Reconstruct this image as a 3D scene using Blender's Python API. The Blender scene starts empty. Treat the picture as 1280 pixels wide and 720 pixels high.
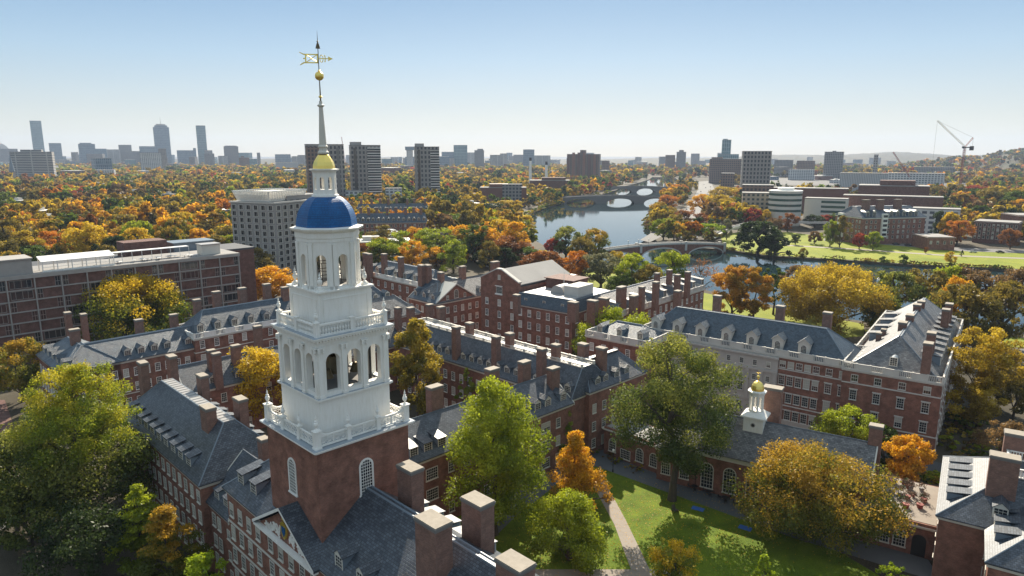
import bpy, math, random
import numpy as np
from mathutils import Matrix, Vector
random.seed(7); rng = np.random.default_rng(7)
sc = bpy.context.scene
COL = sc.collection
R = math.radians
# ------------------------------------------------------------------ camera
F = 853.3; PITCH = R(11.0); H = 60.0
cam_d = bpy.data.cameras.new('camera'); cam_d.sensor_width = 36; cam_d.lens = 36 * F / 1280
cam_d.clip_start = 1; cam_d.clip_end = 60000
cam = bpy.data.objects.new('camera', cam_d); COL.objects.link(cam)
cam.location = (0, 0, H); cam.rotation_euler = (R(90) - PITCH, 0, 0); sc.camera = cam
# ------------------------------------------------------------------ sky, sun, exposure
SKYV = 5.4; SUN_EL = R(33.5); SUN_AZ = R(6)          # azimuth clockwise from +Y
w = bpy.data.worlds.new('World'); sc.world = w; w.use_nodes = True
nt = w.node_tree; nt.nodes.clear()
sky = nt.nodes.new('ShaderNodeTexSky'); sky.sky_type = 'NISHITA'; sky.sun_disc = False
sky.sun_elevation = SUN_EL; sky.sun_rotation = SUN_AZ
sky.altitude = 60; sky.air_density = 1.0; sky.dust_density = 0.5; sky.ozone_density = 2.0
bg = nt.nodes.new('ShaderNodeBackground'); bg.inputs[1].default_value = 0.1
wo = nt.nodes.new('ShaderNodeOutputWorld')
# sun glare compressed; upper sky brightened by height as added fill for shaded walls
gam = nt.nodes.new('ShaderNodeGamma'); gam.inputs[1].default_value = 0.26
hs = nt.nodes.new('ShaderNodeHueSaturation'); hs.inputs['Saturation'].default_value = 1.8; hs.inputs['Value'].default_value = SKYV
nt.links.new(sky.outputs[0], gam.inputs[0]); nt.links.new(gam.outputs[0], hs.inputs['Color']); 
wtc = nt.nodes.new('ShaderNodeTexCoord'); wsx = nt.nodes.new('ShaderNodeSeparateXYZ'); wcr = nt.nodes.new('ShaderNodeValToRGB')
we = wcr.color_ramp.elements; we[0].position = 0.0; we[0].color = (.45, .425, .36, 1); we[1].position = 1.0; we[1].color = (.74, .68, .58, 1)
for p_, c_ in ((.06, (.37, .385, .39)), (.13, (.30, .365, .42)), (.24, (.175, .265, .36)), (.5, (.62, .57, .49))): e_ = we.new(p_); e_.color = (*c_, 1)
wmu = nt.nodes.new('ShaderNodeVectorMath'); wmu.operation = 'MULTIPLY'
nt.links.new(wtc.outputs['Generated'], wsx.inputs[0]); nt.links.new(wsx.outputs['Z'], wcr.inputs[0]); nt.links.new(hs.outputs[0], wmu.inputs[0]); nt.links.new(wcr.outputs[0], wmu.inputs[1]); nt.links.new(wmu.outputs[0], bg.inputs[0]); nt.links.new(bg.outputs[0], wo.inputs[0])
sd = bpy.data.lights.new('sun', 'SUN'); sd.energy = 5.0; sd.angle = R(0.53); sd.color = (1.0, 0.90, 0.74)
sun = bpy.data.objects.new('sun', sd); COL.objects.link(sun)
sv = Vector((math.sin(SUN_AZ) * math.cos(SUN_EL), math.cos(SUN_AZ) * math.cos(SUN_EL), math.sin(SUN_EL)))
sun.rotation_euler = sv.to_track_quat('Z', 'Y').to_euler(); sun.location = (0, 300, 400)
vs = sc.view_settings
vs.view_transform = 'Standard'; vs.look = 'None'; vs.gamma = 1; vs.exposure = 1.0; vs.use_curve_mapping = False
sc.cycles.max_bounces = 6; sc.cycles.diffuse_bounces = 3; sc.cycles.glossy_bounces = 3
sc.cycles.transmission_bounces = 3; sc.cycles.transparent_max_bounces = 6; sc.cycles.volume_bounces = 0
sc.cycles.caustics_reflective = False; sc.cycles.caustics_refractive = False
sc.cycles.sample_clamp_indirect = 4; sc.cycles.use_denoising = True

# ------------------------------------------------------------------ survey: where a sight line meets a height
def un(px, py, z=0.0):
    a = (px - 640) / F; b = (360 - py) / F
    dy = math.cos(PITCH) + b * math.sin(PITCH); dz = -math.sin(PITCH) + b * math.cos(PITCH)
    t = (z - H) / dz
    return Vector((a * t, dy * t))
def depth(X, Y, Z):
    return Y * math.cos(PITCH) - (Z - H) * math.sin(PITCH)
def zat(py, X, Y):
    k = (360 - py) / F                       # u/c = k
    # u = Y sinP + d cosP ; c = Y cosP - d sinP
    d = Y * (k * math.cos(PITCH) - math.sin(PITCH)) / (math.cos(PITCH) + k * math.sin(PITCH))
    return H + d

# ------------------------------------------------------------------ materials
def newmat(name):
    m = bpy.data.materials.new(name); m.use_nodes = True
    n = m.node_tree; b = n.nodes['Principled BSDF']
    return m, n, b
def N(n, t, **kw):
    x = n.nodes.new(t)
    for k, v in kw.items(): setattr(x, k, v)
    return x
def plain(name, col, rough=0.7, metal=0.0, var=0.15, scale=0.6, spec=0.5):
    m, n, b = newmat(name)
    tc = N(n, 'ShaderNodeTexCoord'); no = N(n, 'ShaderNodeTexNoise'); no.inputs['Scale'].default_value = scale
    no.inputs['Detail'].default_value = 5
    n.links.new(tc.outputs['Object'], no.inputs['Vector'])
    mx = N(n, 'ShaderNodeMix', data_type='RGBA')
    n.links.new(no.outputs['Fac'], mx.inputs['Factor'])
    mx.inputs['A'].default_value = (*[c * (1 - var) for c in col], 1); mx.inputs['B'].default_value = (*[min(1, c * (1 + var)) for c in col], 1)
    n.links.new(mx.outputs['Result'], b.inputs['Base Color'])
    b.inputs['Roughness'].default_value = rough; b.inputs['Metallic'].default_value = metal
    b.inputs['Specular IOR Level'].default_value = spec
    return m
def bricky(name, c1, c2, mortar, bw, rh, ms, rough=0.8, bump=0.3, off=0.5, blotch=0.4, bias=0.0, spec=0.3, bscale=0.6, smooth=0.1):
    m, n, b = newmat(name)
    uv = N(n, 'ShaderNodeUVMap'); uv.uv_map = 'UVMap'
    br = N(n, 'ShaderNodeTexBrick'); br.offset = off
    n.links.new(uv.outputs[0], br.inputs['Vector'])
    br.inputs['Color1'].default_value = (*c1, 1); br.inputs['Color2'].default_value = (*c2, 1); br.inputs['Mortar'].default_value = (*mortar, 1)
    br.inputs['Scale'].default_value = 1; br.inputs['Mortar Size'].default_value = ms; br.inputs['Mortar Smooth'].default_value = smooth
    br.inputs['Bias'].default_value = bias; br.inputs['Brick Width'].default_value = bw; br.inputs['Row Height'].default_value = rh
    no = N(n, 'ShaderNodeTexNoise'); no.inputs['Scale'].default_value = bscale; no.inputs['Detail'].default_value = 6; no.inputs['Roughness'].default_value = 0.65
    n.links.new(uv.outputs[0], no.inputs['Vector'])
    mr = N(n, 'ShaderNodeMapRange'); mr.inputs['From Min'].default_value = 0.3; mr.inputs['From Max'].default_value = 0.7
    mr.inputs['To Min'].default_value = 1 - blotch; mr.inputs['To Max'].default_value = 1 + blotch
    n.links.new(no.outputs['Fac'], mr.inputs['Value'])
    mu = N(n, 'ShaderNodeVectorMath', operation='SCALE')
    n.links.new(br.outputs['Color'], mu.inputs[0]); n.links.new(mr.outputs[0], mu.inputs['Scale'])
    n.links.new(mu.outputs[0], b.inputs['Base Color'])
    b.inputs['Roughness'].default_value = rough; b.inputs['Specular IOR Level'].default_value = spec
    if bump:
        bp = N(n, 'ShaderNodeBump'); bp.inputs['Strength'].default_value = bump; bp.inputs['Distance'].default_value = 0.05; bp.invert = True
        n.links.new(br.outputs['Fac'], bp.inputs['Height']); n.links.new(bp.outputs[0], b.inputs['Normal'])
    return m
M = {}
M['brick'] = bricky('brick', (0.185, 0.066, 0.042), (0.27, 0.105, 0.07), (0.24, 0.165, 0.13), 0.24, 0.085, 0.012)
M['brick_dark'] = bricky('brick_dark', (0.11, 0.042, 0.034), (0.16, 0.062, 0.048), (0.17, 0.13, 0.11), 0.24, 0.085, 0.012)
M['brick_chimney'] = bricky('brick_chimney', (0.14, 0.062, 0.046), (0.25, 0.12, 0.085), (0.25, 0.18, 0.15), 0.24, 0.085, 0.014, blotch=0.3)
M['slate'] = bricky('slate', (0.04, 0.05, 0.066), (0.095, 0.112, 0.135), (0.018, 0.022, 0.027), 0.42, 0.3, 0.025, rough=0.42, bump=0.6, blotch=0.35, spec=0.5, bscale=0.5)
M['slate_grey'] = bricky('slate_grey', (0.08, 0.08, 0.085), (0.19, 0.19, 0.19), (0.05, 0.05, 0.05), 0.5, 0.35, 0.025, rough=0.5, bump=0.5, blotch=0.25, spec=0.5)
M['slate_blue'] = bricky('slate_blue', (0.03, 0.052, 0.075), (0.07, 0.10, 0.13), (0.02, 0.03, 0.042), 0.4, 0.3, 0.02, rough=0.42, bump=0.5, blotch=0.3, spec=0.5)
def weathered(name, col, dirt, rough=.5):
    m, n, b = newmat(name); tc = N(n, 'ShaderNodeTexCoord'); mp = N(n, 'ShaderNodeMapping'); mp.inputs['Scale'].default_value = (2.2, 2.2, .35); n.links.new(tc.outputs['Object'], mp.inputs[0])
    a = N(n, 'ShaderNodeTexNoise'); a.inputs['Scale'].default_value = 1.3; a.inputs['Detail'].default_value = 8; a.inputs['Roughness'].default_value = .7; n.links.new(mp.outputs[0], a.inputs['Vector'])
    cr = N(n, 'ShaderNodeValToRGB'); e = cr.color_ramp.elements; e[0].position = .3; e[0].color = (*dirt, 1); e[1].position = .56; e[1].color = (*col, 1); n.links.new(a.outputs['Fac'], cr.inputs[0]); n.links.new(cr.outputs[0], b.inputs['Base Color'])
    wv = N(n, 'ShaderNodeTexWave'); wv.bands_direction = 'Z'; wv.wave_profile = 'SAW'; wv.inputs['Scale'].default_value = .9; n.links.new(tc.outputs['Object'], wv.inputs['Vector'])
    bp = N(n, 'ShaderNodeBump'); bp.inputs['Strength'].default_value = .25; bp.inputs['Distance'].default_value = .03; n.links.new(wv.outputs['Fac'], bp.inputs['Height']); n.links.new(bp.outputs[0], b.inputs['Normal'])
    b.inputs['Roughness'].default_value = rough; return m
M['white'] = weathered('white_paint', (0.84, 0.82, 0.77), (0.76, 0.73, 0.66))
M['cream'] = plain('cream_trim', (0.6, 0.57, 0.5), 0.6, var=0.08)
M['stone'] = plain('limestone', (0.45, 0.41, 0.37), 0.8, var=0.15, scale=0.8)
M['stone_pale'] = plain('pale_stone', (0.55, 0.52, 0.47), 0.8, var=0.12)
M['cap_stone'] = plain('weathered_cap_stone', (0.30, 0.26, 0.21), 0.85, var=0.3, scale=2)
M['concrete'] = plain('concrete', (0.33, 0.31, 0.29), 0.85, var=0.2)
M['concrete_dark'] = plain('dark_concrete', (0.17, 0.16, 0.15), 0.85, var=0.2)
M['metal_roof'] = plain('pale_metal_roof', (0.33, 0.32, 0.31), 0.45, var=0.2, scale=0.3)
M['copper'] = plain('lead_grey_metal', (0.16, 0.2, 0.24), 0.4, var=0.15)
M['lead'] = plain('lead_sheet', (0.30, 0.34, 0.38), 0.5, var=0.2, scale=1.5)
M['gold'] = plain('gilding', (0.95, 0.70, 0.20), 0.36, 1.0, var=0.08)
M['bronze'] = plain('bronze', (0.12, 0.09, 0.05), 0.4, 0.9)
M['blue'] = bricky('blue_dome_slates', (0.002, 0.085, 0.25), (0.004, 0.115, 0.32), (0.003, 0.045, 0.17), .35, .22, .02, rough=.45, bump=.4, blotch=.2, spec=.35)
M['black'] = plain('black_metal', (0.02, 0.02, 0.022), 0.5)
M['dark_roof'] = plain('dark_flat_roof', (0.06, 0.065, 0.075), 0.7, var=0.3)
M['grey_roof'] = plain('grey_flat_roof', (0.25, 0.24, 0.23), 0.8, var=0.3, scale=0.15)
M['asphalt'] = plain('asphalt', (0.06, 0.06, 0.062), 0.85, var=0.2, scale=0.5)
M['road_pale'] = plain('worn_concrete_road', (0.15, 0.145, 0.14), 0.9, var=0.15, scale=0.1)
M['path'] = plain('path_stone', (0.26, 0.22, 0.18), 0.85, var=0.2, scale=1.0)
M['bluestone'] = plain('bluestone_paving', (0.10, 0.11, 0.12), 0.7, var=0.2)
M['tent'] = plain('white_canvas', (0.75, 0.74, 0.72), 0.6, var=0.05)
M['bark'] = plain('bark', (0.075, 0.06, 0.045), 0.9, var=0.35, scale=2)
M['red_steel'] = plain('red_steel', (0.28, 0.06, 0.045), 0.6)
M['curtain'] = plain('window_blind', (0.42, 0.39, 0.33), 0.8, var=0.1)
def glassm(name, col, rough=0.08):
    m, n, b = newmat(name)
    b.inputs['Base Color'].default_value = (*col, 1); b.inputs['Roughness'].default_value = rough; b.inputs['Specular IOR Level'].default_value = 0.6
    return m
M['glass'] = glassm('window_glass', (0.018, 0.022, 0.028))
M['glass_blue'] = glassm('bluish_glass', (0.05, 0.10, 0.14), 0.2)
M['green_glass'] = glassm('greenish_glass', (0.03, 0.08, 0.07), 0.15)
def grass_mat(name, c1, c2, scale=0.25):
    m, n, b = newmat(name)
    tc = N(n, 'ShaderNodeTexCoord'); a = N(n, 'ShaderNodeTexNoise'); a.inputs['Scale'].default_value = scale; a.inputs['Detail'].default_value = 8; a.inputs['Roughness'].default_value = 0.7
    n.links.new(tc.outputs['Object'], a.inputs['Vector'])
    cr = N(n, 'ShaderNodeValToRGB'); cr.color_ramp.elements[0].position = 0.35; cr.color_ramp.elements[1].position = 0.68
    cr.color_ramp.elements[0].color = (*c1, 1); cr.color_ramp.elements[1].color = (*c2, 1)
    n.links.new(a.outputs['Fac'], cr.inputs[0])
    a2 = N(n, 'ShaderNodeTexNoise'); a2.inputs['Scale'].default_value = 6; a2.inputs['Detail'].default_value = 3
    n.links.new(tc.outputs['Object'], a2.inputs['Vector'])
    mr = N(n, 'ShaderNodeMapRange'); mr.inputs['From Min'].default_value = 0.35; mr.inputs['From Max'].default_value = 0.65; mr.inputs['To Min'].default_value = 0.7; mr.inputs['To Max'].default_value = 1.25
    n.links.new(a2.outputs['Fac'], mr.inputs[0])
    mu = N(n, 'ShaderNodeVectorMath', operation='SCALE'); n.links.new(cr.outputs[0], mu.inputs[0]); n.links.new(mr.outputs[0], mu.inputs['Scale'])
    n.links.new(mu.outputs[0], b.inputs['Base Color']); b.inputs['Roughness'].default_value = 0.9; b.inputs['Specular IOR Level'].default_value = 0.15
    bp = N(n, 'ShaderNodeBump'); bp.inputs['Strength'].default_value = 0.5; bp.inputs['Distance'].default_value = 0.15
    n.links.new(a2.outputs['Fac'], bp.inputs['Height']); n.links.new(bp.outputs[0], b.inputs['Normal'])
    return m
M['lawn'] = grass_mat('lawn_grass', (0.07, 0.115, 0.008), (0.16, 0.21, 0.015))
M['bank'] = grass_mat('bank_grass', (0.15, 0.19, 0.015), (0.28, 0.29, 0.03), 0.03)
M['land'] = grass_mat('town_ground', (0.045, 0.04, 0.028), (0.12, 0.10, 0.07), 0.02)
def facade(name, wall, glass, bw, rh, ms, wall2=None, rough=0.5, off=0.0, bump=0.0, metal=0):
    m = bricky(name, glass, wall2 or glass, wall, bw, rh, ms, rough=rough, bump=bump, off=off, blotch=0.12, bscale=0.02, smooth=0.0)
    return m
# ------------------------------------------------------------------ mesh builder
class MB:
    def __init__(s): s.v = []; s.f = []; s.mi = []; s.T = Matrix.Identity(4)
    def at(s, T): s.T = T; return s
    def add(s, vs, fs, mi=0):
        o = len(s.v)
        s.v += [tuple(s.T @ Vector(p)) for p in vs]; s.f += [tuple(i + o for i in f) for f in fs]; s.mi += [mi] * len(fs); return s
    def box(s, x0, x1, y0, y1, z0, z1, mi=0):
        return s.add([(x0, y0, z0), (x1, y0, z0), (x1, y1, z0), (x0, y1, z0), (x0, y0, z1), (x1, y0, z1), (x1, y1, z1), (x0, y1, z1)],
                     [(3, 2, 1, 0), (4, 5, 6, 7), (0, 1, 5, 4), (1, 2, 6, 5), (2, 3, 7, 6), (3, 0, 4, 7)], mi)
    def cbox(s, cx, cy, z0, sx, sy, sz, mi=0): return s.box(cx - sx / 2, cx + sx / 2, cy - sy / 2, cy + sy / 2, z0, z0 + sz, mi)
    def prism(s, poly, z0, z1, mi=0):
        n = len(poly)
        vs = [(p[0], p[1], z0) for p in poly] + [(p[0], p[1], z1) for p in poly]
        fs = [tuple(range(n - 1, -1, -1)), tuple(range(n, 2 * n))] + [(i, (i + 1) % n, n + (i + 1) % n, n + i) for i in range(n)]
        return s.add(vs, fs, mi)
    def slab(s, prof, y0, y1, mi=0):      # profile in x,z extruded along y
        n = len(prof)
        vs = [(p[0], y0, p[1]) for p in prof] + [(p[0], y1, p[1]) for p in prof]
        fs = [tuple(range(n)), tuple(range(2 * n - 1, n - 1, -1))] + [((i + 1) % n, i, n + i, n + (i + 1) % n) for i in range(n)]
        return s.add(vs, fs, mi)
    def lathe(s, prof, n=12, cx=0, cy=0, rot=0.0, mi=0, capb=True, capt=True):   # prof [(r,z)...]
        vs = []; fs = []
        for r, z in prof:
            for i in range(n):
                a = rot + 2 * math.pi * i / n; vs.append((cx + r * math.cos(a), cy + r * math.sin(a), z))
        for k in range(len(prof) - 1):
            for i in range(n):
                j = (i + 1) % n; fs.append((k * n + i, k * n + j, (k + 1) * n + j, (k + 1) * n + i))
        if capb: fs.append(tuple(range(n - 1, -1, -1)))
        if capt: fs.append(tuple((len(prof) - 1) * n + i for i in range(n)))
        return s.add(vs, fs, mi)
    def tube(s, p, q, r0, r1=None, n=6, mi=0):
        p = Vector(p); q = Vector(q); r1 = r0 if r1 is None else r1
        d = (q - p)
        if d.length < 1e-6: return s
        d.normalize(); u = d.orthogonal().normalized(); v = d.cross(u)
        vs = []
        for c, r in ((p, r0), (q, r1)):
            for i in range(n):
                a = 2 * math.pi * i / n; vs.append(tuple(c + u * (r * math.cos(a)) + v * (r * math.sin(a))))
        fs = [(i, (i + 1) % n, n + (i + 1) % n, n + i) for i in range(n)] + [tuple(range(n - 1, -1, -1)), tuple(range(n, 2 * n))]
        return s.add(vs, fs, mi)
    def mesh(s, name):
        me = bpy.data.meshes.new(name); me.from_pydata(s.v, [], s.f); me.update()
        for i, p in enumerate(me.polygons): p.material_index = s.mi[i]
        uvl = me.uv_layers.new(name='UVMap'); V = me.vertices; L = me.loops
        Z = Vector((0, 0, 1)); dat = [0.0] * (2 * len(L))
        for p in me.polygons:
            n = p.normal
            if abs(n.z) > 0.97 or n.length < .5: t = Vector((1, 0, 0)); b = Vector((0, 1, 0))
            else: t = Z.cross(n).normalized(); b = n.cross(t)
            for li in p.loop_indices:
                c = V[L[li].vertex_index].co; dat[2 * li] = c.dot(t); dat[2 * li + 1] = c.dot(b)
        uvl.data.foreach_set('uv', dat)
        return me
    def build(s, name, mats, parent=None):
        if not isinstance(mats, (list, tuple)): mats = [mats]
        me = s.mesh(name)
        for m in mats: me.materials.append(m)
        return link(name, me, parent)
def link(name, me, parent=None):
    o = bpy.data.objects.new(name, me); COL.objects.link(o)
    if parent is not None: o.parent = parent
    return o
def tag(o, label=None, cat=None, group=None, kind=None):
    if label and len(label.replace('-', ' ').split()) > 16: print('LONG', label)
    if label: o['label'] = label
    if cat: o['category'] = cat
    if group: o['group'] = group
    if kind: o['kind'] = kind
    return o
def empty(name, xy, rot, label, cat, group=None, z=0.0):
    o = bpy.data.objects.new(name, None); COL.objects.link(o); o.empty_display_size = 1
    o.location = (xy[0], xy[1], z); o.rotation_euler = (0, 0, rot); tag(o, label, cat, group); return o
def put(me, name, parent, loc, rot=0.0, sub=None):
    o = link(name, me, parent); o.location = loc; o.rotation_euler = (0, 0, rot)
    if sub:
        for nm, m2 in sub: link(nm, m2, o)
    return o
def copy_tree(o, parent=None):
    c = o.copy(); COL.objects.link(c); c.parent = parent
    for ch in list(o.children): copy_tree(ch, c)
    return c
# ------------------------------------------------------------------ window kinds: mesh pairs (frame, pane), facing -y, sill at z=0
def mm(mb, name, mats):
    me = mb.mesh(name)
    for m in (mats if isinstance(mats, (list, tuple)) else [mats]): me.materials.append(m)
    return me
def sash(wd, ht, trim, nm='window', lint=0.0, cols=3, rows=4, fw=0.11, bar=0.045):
    f = MB(); h2 = wd / 2
    f.box(-h2 - fw, -h2, -0.09, 0, -0.1, ht + fw); f.box(h2, h2 + fw, -0.09, 0, -0.1, ht + fw)
    f.box(-h2, h2, -0.09, 0, ht, ht + fw); f.box(-h2 - fw - .06, h2 + fw + .06, -0.18, 0.0, -0.2, -0.1); f.box(-h2, h2, -.09, 0, -.1, 0)
    for i in range(1, cols): x = -h2 + wd * i / cols; f.box(x - bar / 2, x + bar / 2, -0.05, -0.02, 0, ht)
    for i in range(1, rows):
        z = ht * i / rows; b2 = bar if i * 2 != rows else bar * 1.7; f.box(-h2, h2, -0.056, -0.015, z - b2 / 2, z + b2 / 2)
    if lint:
        f.box(-h2 - fw - .15, h2 + fw + .15, -.16, 0, ht + fw + .02, ht + fw + .02 + lint)
    p = MB(); p.box(-h2, h2, -0.025, 0, 0, ht)
    q = MB(); q.box(-h2, h2, -0.025, 0, 0, ht * .45); q.box(-h2, h2, -0.03, 0, ht * .45, ht, 1)
    r = MB(); r.box(-h2, h2, -0.03, 0, 0, ht, 1); 
    return (mm(f, nm, trim), [mm(p, 'pane', [M['glass']]), mm(q, 'pane', [M['glass'], M['curtain']]), mm(r, 'pane', [M['glass'], M['curtain']])])
def archpts(wd, spring, n=10, cx=0.0):
    return [(cx + wd / 2 * math.cos(math.pi * i / n), spring + wd / 2 * math.sin(math.pi * i / n)) for i in range(n + 1)]
def archwin(wd, ht, trim, nm='window', fw=0.15, cols=4, bar=0.05):
    sp = ht - wd / 2; f = MB()
    inner = [(wd / 2, 0)] + archpts(wd, sp) + [(-wd / 2, 0)]
    W2 = wd + 2 * fw; outer = [(W2 / 2, 0)] + archpts(W2, sp) + [(-W2 / 2, 0)]
    n = len(inner)
    for i in range(n - 1):
        a, b, c, d = inner[i], inner[i + 1], outer[i + 1], outer[i]
        f.add([(a[0], -.1, a[1]), (b[0], -.1, b[1]), (c[0], -.1, c[1]), (d[0], -.1, d[1]), (a[0], 0, a[1]), (b[0], 0, b[1]), (c[0], 0, c[1]), (d[0], 0, d[1])],
              [(0, 1, 2, 3), (1, 0, 4, 5), (3, 2, 6, 7), (0, 3, 7, 4), (2, 1, 5, 6)])
    f.box(-W2 / 2 - .08, W2 / 2 + .08, -.2, 0, -.18, 0)
    for i in range(1, cols):
        x = -wd / 2 + wd * i / cols; zt = sp + math.sqrt(max(0, (wd / 2) ** 2 - x * x)); f.box(x - bar / 2, x + bar / 2, -.06, -.03, 0, zt)
    k = max(3, int(ht / (wd / cols) / 1.2))
    for i in range(1, k):
        z = ht * i / k; hw = wd / 2 if z < sp else math.sqrt(max(0, (wd / 2) ** 2 - (z - sp) ** 2)); f.box(-hw, hw, -.065, -.025, z - bar / 2, z + bar / 2)
    p = MB(); p.slab(inner, -.02, 0)
    return (mm(f, nm, trim), [mm(p, 'pane', [M['glass']])])
WIN = {'s': sash(1.0, 1.75, M['cream']), 'w': sash(1.0, 1.8, M['white']), 'l': sash(1.15, 2.0, M['stone_pale'], lint=.22),
       'ls': sash(1.15, 1.35, M['stone_pale'], rows=2), 'sm': sash(0.8, 1.2, M['cream'], rows=3), 'wide': sash(2.2, 1.8, M['cream'], cols=6),
       'far': sash(1.2, 1.8, M['cream'], rows=2, cols=1, fw=.13), 'arch': archwin(2.0, 4.6, M['cream']), 'arch2': archwin(1.5, 2.6, M['cream']),
       'farch': archwin(1.6, 3.6, M['stone_pale'])}
def window(kind, parent, loc, rot=0.0, blind=0.4):
    fr, panes = WIN[kind]
    p = panes[0] if len(panes) == 1 or random.random() > blind else random.choice(panes[1:])
    o = link('window', p, parent); o.location = loc; o.rotation_euler = (0, 0, rot)
    link('frame', fr, o)
    return o
# dormer kinds: front at y=0 facing -y, running back d metres
_dc = {}
def dormer_mesh(kind, wd, ht, d, slate):
    k = (kind, round(wd, 2), round(ht, 2), round(d, 1), slate.name)
    if k in _dc: return _dc[k]
    f = MB(); h = wd / 2
    if kind == 'gable':
        rz = ht + wd * .42
        f.box(-h, h, .02, d * .62, 0, ht, 1)
        f.add([(-h, .02, ht), (h, .02, ht), (0, .02, rz)], [(0, 1, 2)], 1)
        for sgn in (-1, 1):
            a = [(sgn * (h + .15), -.15, ht - .1), (0, -.15, rz), (0, d, rz), (sgn * (h + .15), d * .62, ht - .1)]
            b = [(x, y, z + .1) for x, y, z in a]
            f.add(a + b, [(0, 1, 2, 3), (4, 5, 6, 7), (0, 1, 5, 4), (1, 2, 6, 5), (2, 3, 7, 6), (3, 0, 4, 7)], 0)
    elif kind == 'shed':
        f.box(-h, h, .02, d * .7, 0, ht, 1)
        a = [(-h - .15, -.2, ht), (h + .15, -.2, ht), (h + .15, d, ht + .55), (-h - .15, d, ht + .55)]; b = [(x, y, z + .12) for x, y, z in a]
        f.add(a + b, [(3, 2, 1, 0), (4, 5, 6, 7), (0, 1, 5, 4), (1, 2, 6, 5), (2, 3, 7, 6), (3, 0, 4, 7)], 0)
    elif kind == 'round':
        f.slab([(h, 0)] + archpts(wd, ht - h, 8) + [(-h, 0)], .02, d, 1)
    f2 = MB(); fw = .14
    f2.box(-h, -h + fw, -.05, .02, 0, ht); f2.box(h - fw, h, -.05, .02, 0, ht); f2.box(-h + fw, h - fw, -.05, .02, ht - fw, ht); f2.box(-h + fw, h - fw, -.05, .02, 0, fw)
    iw = wd - 2 * fw
    for i in (1, 2): x = -iw / 2 + iw * i / 3; f2.box(x - .025, x + .025, -.02, 0, fw, ht - fw)
    for i in (1, 2, 3): z = fw + (ht - 2 * fw) * i / 4; f2.box(-iw / 2, iw / 2, -.025, .005, z - .025, z + .025)
    if kind == 'gable': f2.add([(-h - .1, -.06, ht), (h + .1, -.06, ht), (0, -.06, ht + wd * .42)], [(0, 1, 2)])
    p = MB(); p.box(-iw / 2, iw / 2, 0.0, .03, fw, ht - fw)
    side = M['white'] if kind == 'ped' else M['copper']
    r = (mm(f, 'dormer', [slate, side]), mm(f2, 'window', M['cream']), mm(p, 'pane', M['glass']))
    _dc[k] = r; return r
def ped_dormer(slate):
    if 'ped' in _dc: return _dc['ped']
    f = MB(); h = 1.2; ht = 2.7; d = 5; rz = ht + 1.0
    f.box(-h, h, 0, d * .55, 0, ht, 1); f.add([(-h, 0, ht), (h, 0, ht), (0, 0, rz)], [(0, 1, 2)], 1)
    for sgn in (-1, 1):
        a = [(sgn * (h + .25), -.25, ht - .15), (0, -.25, rz), (0, d, rz), (sgn * (h + .25), d * .55, ht - .15)]
        b = [(x, y, z + .14) for x, y, z in a]
        f.add(a + b, [(0, 1, 2, 3), (4, 5, 6, 7), (1, 2, 6, 5), (2, 3, 7, 6), (3, 0, 4, 7)], 0)
        f.add([a[0], a[1], b[1], b[0]], [(0, 1, 2, 3)], 1)
    fr, pn = archwin(1.1, 2.0, M['stone_pale'])
    r = (mm(f, 'dormer', [slate, M['stone_pale']]), fr, pn[0]); _dc['ped'] = r; return r
_cc = {}
def chimney_mesh(sx, sy, h):
    k = (round(sx, 1), round(sy, 1), round(h, 1))
    if k in _cc: return _cc[k]
    b = MB(); b.cbox(0, 0, 0, sx, sy, h - .5)
    c = MB(); c.cbox(0, 0, h - .5, sx + .12, sy + .12, .22, 1); c.cbox(0, 0, h - .28, sx + .24, sy + .24, .14, 1); c.cbox(0, 0, h - .14, sx + .1, sy + .1, .14, 0)
    n = max(1, int(round(max(sx, sy) / .9)))
    _cc[k] = (mm(b, 'chimney', M['brick_chimney']), mm(c, 'cap', [M['cap_stone'], M['concrete_dark']])); return _cc[k]
def chimney(parent, O, rot, px, py, zt, sx=1.9, sy=1.3, zb=None, hgt=None):
    p = un(px, py, zt) - Vector(O); c, s = math.cos(-rot), math.sin(-rot)
    x, y = c * p.x - s * p.y, s * p.x + c * p.y
    if zb is None: zb = zt - (hgt or 7)
    b, cp = chimney_mesh(sx, sy, zt - zb)
    o = put(b, 'chimney', parent, (x, y, zb), 0, [('cap', cp)])
    return o
def balustrade_mb(L, h=1.0, post=3.0, solid=False, gap=.34, mb=None, T=None):
    b = mb or MB()
    if T is not None: b.at(T)
    b.box(0, L, -.14, .14, 0, .16); b.box(0, L, -.15, .15, h - .15, h)
    n = max(1, int(round(L / post)))
    for i in range(n + 1): x = L * i / n; b.box(x - .2, x + .2, -.2, .2, 0, h + .08)
    for i in range(n):
        x0 = L * i / n + .2; x1 = L * (i + 1) / n - .2
        if solid and i % 2: b.box(x0, x1, -.1, .1, .16, h - .15); continue
        k = max(1, int((x1 - x0) / gap))
        for j in range(k): x = x0 + (x1 - x0) * (j + .5) / k; b.box(x - .065, x + .065, -.065, .065, .16, h - .15)
    return b
AZT = Matrix.Translation
def rz(a): return Matrix.Rotation(a, 4, 'Z')
SX = {}
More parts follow.
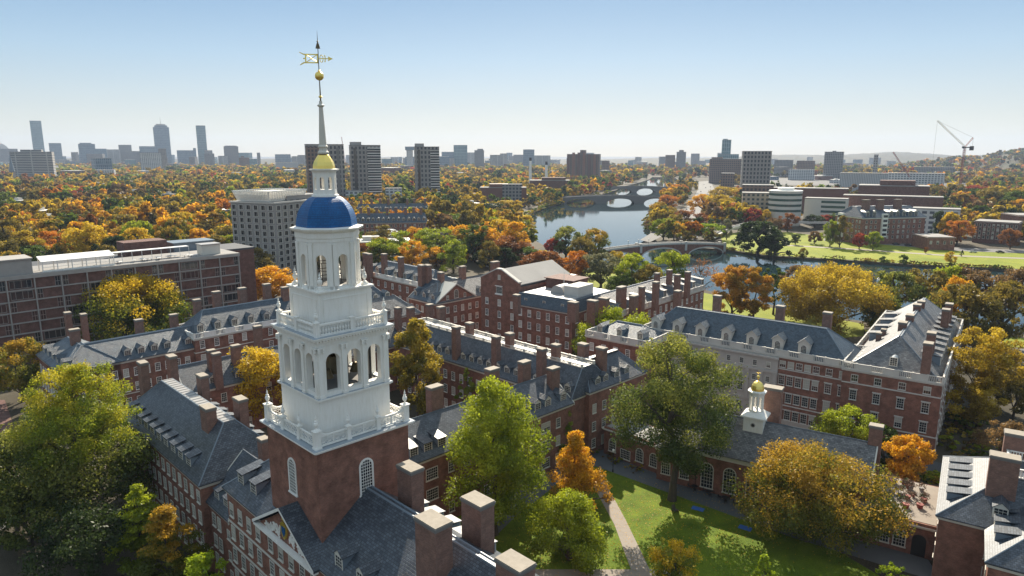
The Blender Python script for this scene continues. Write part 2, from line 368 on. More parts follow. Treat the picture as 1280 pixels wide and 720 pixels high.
def wing(name, label, O, az, L, W, ze, zr, r=None, e0=None, e1=None, g0=False, g1=False, wins=(), dorms=(), chims=(), bal=False,
         slate='slate', wall='brick', trim='cream', ov=0.45, deckmat=None, z0=0.0, flat=False, corn=.45, bands=(), cat='building', group=None, deckbal=False, csz=(1.9, 1.3), kind_d='gable', parapet=0.0):
    """O = left front eave corner; x along az, y to its left"""
    rot = R(90 - az); root = empty(name, O, rot, label, cat, group)
    if bal: ov = -.45
    r = W / 2 if r is None else r; e0 = r * .8 if e0 is None else e0; e1 = r * .8 if e1 is None else e1
    if g0: e0 = 0
    if g1: e1 = 0
    wl = MB()
    if flat:
        wl.box(0, L, 0, W, z0, ze + parapet)
    else:
        wl.box(0, L, 0, W, z0, ze)
        for g, x0, x1 in ((g0, 0, .35), (g1, L - .35, L)):
            if g: wl.add([(x0, 0, ze), (x1, 0, ze), (x1, W, ze), (x0, W, ze), (x0, r, zr), (x1, r, zr), (x1, W - r, zr), (x0, W - r, zr)],
                         [(0, 3, 7, 4), (1, 5, 6, 2), (4, 7, 6, 5)])
    wl.build('wall', M[wall], root)
    if flat:
        d = MB(); d.box(.35, L - .35, .35, W - .35, ze + parapet - .0, ze + parapet + .06); d.build('roof', M[deckmat or 'grey_roof'], root)
    else:
        d = MB(); o0 = 0.25 if g0 else ov; o1 = .25 if g1 else ov
        zb = ze + .02
        a = [(-o0, -ov, zb), (L + o1, -ov, zb), (L + o1, W + ov, zb), (-o0, W + ov, zb)]
        t = [((e0 if not g0 else -o0), r, zr), (L - (e1 if not g1 else -o1), r, zr), (L - (e1 if not g1 else -o1), W - r, zr), ((e0 if not g0 else -o0), W - r, zr)]
        b = [(x, y, z + .18) for x, y, z in a]; t2 = [(x, y, z + .18) for x, y, z in t]
        fs = [(0, 3, 2, 1), (0, 1, 5, 4), (1, 2, 6, 5), (2, 3, 7, 6), (3, 0, 4, 7), (4, 5, 9, 8), (6, 7, 11, 10)]
        vs_ = a + b + t2
        if not g1: fs.append((5, 6, 10, 9))
        if not g0: fs.append((7, 4, 8, 11))
        if W - 2 * r > .3: fs.append((8, 9, 10, 11))
        d.add(vs_, fs, 0)
        # ridge and hip cappings
        dm = [M[slate], M['copper']]
        pts = [Vector(p) for p in t2]
        for i, j in ((0, 1), (3, 2)): d.tube(pts[i], pts[j], .13, n=5, mi=1)
        if not g0: d.tube(Vector(b[0]), pts[0], .1, n=5, mi=1); d.tube(Vector(b[3]), pts[3], .1, n=5, mi=1)
        if not g1: d.tube(Vector(b[1]), pts[1], .1, n=5, mi=1); d.tube(Vector(b[2]), pts[2], .1, n=5, mi=1)
        d.build('roof', dm, root)
        if deckmat and W - 2 * r > .5:
            dk = MB(); dk.box(e0 + .1, L - e1 - .1, r + .1, W - r - .1, zr + .2, zr + .3)
            n = int((L - e0 - e1) / 1.2)
            for i in range(n): x = e0 + (i + .5) * (L - e0 - e1) / n; dk.box(x - .04, x + .04, r + .1, W - r - .1, zr + .3, zr + .38)
            dk.build('roof_deck', M[deckmat], root)
        if deckbal:
            bb = MB()
            for T, ln in ((AZT((e0, r, zr + .2)), L - e0 - e1), (AZT((e0, W - r, zr + .2)), L - e0 - e1), (AZT((e0, r, zr + .2)) @ rz(R(90)), W - 2 * r)): balustrade_mb(ln, 1.35 if W > 20 else .7, 3.2, mb=bb, T=T)
            bb.build('balustrade', M['white' if W > 20 else 'cream'], root)
        # gable verge boards
        if g0 or g1:
            vb = MB()
            for g, x0, x1 in ((g0, -o0 - .06, -o0 + .14), (g1, L + o1 - .14, L + o1 + .06)):
                if not g: continue
                for ya, yb in ((-ov, r), (W + ov, W - r)):
                    vb.add([(x0, ya, zb - .3), (x1, ya, zb - .3), (x1, yb, zr - .3), (x0, yb, zr - .3), (x0, ya, zb + .24), (x1, ya, zb + .24), (x1, yb, zr + .24), (x0, yb, zr + .24)],
                           [(0, 1, 2, 3), (4, 5, 6, 7), (0, 1, 5, 4), (1, 2, 6, 5), (2, 3, 7, 6), (3, 0, 4, 7)])
            vb.build('verge_board', M[trim], root)
    if corn:
        c = MB(); k = .18; z1 = ze - .01 if not flat else ze + .1
        zc = z1 - corn
        for (p, a0, a1, b0, b1) in ((0, k, 0, -k, 0), ):
            c.box(-k, L + k, -k, -.002, zc, z1); c.box(-k, L + k, W + .002, W + k, zc, z1); c.box(-k, -.002, 0, W, zc, z1); c.box(L + .002, L + k, 0, W, zc, z1)
            c.box(-k - .14, L + k + .14, -k - .14, -k, z1 - .18, z1); c.box(L + k, L + k + .14, -k, W + k, z1 - .18, z1); c.box(-k - .14, -k, -k, W + k, z1 - .18, z1)
        c.build('cornice', M[trim], root)
    for zb_ in bands:
        c = MB(); k = .1; c.box(-k, L + k, -k, -.002, zb_, zb_ + .25); c.box(L + .002, L + k, 0, W, zb_, zb_ + .25); c.box(-k, -.002, 0, W, zb_, zb_ + .25)
        c.build('string_course', M[trim], root)
    if bal:
        zb_ = ze + (.02 if not flat else .05); bb = MB(); ii = .05
        for T, ln in ((AZT((0, -ii, zb_)), L), (AZT((L + ii, 0, zb_)) @ rz(R(90)), W), (AZT((-ii, 0, zb_)) @ rz(R(90)), W), (AZT((0, W + ii, zb_)), L)):
            balustrade_mb(ln, 1.35, 2.6, solid=True, mb=bb, T=T)
        bb.build('balustrade', M[bal if isinstance(bal, str) else 'white'], root)
    def side(s, t, off=0.0):
        return {'f': ((t, -off), 0.0), 'r': ((L + off, t), R(90)), 'b': ((L - t, W + off), R(180)), 'l': ((-off, W - t), R(-90))}[s]
    for spec in wins:                # (side, kind, n or list, zlist[, x0, x1])
        s, kd, nx, zs = spec[:4]
        Ls = L if s in 'fb' else W
        x0, x1 = (spec[4], spec[5]) if len(spec) > 5 else (0, Ls)
        xs = nx if isinstance(nx, (list, tuple)) else [x0 + (x1 - x0) * (i + .5) / nx for i in range(nx)]
        for z in zs:
            for x in xs:
                (a, b), ro = side(s, x, .01); window(kd, root, (a, b, z), ro)
    for spec in dorms:               # (side, n or list, zsill above eave, width, height[, x0, x1])
        s, nx, zs, wd, ht = spec[:5]; kd = spec[7] if len(spec) > 7 else kind_d
        Ls = L if s in 'fb' else W
        x0, x1 = (spec[5], spec[6]) if len(spec) > 6 else (0, Ls)
        xs = nx if isinstance(nx, (list, tuple)) else [x0 + (x1 - x0) * (i + .5) / nx for i in range(nx)]
        run = r if s in 'fb' else (e0 if s == 'l' else e1)
        tn = (zr - ze) / run; yi = zs / tn
        dd = (ht + (wd * .42 if kd == 'gable' else .5)) / tn + .3
        for x in xs:
            if kd == 'ped': me = ped_dormer(M[slate])
            else: me = dormer_mesh(kd, wd, ht, dd, M[slate])
            (a, b), ro = side(s, x, -yi); o = put(me[0], 'dormer', root, (a, b, ze + .1 + zs), ro)
            if kd == 'ped': wdw = put(me[1], 'window', o, (0, 0, .25)); pn = put(me[2], 'pane', o, (0, 0, .25))
            else: link('window', me[1], o); link('pane', me[2], o)
    for c in chims:
        px, py, zt = c[:3]; sx, sy = (c[3], c[4]) if len(c) > 4 else csz
        zb_ = ze - .5 if len(c) < 6 else c[5]
        chimney(root, O, rot, px, py, zt, sx, sy, zb=zb_)
    return root
# ================================================================== ground, river, streets
def ngon(name, pts, z, mat, kind='structure', skirt=None):
    n = len(pts); vs_ = [(p[0], p[1], z) for p in pts]
    a = sum(pts[i][0] * pts[(i + 1) % n][1] - pts[(i + 1) % n][0] * pts[i][1] for i in range(n))
    f = list(range(n)) if a > 0 else list(range(n - 1, -1, -1))
    b = MB().add(vs_, [tuple(f)])
    if skirt is not None:
        for i in range(n):
            p, q = pts[i], pts[(i + 1) % n]
            b.add([(p[0], p[1], z), (q[0], q[1], z), (q[0], q[1], skirt), (p[0], p[1], skirt)], [(0, 1, 2, 3)])
    return tag(b.build(name, mat), kind=kind)
near_bank = [un(*p) for p in [(1500, 432), (1300, 416), (1180, 412), (1050, 398), (960, 380), (880, 362), (800, 345), (740, 330), (690, 312), (664, 298), (657, 284), (659, 270), (680, 260), (710, 252), (735, 247), (765, 240), (780, 233), (800, 228), (812, 224), (815, 221.5)]]
far_bank = [un(*p) for p in [(842, 221.5), (850, 226), (850, 231), (845, 238), (836, 244), (826, 252), (816, 262), (811, 275), (813, 292), (825, 306), (905, 312), (960, 320), (1040, 324), (1140, 331), (1240, 336), (1300, 338), (1500, 345)]]
landN = [Vector((-20000, -900)), Vector((20000, -900)), Vector((20000, 30)), Vector((2500, 90))] + near_bank + [Vector((near_bank[-1].x, 30000)), Vector((-20000, 30000))]
landS = [Vector((near_bank[-1].x, 30000)), near_bank[-1]] + far_bank + [Vector((2500, 300)), Vector((20000, 340)), Vector((20000, 30000))]
g = MB()
for pts in (landN, landS):
    n = len(pts); a = sum(pts[i][0] * pts[(i + 1) % n][1] - pts[(i + 1) % n][0] * pts[i][1] for i in range(n))
    o = list(range(n)) if a > 0 else list(range(n - 1, -1, -1))
    g.add([(p[0], p[1], 0) for p in pts], [tuple(o)])
    for i in range(n):
        p, q = pts[i], pts[(i + 1) % n]
        if max(abs(p[0]), abs(q[0])) < 3000 and max(p[1], q[1]) < 6000: g.add([(p[0], p[1], 0), (q[0], q[1], 0), (q[0], q[1], -3), (p[0], p[1], -3)], [(0, 1, 2, 3)])
tag(g.build('ground', M['land']), kind='structure')
wm, wn, wb = newmat('river_water')
wb.inputs['Base Color'].default_value = (0.012, 0.03, 0.035, 1); wb.inputs['Roughness'].default_value = 0.045; wb.inputs['IOR'].default_value = 1.34
tc = N(wn, 'ShaderNodeTexCoord'); no = N(wn, 'ShaderNodeTexNoise'); no.inputs['Scale'].default_value = 0.35; no.inputs['Detail'].default_value = 4
wn.links.new(tc.outputs['Object'], no.inputs['Vector']); bp = N(wn, 'ShaderNodeBump'); bp.inputs['Strength'].default_value = 0.06; bp.inputs['Distance'].default_value = 0.1
wn.links.new(no.outputs['Fac'], bp.inputs['Height']); wn.links.new(bp.outputs[0], wb.inputs['Normal'])
tag(MB().add([(-200, 120, -1.2), (3000, 60, -1.2), (3000, 3000, -1.2), (-200, 3000, -1.2)], [(0, 1, 2, 3)]).build('river', wm), kind='structure')
def sheet(name, px, z, mat, kind='structure'): return ngon(name, [un(*p) for p in px], z, M[mat], kind)
sheet('courtyard_lawn', [(560, 640), (700, 560), (752, 560), (990, 655), (1100, 720), (1120, 900), (500, 900)], .02, 'lawn')
sheet('courtyard_path', [(716, 545), (775, 560), (1010, 652), (1160, 700), (1180, 730), (990, 672), (745, 583), (715, 590), (640, 650), (590, 700), (560, 720), (545, 690), (640, 620), (700, 575)], .04, 'bluestone')
sheet('garden_path', [(736, 586), (756, 602), (782, 650), (812, 712), (790, 716), (768, 656), (744, 612), (728, 592)], .055, 'path')
sheet('garden_path', [(640, 712), (850, 712), (858, 726), (620, 726)], .05, 'path')
sheet('brick_forecourt', [(-80, 500), (6, 500), (22, 545), (-80, 600)], .04, 'brick_dark')
sheet('street', [(-100, 640), (60, 610), (60, 640), (-100, 700)], .05, 'road_pale')
sheet('street', [(1060, 560), (1160, 575), (1320, 612), (1320, 640), (1150, 596), (1060, 580)], .03, 'asphalt')
sheet('parkway', [(1100, 424), (1220, 432), (1400, 446), (1400, 462), (1215, 446), (1100, 434)], .05, 'road_pale')
sheet('river_lawn', [(1080, 412), (1200, 418), (1400, 430), (1400, 443), (1210, 430), (1085, 422)], .04, 'bank')
sheet('river_lawn', [(660, 330), (770, 342), (880, 366), (960, 384), (1080, 405), (1080, 420), (1000, 428), (900, 410), (760, 385), (660, 350)], .04, 'bank')
sheet('river_path', [(690, 345), (720, 350), (760, 366), (745, 368), (712, 356), (690, 350)], .06, 'path')
sheet('river_lawn', [(905, 311), (960, 319), (1040, 323.3), (1140, 330), (1240, 335), (1400, 340), (1400, 322), (1280, 317), (1180, 313), (1060, 300), (985, 290), (900, 292)], .05, 'bank')
sheet('river_path', [(980, 306), (1060, 310.5), (1180, 318.5), (1400, 327), (1400, 328.6), (1180, 320), (1060, 311.8), (980, 307.2)], .09, 'path')
sheet('riverside_road', [(1030, 298), (1100, 302), (1200, 310), (1400, 316.5), (1400, 320.5), (1200, 314), (1100, 305.5), (1030, 301)], .1, 'road_pale')
sheet('expressway', [(846, 275), (868, 278), (905, 262), (900, 248), (893, 236), (888, 226), (874, 227), (873, 236), (866, 250), (856, 262)], .08, 'road_pale')
sheet('expressway', [(855, 262), (845, 272), (800, 300), (812, 303), (860, 280)], .06, 'asphalt')
sheet('railyard', [(925, 222), (1200, 226), (1210, 232), (925, 231)], .08, 'asphalt')

# ================================================================== the near courts of brick houses
S, T_ = 135.5, 45.5
w1L = 37.0
def shift(O, az, d):
    a = R(az); return Vector((O[0] + math.sin(a) * d, O[1] + math.cos(a) * d))
# long south-west wing (left of the tower)
N1 = un(251, 607, 14); O1 = shift(N1, S, -w1L)
wing('brick_hall', 'long brick house with a long row of shed dormers left of the white tower', O1, S, w1L, 13, 14, 20.3, r=5.6, e0=5, e1=4.6,
     wins=[('f', 's', 15, [1.4, 4.6, 7.8, 11.0]), ('r', 's', 2, [4.6, 7.8])], dorms=[('f', 10, .5, 1.75, 1.8, 1.0, 33, 'shed'), ('b', 9, .7, 1.5, 1.4, 2, 34, 'shed')], deckmat='metal_roof',
     chims=[(178, 452, 23.4, 2.2, 1.3), (214, 444, 23.6, 2.2, 1.3), (252.5, 468, 23, 2.2, 1.3), (259.6, 507.5, 22.6, 2.6, 1.5), (300, 497, 22.6, 2.4, 1.4), (329, 547, 20.5, 1.5, 1.2)], bands=(3.9,))
# main front with tower
ZE4 = 16.4
O4 = un(283, 610, ZE4)
# low link between
wing('brick_link', 'low brick link with two dormers between the long wing and the tower front', shift(shift(N1, S, .02), T_, .9), S, 7.6, 11, 11.2, 17.2, r=5.5, g0=True, g1=True,
     wins=[('f', 's', [1.6, 3.4], [2.0, 5.0, 8.2]), ('f', 'sm', [6.6], [2.0, 5.0, 8.2])], dorms=[('f', [2.0, 5.2], .5, 1.5, 1.7, 0, 8, 'shed')], chims=[])
L4 = 62.0; W4 = 15.0
main = wing('tower_front_house', 'large brick house under the tower with a carved white pediment and a dark slate roof', O4, S, L4, W4, ZE4, 22.2, r=7.2, e0=6.2, e1=5,
     wins=[('f', 's', 4, [12.9, 9.6, 6.3, 3.0], 0, 10.6), ('f', 's', 5, [12.9, 9.6, 6.3, 3.0], 11.4, 24.6), ('f', 's', 11, [12.9, 9.6, 6.3, 3.0], 26, 61)],
     dorms=[('f', [2.6, 6.4], .8, 1.6, 1.8, 0, 9, 'shed'), ('f', [27.8, 32, 36.2, 40.4, 44.6], .5, 1.5, 1.8, 0, 9, 'gable'), ('b', 12, .6, 1.7, 1.5, 24, 60, 'shed')],
     chims=[(512.5, 582, 25.6, 2.7, 1.7), (541.5, 648, 26.0, 3.2, 2.0), (597, 623, 25.2, 3.0, 1.9), (644, 700, 25.2, 3.0, 1.9)], bands=(11.7, 8.4, 5.1))
# pediment on the front
pd = MB(); px0, px1 = 11.2, 24.8; pm = (px0 + px1) / 2; pz = ZE4 + 4.3
pd.slab([(px0, ZE4 - .05), (px1, ZE4 - .05), (pm, pz - .3)], -.5, 5.5, 0)
pd.build('pediment_wall', M['brick'], main)
pr_ = MB()
for s_ in (-1, 1):
    xa = pm + s_ * (px1 - pm + .7)
    pr_.add([(xa, -1.15, ZE4 - .1), (pm, -1.15, pz), (pm, 7.0, pz), (xa, 7.0, ZE4 - .1), (xa, -1.15, ZE4 + .2), (pm, -1.15, pz + .3), (pm, 7.0, pz + .3), (xa, 7.0, ZE4 + .2)],
            [(4, 5, 6, 7), (3, 2, 1, 0), (2, 3, 7, 6), (0, 3, 7, 4)], 0)
    pr_.add([(xa, -1.17, ZE4 - .15), (pm, -1.17, pz - .05), (pm, -1.17, pz + .34), (xa, -1.17, ZE4 + .24)], [(0, 1, 2, 3)], 1)
    pr_.add([(xa - s_ * .6, -.95, ZE4 - .1), (pm, -.95, pz - .36), (pm, -.52, pz - .36), (xa - s_ * .6, -.52, ZE4 - .1)], [(0, 1, 2, 3)], 1)
pr_.build('pediment_roof', [M['slate'], M['white']], main)
b = MB(); b.box(px0 - .6, px1 + .6, -1.1, -.5, ZE4 - .4, ZE4 - .06); b.build('pediment_cornice', M['white'], main)
# carved scrollwork and gilt shield in the tympanum
cv = MB()
for i in range(64):
    t = random.uniform(-1, 1); x = pm + t * 5.0; zm = (1 - abs(t)) * 3.0 + .25; z = ZE4 + .35 + random.random() * max(.1, zm - .6)
    if abs(x - pm) < 1.0: continue
    s_ = random.uniform(.14, .3); a = random.uniform(0, 3.1)
    cv.at(AZT((x, -.56, z)) @ Matrix.Rotation(a, 4, 'Y')).box(-s_ * 1.7, s_ * 1.7, -.06, .05, -s_ * .4, s_ * .4)
cv.at(Matrix.Identity(4)); cv.build('carving', M['white'], main)
sh = MB(); sh.slab([(pm - .75, ZE4 + 2.4), (pm - .75, ZE4 + 1.4), (pm - .4, ZE4 + .75), (pm, ZE4 + .5), (pm + .4, ZE4 + .75), (pm + .75, ZE4 + 1.4), (pm + .75, ZE4 + 2.4), (pm, ZE4 + 2.75)], -.72, -.5)
sh.slab([(pm - .3, ZE4 + 3.2), (pm - .45, ZE4 + 2.8), (pm + .45, ZE4 + 2.8), (pm + .3, ZE4 + 3.2)], -.7, -.5)
sh.build('gilt_shield', M['gold'], main)
sh = MB(); sh.slab([(pm - .42, ZE4 + 2.1), (pm - .42, ZE4 + 1.4), (pm, ZE4 + .85), (pm + .42, ZE4 + 1.4), (pm + .42, ZE4 + 2.1)], -.76, -.721); sh.build('shield_field', M['blue'], main)

# south-east court wing W5
O5 = shift(un(517, 580, 12.5), T_, -4)
wing('brick_range', 'slate roofed brick range right of the tower, half hidden by the tall green tree', O5, T_, 42, 11.5, 12.5, 17.0, r=5.75, g0=True, g1=True,
     wins=[('f', 'wide', [7.5, 20, 34.5], [1.6, 5.2, 8.8]), ('f', 's', [3, 11.5, 15, 24, 28, 31, 38], [1.6, 5.2, 8.8])],
     dorms=[('f', [4.6, 7.4, 10.2], .5, 1.6, 1.7, 0, 9, 'shed'), ('f', [30.2, 33, 35.8, 40.2], .5, 1.6, 1.7, 0, 9, 'gable')],
     chims=[(543, 482, 21.2, 2.6, 1.6), (615, 460, 20.8, 2.4, 1.6), (655.5, 451, 20.8, 2.2, 1.5), (691.7, 459, 19.4, 2.2, 1.5)], slate='slate')
# W6 long bar
O6 = un(498, 431, 13)
P6 = un(713, 500, 13); L6 = (P6 - O6).length
wing('balustraded_range', 'long brick range across the court with a pale balustraded roof deck and paired chimneys', O6, S - 1.0, L6, 13, 13, 18.0, r=4.6, e0=1, e1=1,
     wins=[('f', 'w', 20, [1.6, 5.2, 8.8])], dorms=[('f', 20, .7, 1.5, 1.6)], deckmat='metal_roof', deckbal=True,
     chims=[(570, 408, 21.5, 1.6, 1.4), (587, 403, 21.5, 1.6, 1.4), (620, 420, 21.5, 1.6, 1.4), (637, 416, 21.5, 1.6, 1.4), (677, 435, 21.5, 1.6, 1.4), (695, 430, 21.5, 1.6, 1.4), (497, 384, 21, 1.5, 1.3), (480, 388, 21, 1.5, 1.3)])
# pavilion at the end of W6
N6 = un(737, 491, 13.6)
wing('corner_pavilion', 'hip roofed brick corner pavilion with two chimneys beside the elm tree', shift(N6, S, -9), S, 9, 19, 13.6, 18.6, r=4.5, e0=5, e1=5, slate='slate',
     wins=[('r', 's', 6, [1.6, 5.2, 9.0])], dorms=[('r', [3.2, 5.8, 9.5, 13], .5, 1.5, 1.6)],
     chims=[(729, 429, 21.0, 2.0, 1.4), (752, 434, 21.0, 2.0, 1.4)])
# low arcade link between the pavilion and the dining hall
OL = shift(N6, T_, 3.5)
wing('low_arcade', 'low flat roofed brick arcade with a white parapet rail and arched windows beside the elm', shift(OL, S, 1.2), S, 21, 7, 5.4, 6, flat=True, deckmat='grey_roof', corn=.3, parapet=.5,
     wins=[('f', 'arch2', [2.2, 8.8, 12, 15.2], [1.2]), ('f', 'wide', [5.4], [.6])], bal=False)
# dining hall
OH = un(872, 562, 7.7); PH = un(1087, 611, 7.7); LH = (PH - OH).length; azH = math.degrees(math.atan2(PH.x - OH.x, PH.y - OH.y))
hall = wing('dining_hall', 'single storey brick hall with tall arched windows under a broad grey slate roof', OH, azH, LH, 12.5, 7.7, 12.9, r=6.25, e0=3, g1=True, trim='cream', corn=.9,
     wins=[('f', 'arch', 7, [.9])], slate='slate_grey', chims=[(1096, 531, 16.2, 2.0, 1.5)], ov=.6)
wing('service_house', 'low service block hidden behind the elm tree', shift(OH, azH, -7.5), azH, 7.0, 10, 6.4, 9.5, r=5, g0=True, g1=True, slate='slate_grey', wins=[('f', 'arch2', 2, [1.5])])
# brick chimney stack behind cupola
st = un(967, 484, 18.5)
b_, c_ = chimney_mesh(3.2, 2.0, 12.0); stack = empty('chimney_stack', st, R(90 - azH), 'broad brick chimney stack standing just behind the gold domed cupola', 'chimney')
put(b_, 'shaft', stack, (0, 0, 6.6)); put(c_, 'cap', stack, (0, 0, 6.6)); q = MB(); q.cbox(0, 0, 0, 3.6, 2.4, 6.6); q.build('base', M['brick'], stack)
# cupola
cz = 12.4; cc = un(944, 527, 12.9)
cup = empty('roof_cupola', cc, R(90 - azH), 'small white cupola with a gold dome and gold finial on the hall roof', 'cupola', z=cz)
k = MB(); k.cbox(0, 0, -2.2, 3.4, 3.4, 3.9); k.build('base', M['white'], cup)
k = MB(); k.cbox(0, 0, 1.7, 4.3, 4.3, .22); k.add([(-2.1, -2.1, 1.95), (2.1, -2.1, 1.95), (2.1, 2.1, 1.95), (-2.1, 2.1, 1.95), (-1.2, -1.2, 2.6), (1.2, -1.2, 2.6), (1.2, 1.2, 2.6), (-1.2, 1.2, 2.6)], [(0, 1, 5, 4), (1, 2, 6, 5), (2, 3, 7, 6), (3, 0, 4, 7), (4, 5, 6, 7)]); k.lathe([(1.35, 2.6), (1.35, 2.9)], 8, rot=R(22.5)); k.build('base_cornice', M['white'], cup)
for i in range(8):
    a = R(22.5 + 45 * i); k = MB(); k.lathe([(.17, 2.9), (.15, 5.5)], 8, 1.1 * math.cos(a), 1.1 * math.sin(a)); k.build('column', M['white'], cup)
k = MB(); k.lathe([(1.3, 5.5), (1.3, 6.1), (1.65, 6.15), (1.65, 6.4), (1.2, 6.5)], 8, rot=R(22.5)); k.build('entablature', M['white'], cup)
k = MB(); k.lathe([(1.15, 6.5), (1.13, 6.9), (1.0, 7.4), (.7, 7.85), (.35, 8.1), (.1, 8.2)], 20); k.build('dome', M['gold'], cup)
k = MB(); k.lathe([(.08, 8.2), (.07, 8.6), (.25, 8.75), (.3, 8.95), (.2, 9.15), (.05, 9.25), (.04, 9.9), (.01, 10.4)], 10); k.box(-.38, .38, -.04, .04, 9.6, 9.7); k.box(-.04, .04, -.38, .38, 9.5, 9.6); k.build('finial', M['gold'], cup)
k = MB(); k.lathe([(.42, 0), (.42, .06)], 16); o = k.build('oculus', M['stone'], cup); o.location = (0, -1.71, .4); o.rotation_euler = (R(90), 0, 0)
k = MB(); k.lathe([(.28, 0), (.28, .05)], 16); o2 = k.build('vent', M['black'], o); o2.location = (0, 0, .04)
# terrace building
OT = un(1093, 640, 5.4); PT = un(1172, 660, 5.4)
azT = math.degrees(math.atan2(PT.x - OT.x, PT.y - OT.y))
terr = wing('terrace_arcade', 'low brick arcade with a planted roof terrace between the hall and the corner house', shift(OT, azT, -3), azT, (PT - OT).length + 3.2, 15, 4.9, 5, flat=True, deckmat='path', corn=.35, parapet=.55, wall='brick',
     wins=[('f', 'arch2', [4.5, 6.7], [1.0])], trim='cream')
Lt = (PT - OT).length
# black panels stand in for the shade inside the arcade's arches
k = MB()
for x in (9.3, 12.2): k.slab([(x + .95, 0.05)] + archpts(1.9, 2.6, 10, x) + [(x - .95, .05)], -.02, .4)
k.build('archway_shade', M['black'], terr)
k = MB()
for x in (9.3, 12.2):
    pts = archpts(2.0, 2.6, 10, x); pto = archpts(2.5, 2.6, 10, x)
    for i in range(10): k.add([(pts[i][0], -.08, pts[i][1]), (pts[i + 1][0], -.08, pts[i + 1][1]), (pto[i + 1][0], -.08, pto[i + 1][1]), (pto[i][0], -.08, pto[i][1])], [(0, 1, 2, 3)])
k.build('arch_trim', M['brick_chimney'], terr)
# corner house W7, bottom right
O7 = un(1174, 645, 10.6)
w7 = wing('corner_house', 'brick corner house at the right edge with white roof balustrade and a small gabled dormer', O7, 124, 26, 22, 10.6, 15.4, r=7.5, e0=7.5, e1=6, slate='slate',
     wins=[('f', 's', [6.2, 11, 16], [6.7, 3.0]), ('l', 's', 4, [6.5, 3.2])], dorms=[('f', [6.8], .8, 1.7, 1.8, 0, 9, 'gable'), ('l', 5, .4, 1.8, 1.5, 3.5, 18.5, 'shed')], deckbal=True,
     chims=[(1257, 569, 19.5, 3.4, 2.0), (1274, 541, 19.5, 3.4, 2.0)], corn=.4)
# house at the bottom right corner W10
O10 = un(1236, 704, 10.4)
wing('slate_house', 'slate roofed house cut off by the bottom right corner of the picture', O10, 124, 20, 26, 10.4, 14.6, r=6, e0=6, e1=5, slate='slate',
     wins=[('l', 's', 4, [6.2, 3.0])], dorms=[('l', 6, .4, 1.8, 1.5, 2, 22, 'shed')])

# upper left block
NA = un(76, 467, 12.4)
wing('hip_roofed_range', 'hip roofed brick range with four gabled dormers in front of the yellow-green tree', NA, 44, 33, 12, 12.4, 16.6, r=5.6, e0=5, g1=True, slate='slate_blue',
     wins=[('f', 'w', 14, [1.4, 5.0, 8.6]), ('l', 'w', 5, [1.4, 5, 8.6])], dorms=[('f', [14, 17, 20, 23, 28, 30.6, 33.2 - 1], .6, 1.5, 1.6)],
     chims=[(92.5, 411, 20, 2.0, 1.5), (173, 399, 19.6, 1.8, 1.4), (216.5, 392.5, 19.6, 1.8, 1.4)], bands=(4.2,))
wing('side_range', 'brick side range with many small dormers at the far left of the near court', shift(NA, -46, 20), 134, 20, 12, 12.4, 16.6, r=5.6, e0=4, e1=5, slate='slate_blue',
     wins=[('f', 'w', 8, [1.4, 5, 8.6])], dorms=[('f', 5, .6, 1.4, 1.5)], chims=[(84, 390, 20, 1.8, 1.4), (104, 392, 19.5, 1.8, 1.3)])
OB = un(243, 424, 14.8)
wing('balustraded_house', 'taller brick house with a white roof balustrade and five dormers left of the tower', OB, 44, 62, 13, 14.8, 20.2, r=6.2, e0=5, e1=5, slate='slate_blue', bal=True,
     wins=[('f', 'w', 17, [12.2, 8.6, 5.0, 1.6])], dorms=[('f', 14, 1.2, 1.6, 1.7)], bands=(11.0,),
     chims=[(245.7, 374, 22.5, 1.8, 1.4), (270, 364, 23.5, 2.0, 1.5), (302, 359.5, 23.5, 2.0, 1.5), (333, 354.6, 23.5, 2.0, 1.5), (355.5, 358.5, 23.5, 1.8, 1.4)])
# inner court wings between
OC = un(226, 484, 12.6)
wing('inner_court_range', 'low slate roofed range inside the court behind the long wing, beside the golden tree', shift(OC, S, 3), T_, 60, 10.5, 11.8, 16.4, r=5.2, g0=True, e1=5, slate='slate',
     wins=[('f', 's', 12, [1.6, 5.0, 8.4])], dorms=[('f', 10, .5, 1.5, 1.6, 3, 58)],
     chims=[(263.5, 437, 19.3, 1.6, 1.2), (270, 441, 19.3, 1.6, 1.2), (294, 431, 19.3, 1.8, 1.3), (321.5, 407, 19.3, 1.8, 1.3)])
OD = un(452, 470, 12.6)
wing('rear_court_range', 'slate roofed brick range behind the white tower beside the olive tree', shift(un(468, 402, 13), T_, -14), T_, 30, 11, 13, 18.2, r=5.5, g0=True, e1=5, slate='slate_grey',
     wins=[('f', 'w', 8, [1.6, 5.2, 9.0])], dorms=[('f', 7, .5, 1.5, 1.6)], chims=[(513, 384, 20.5, 1.8, 1.4), (537, 380, 20, 1.8, 1.4), (551, 383, 21.5, 1.8, 1.4)])
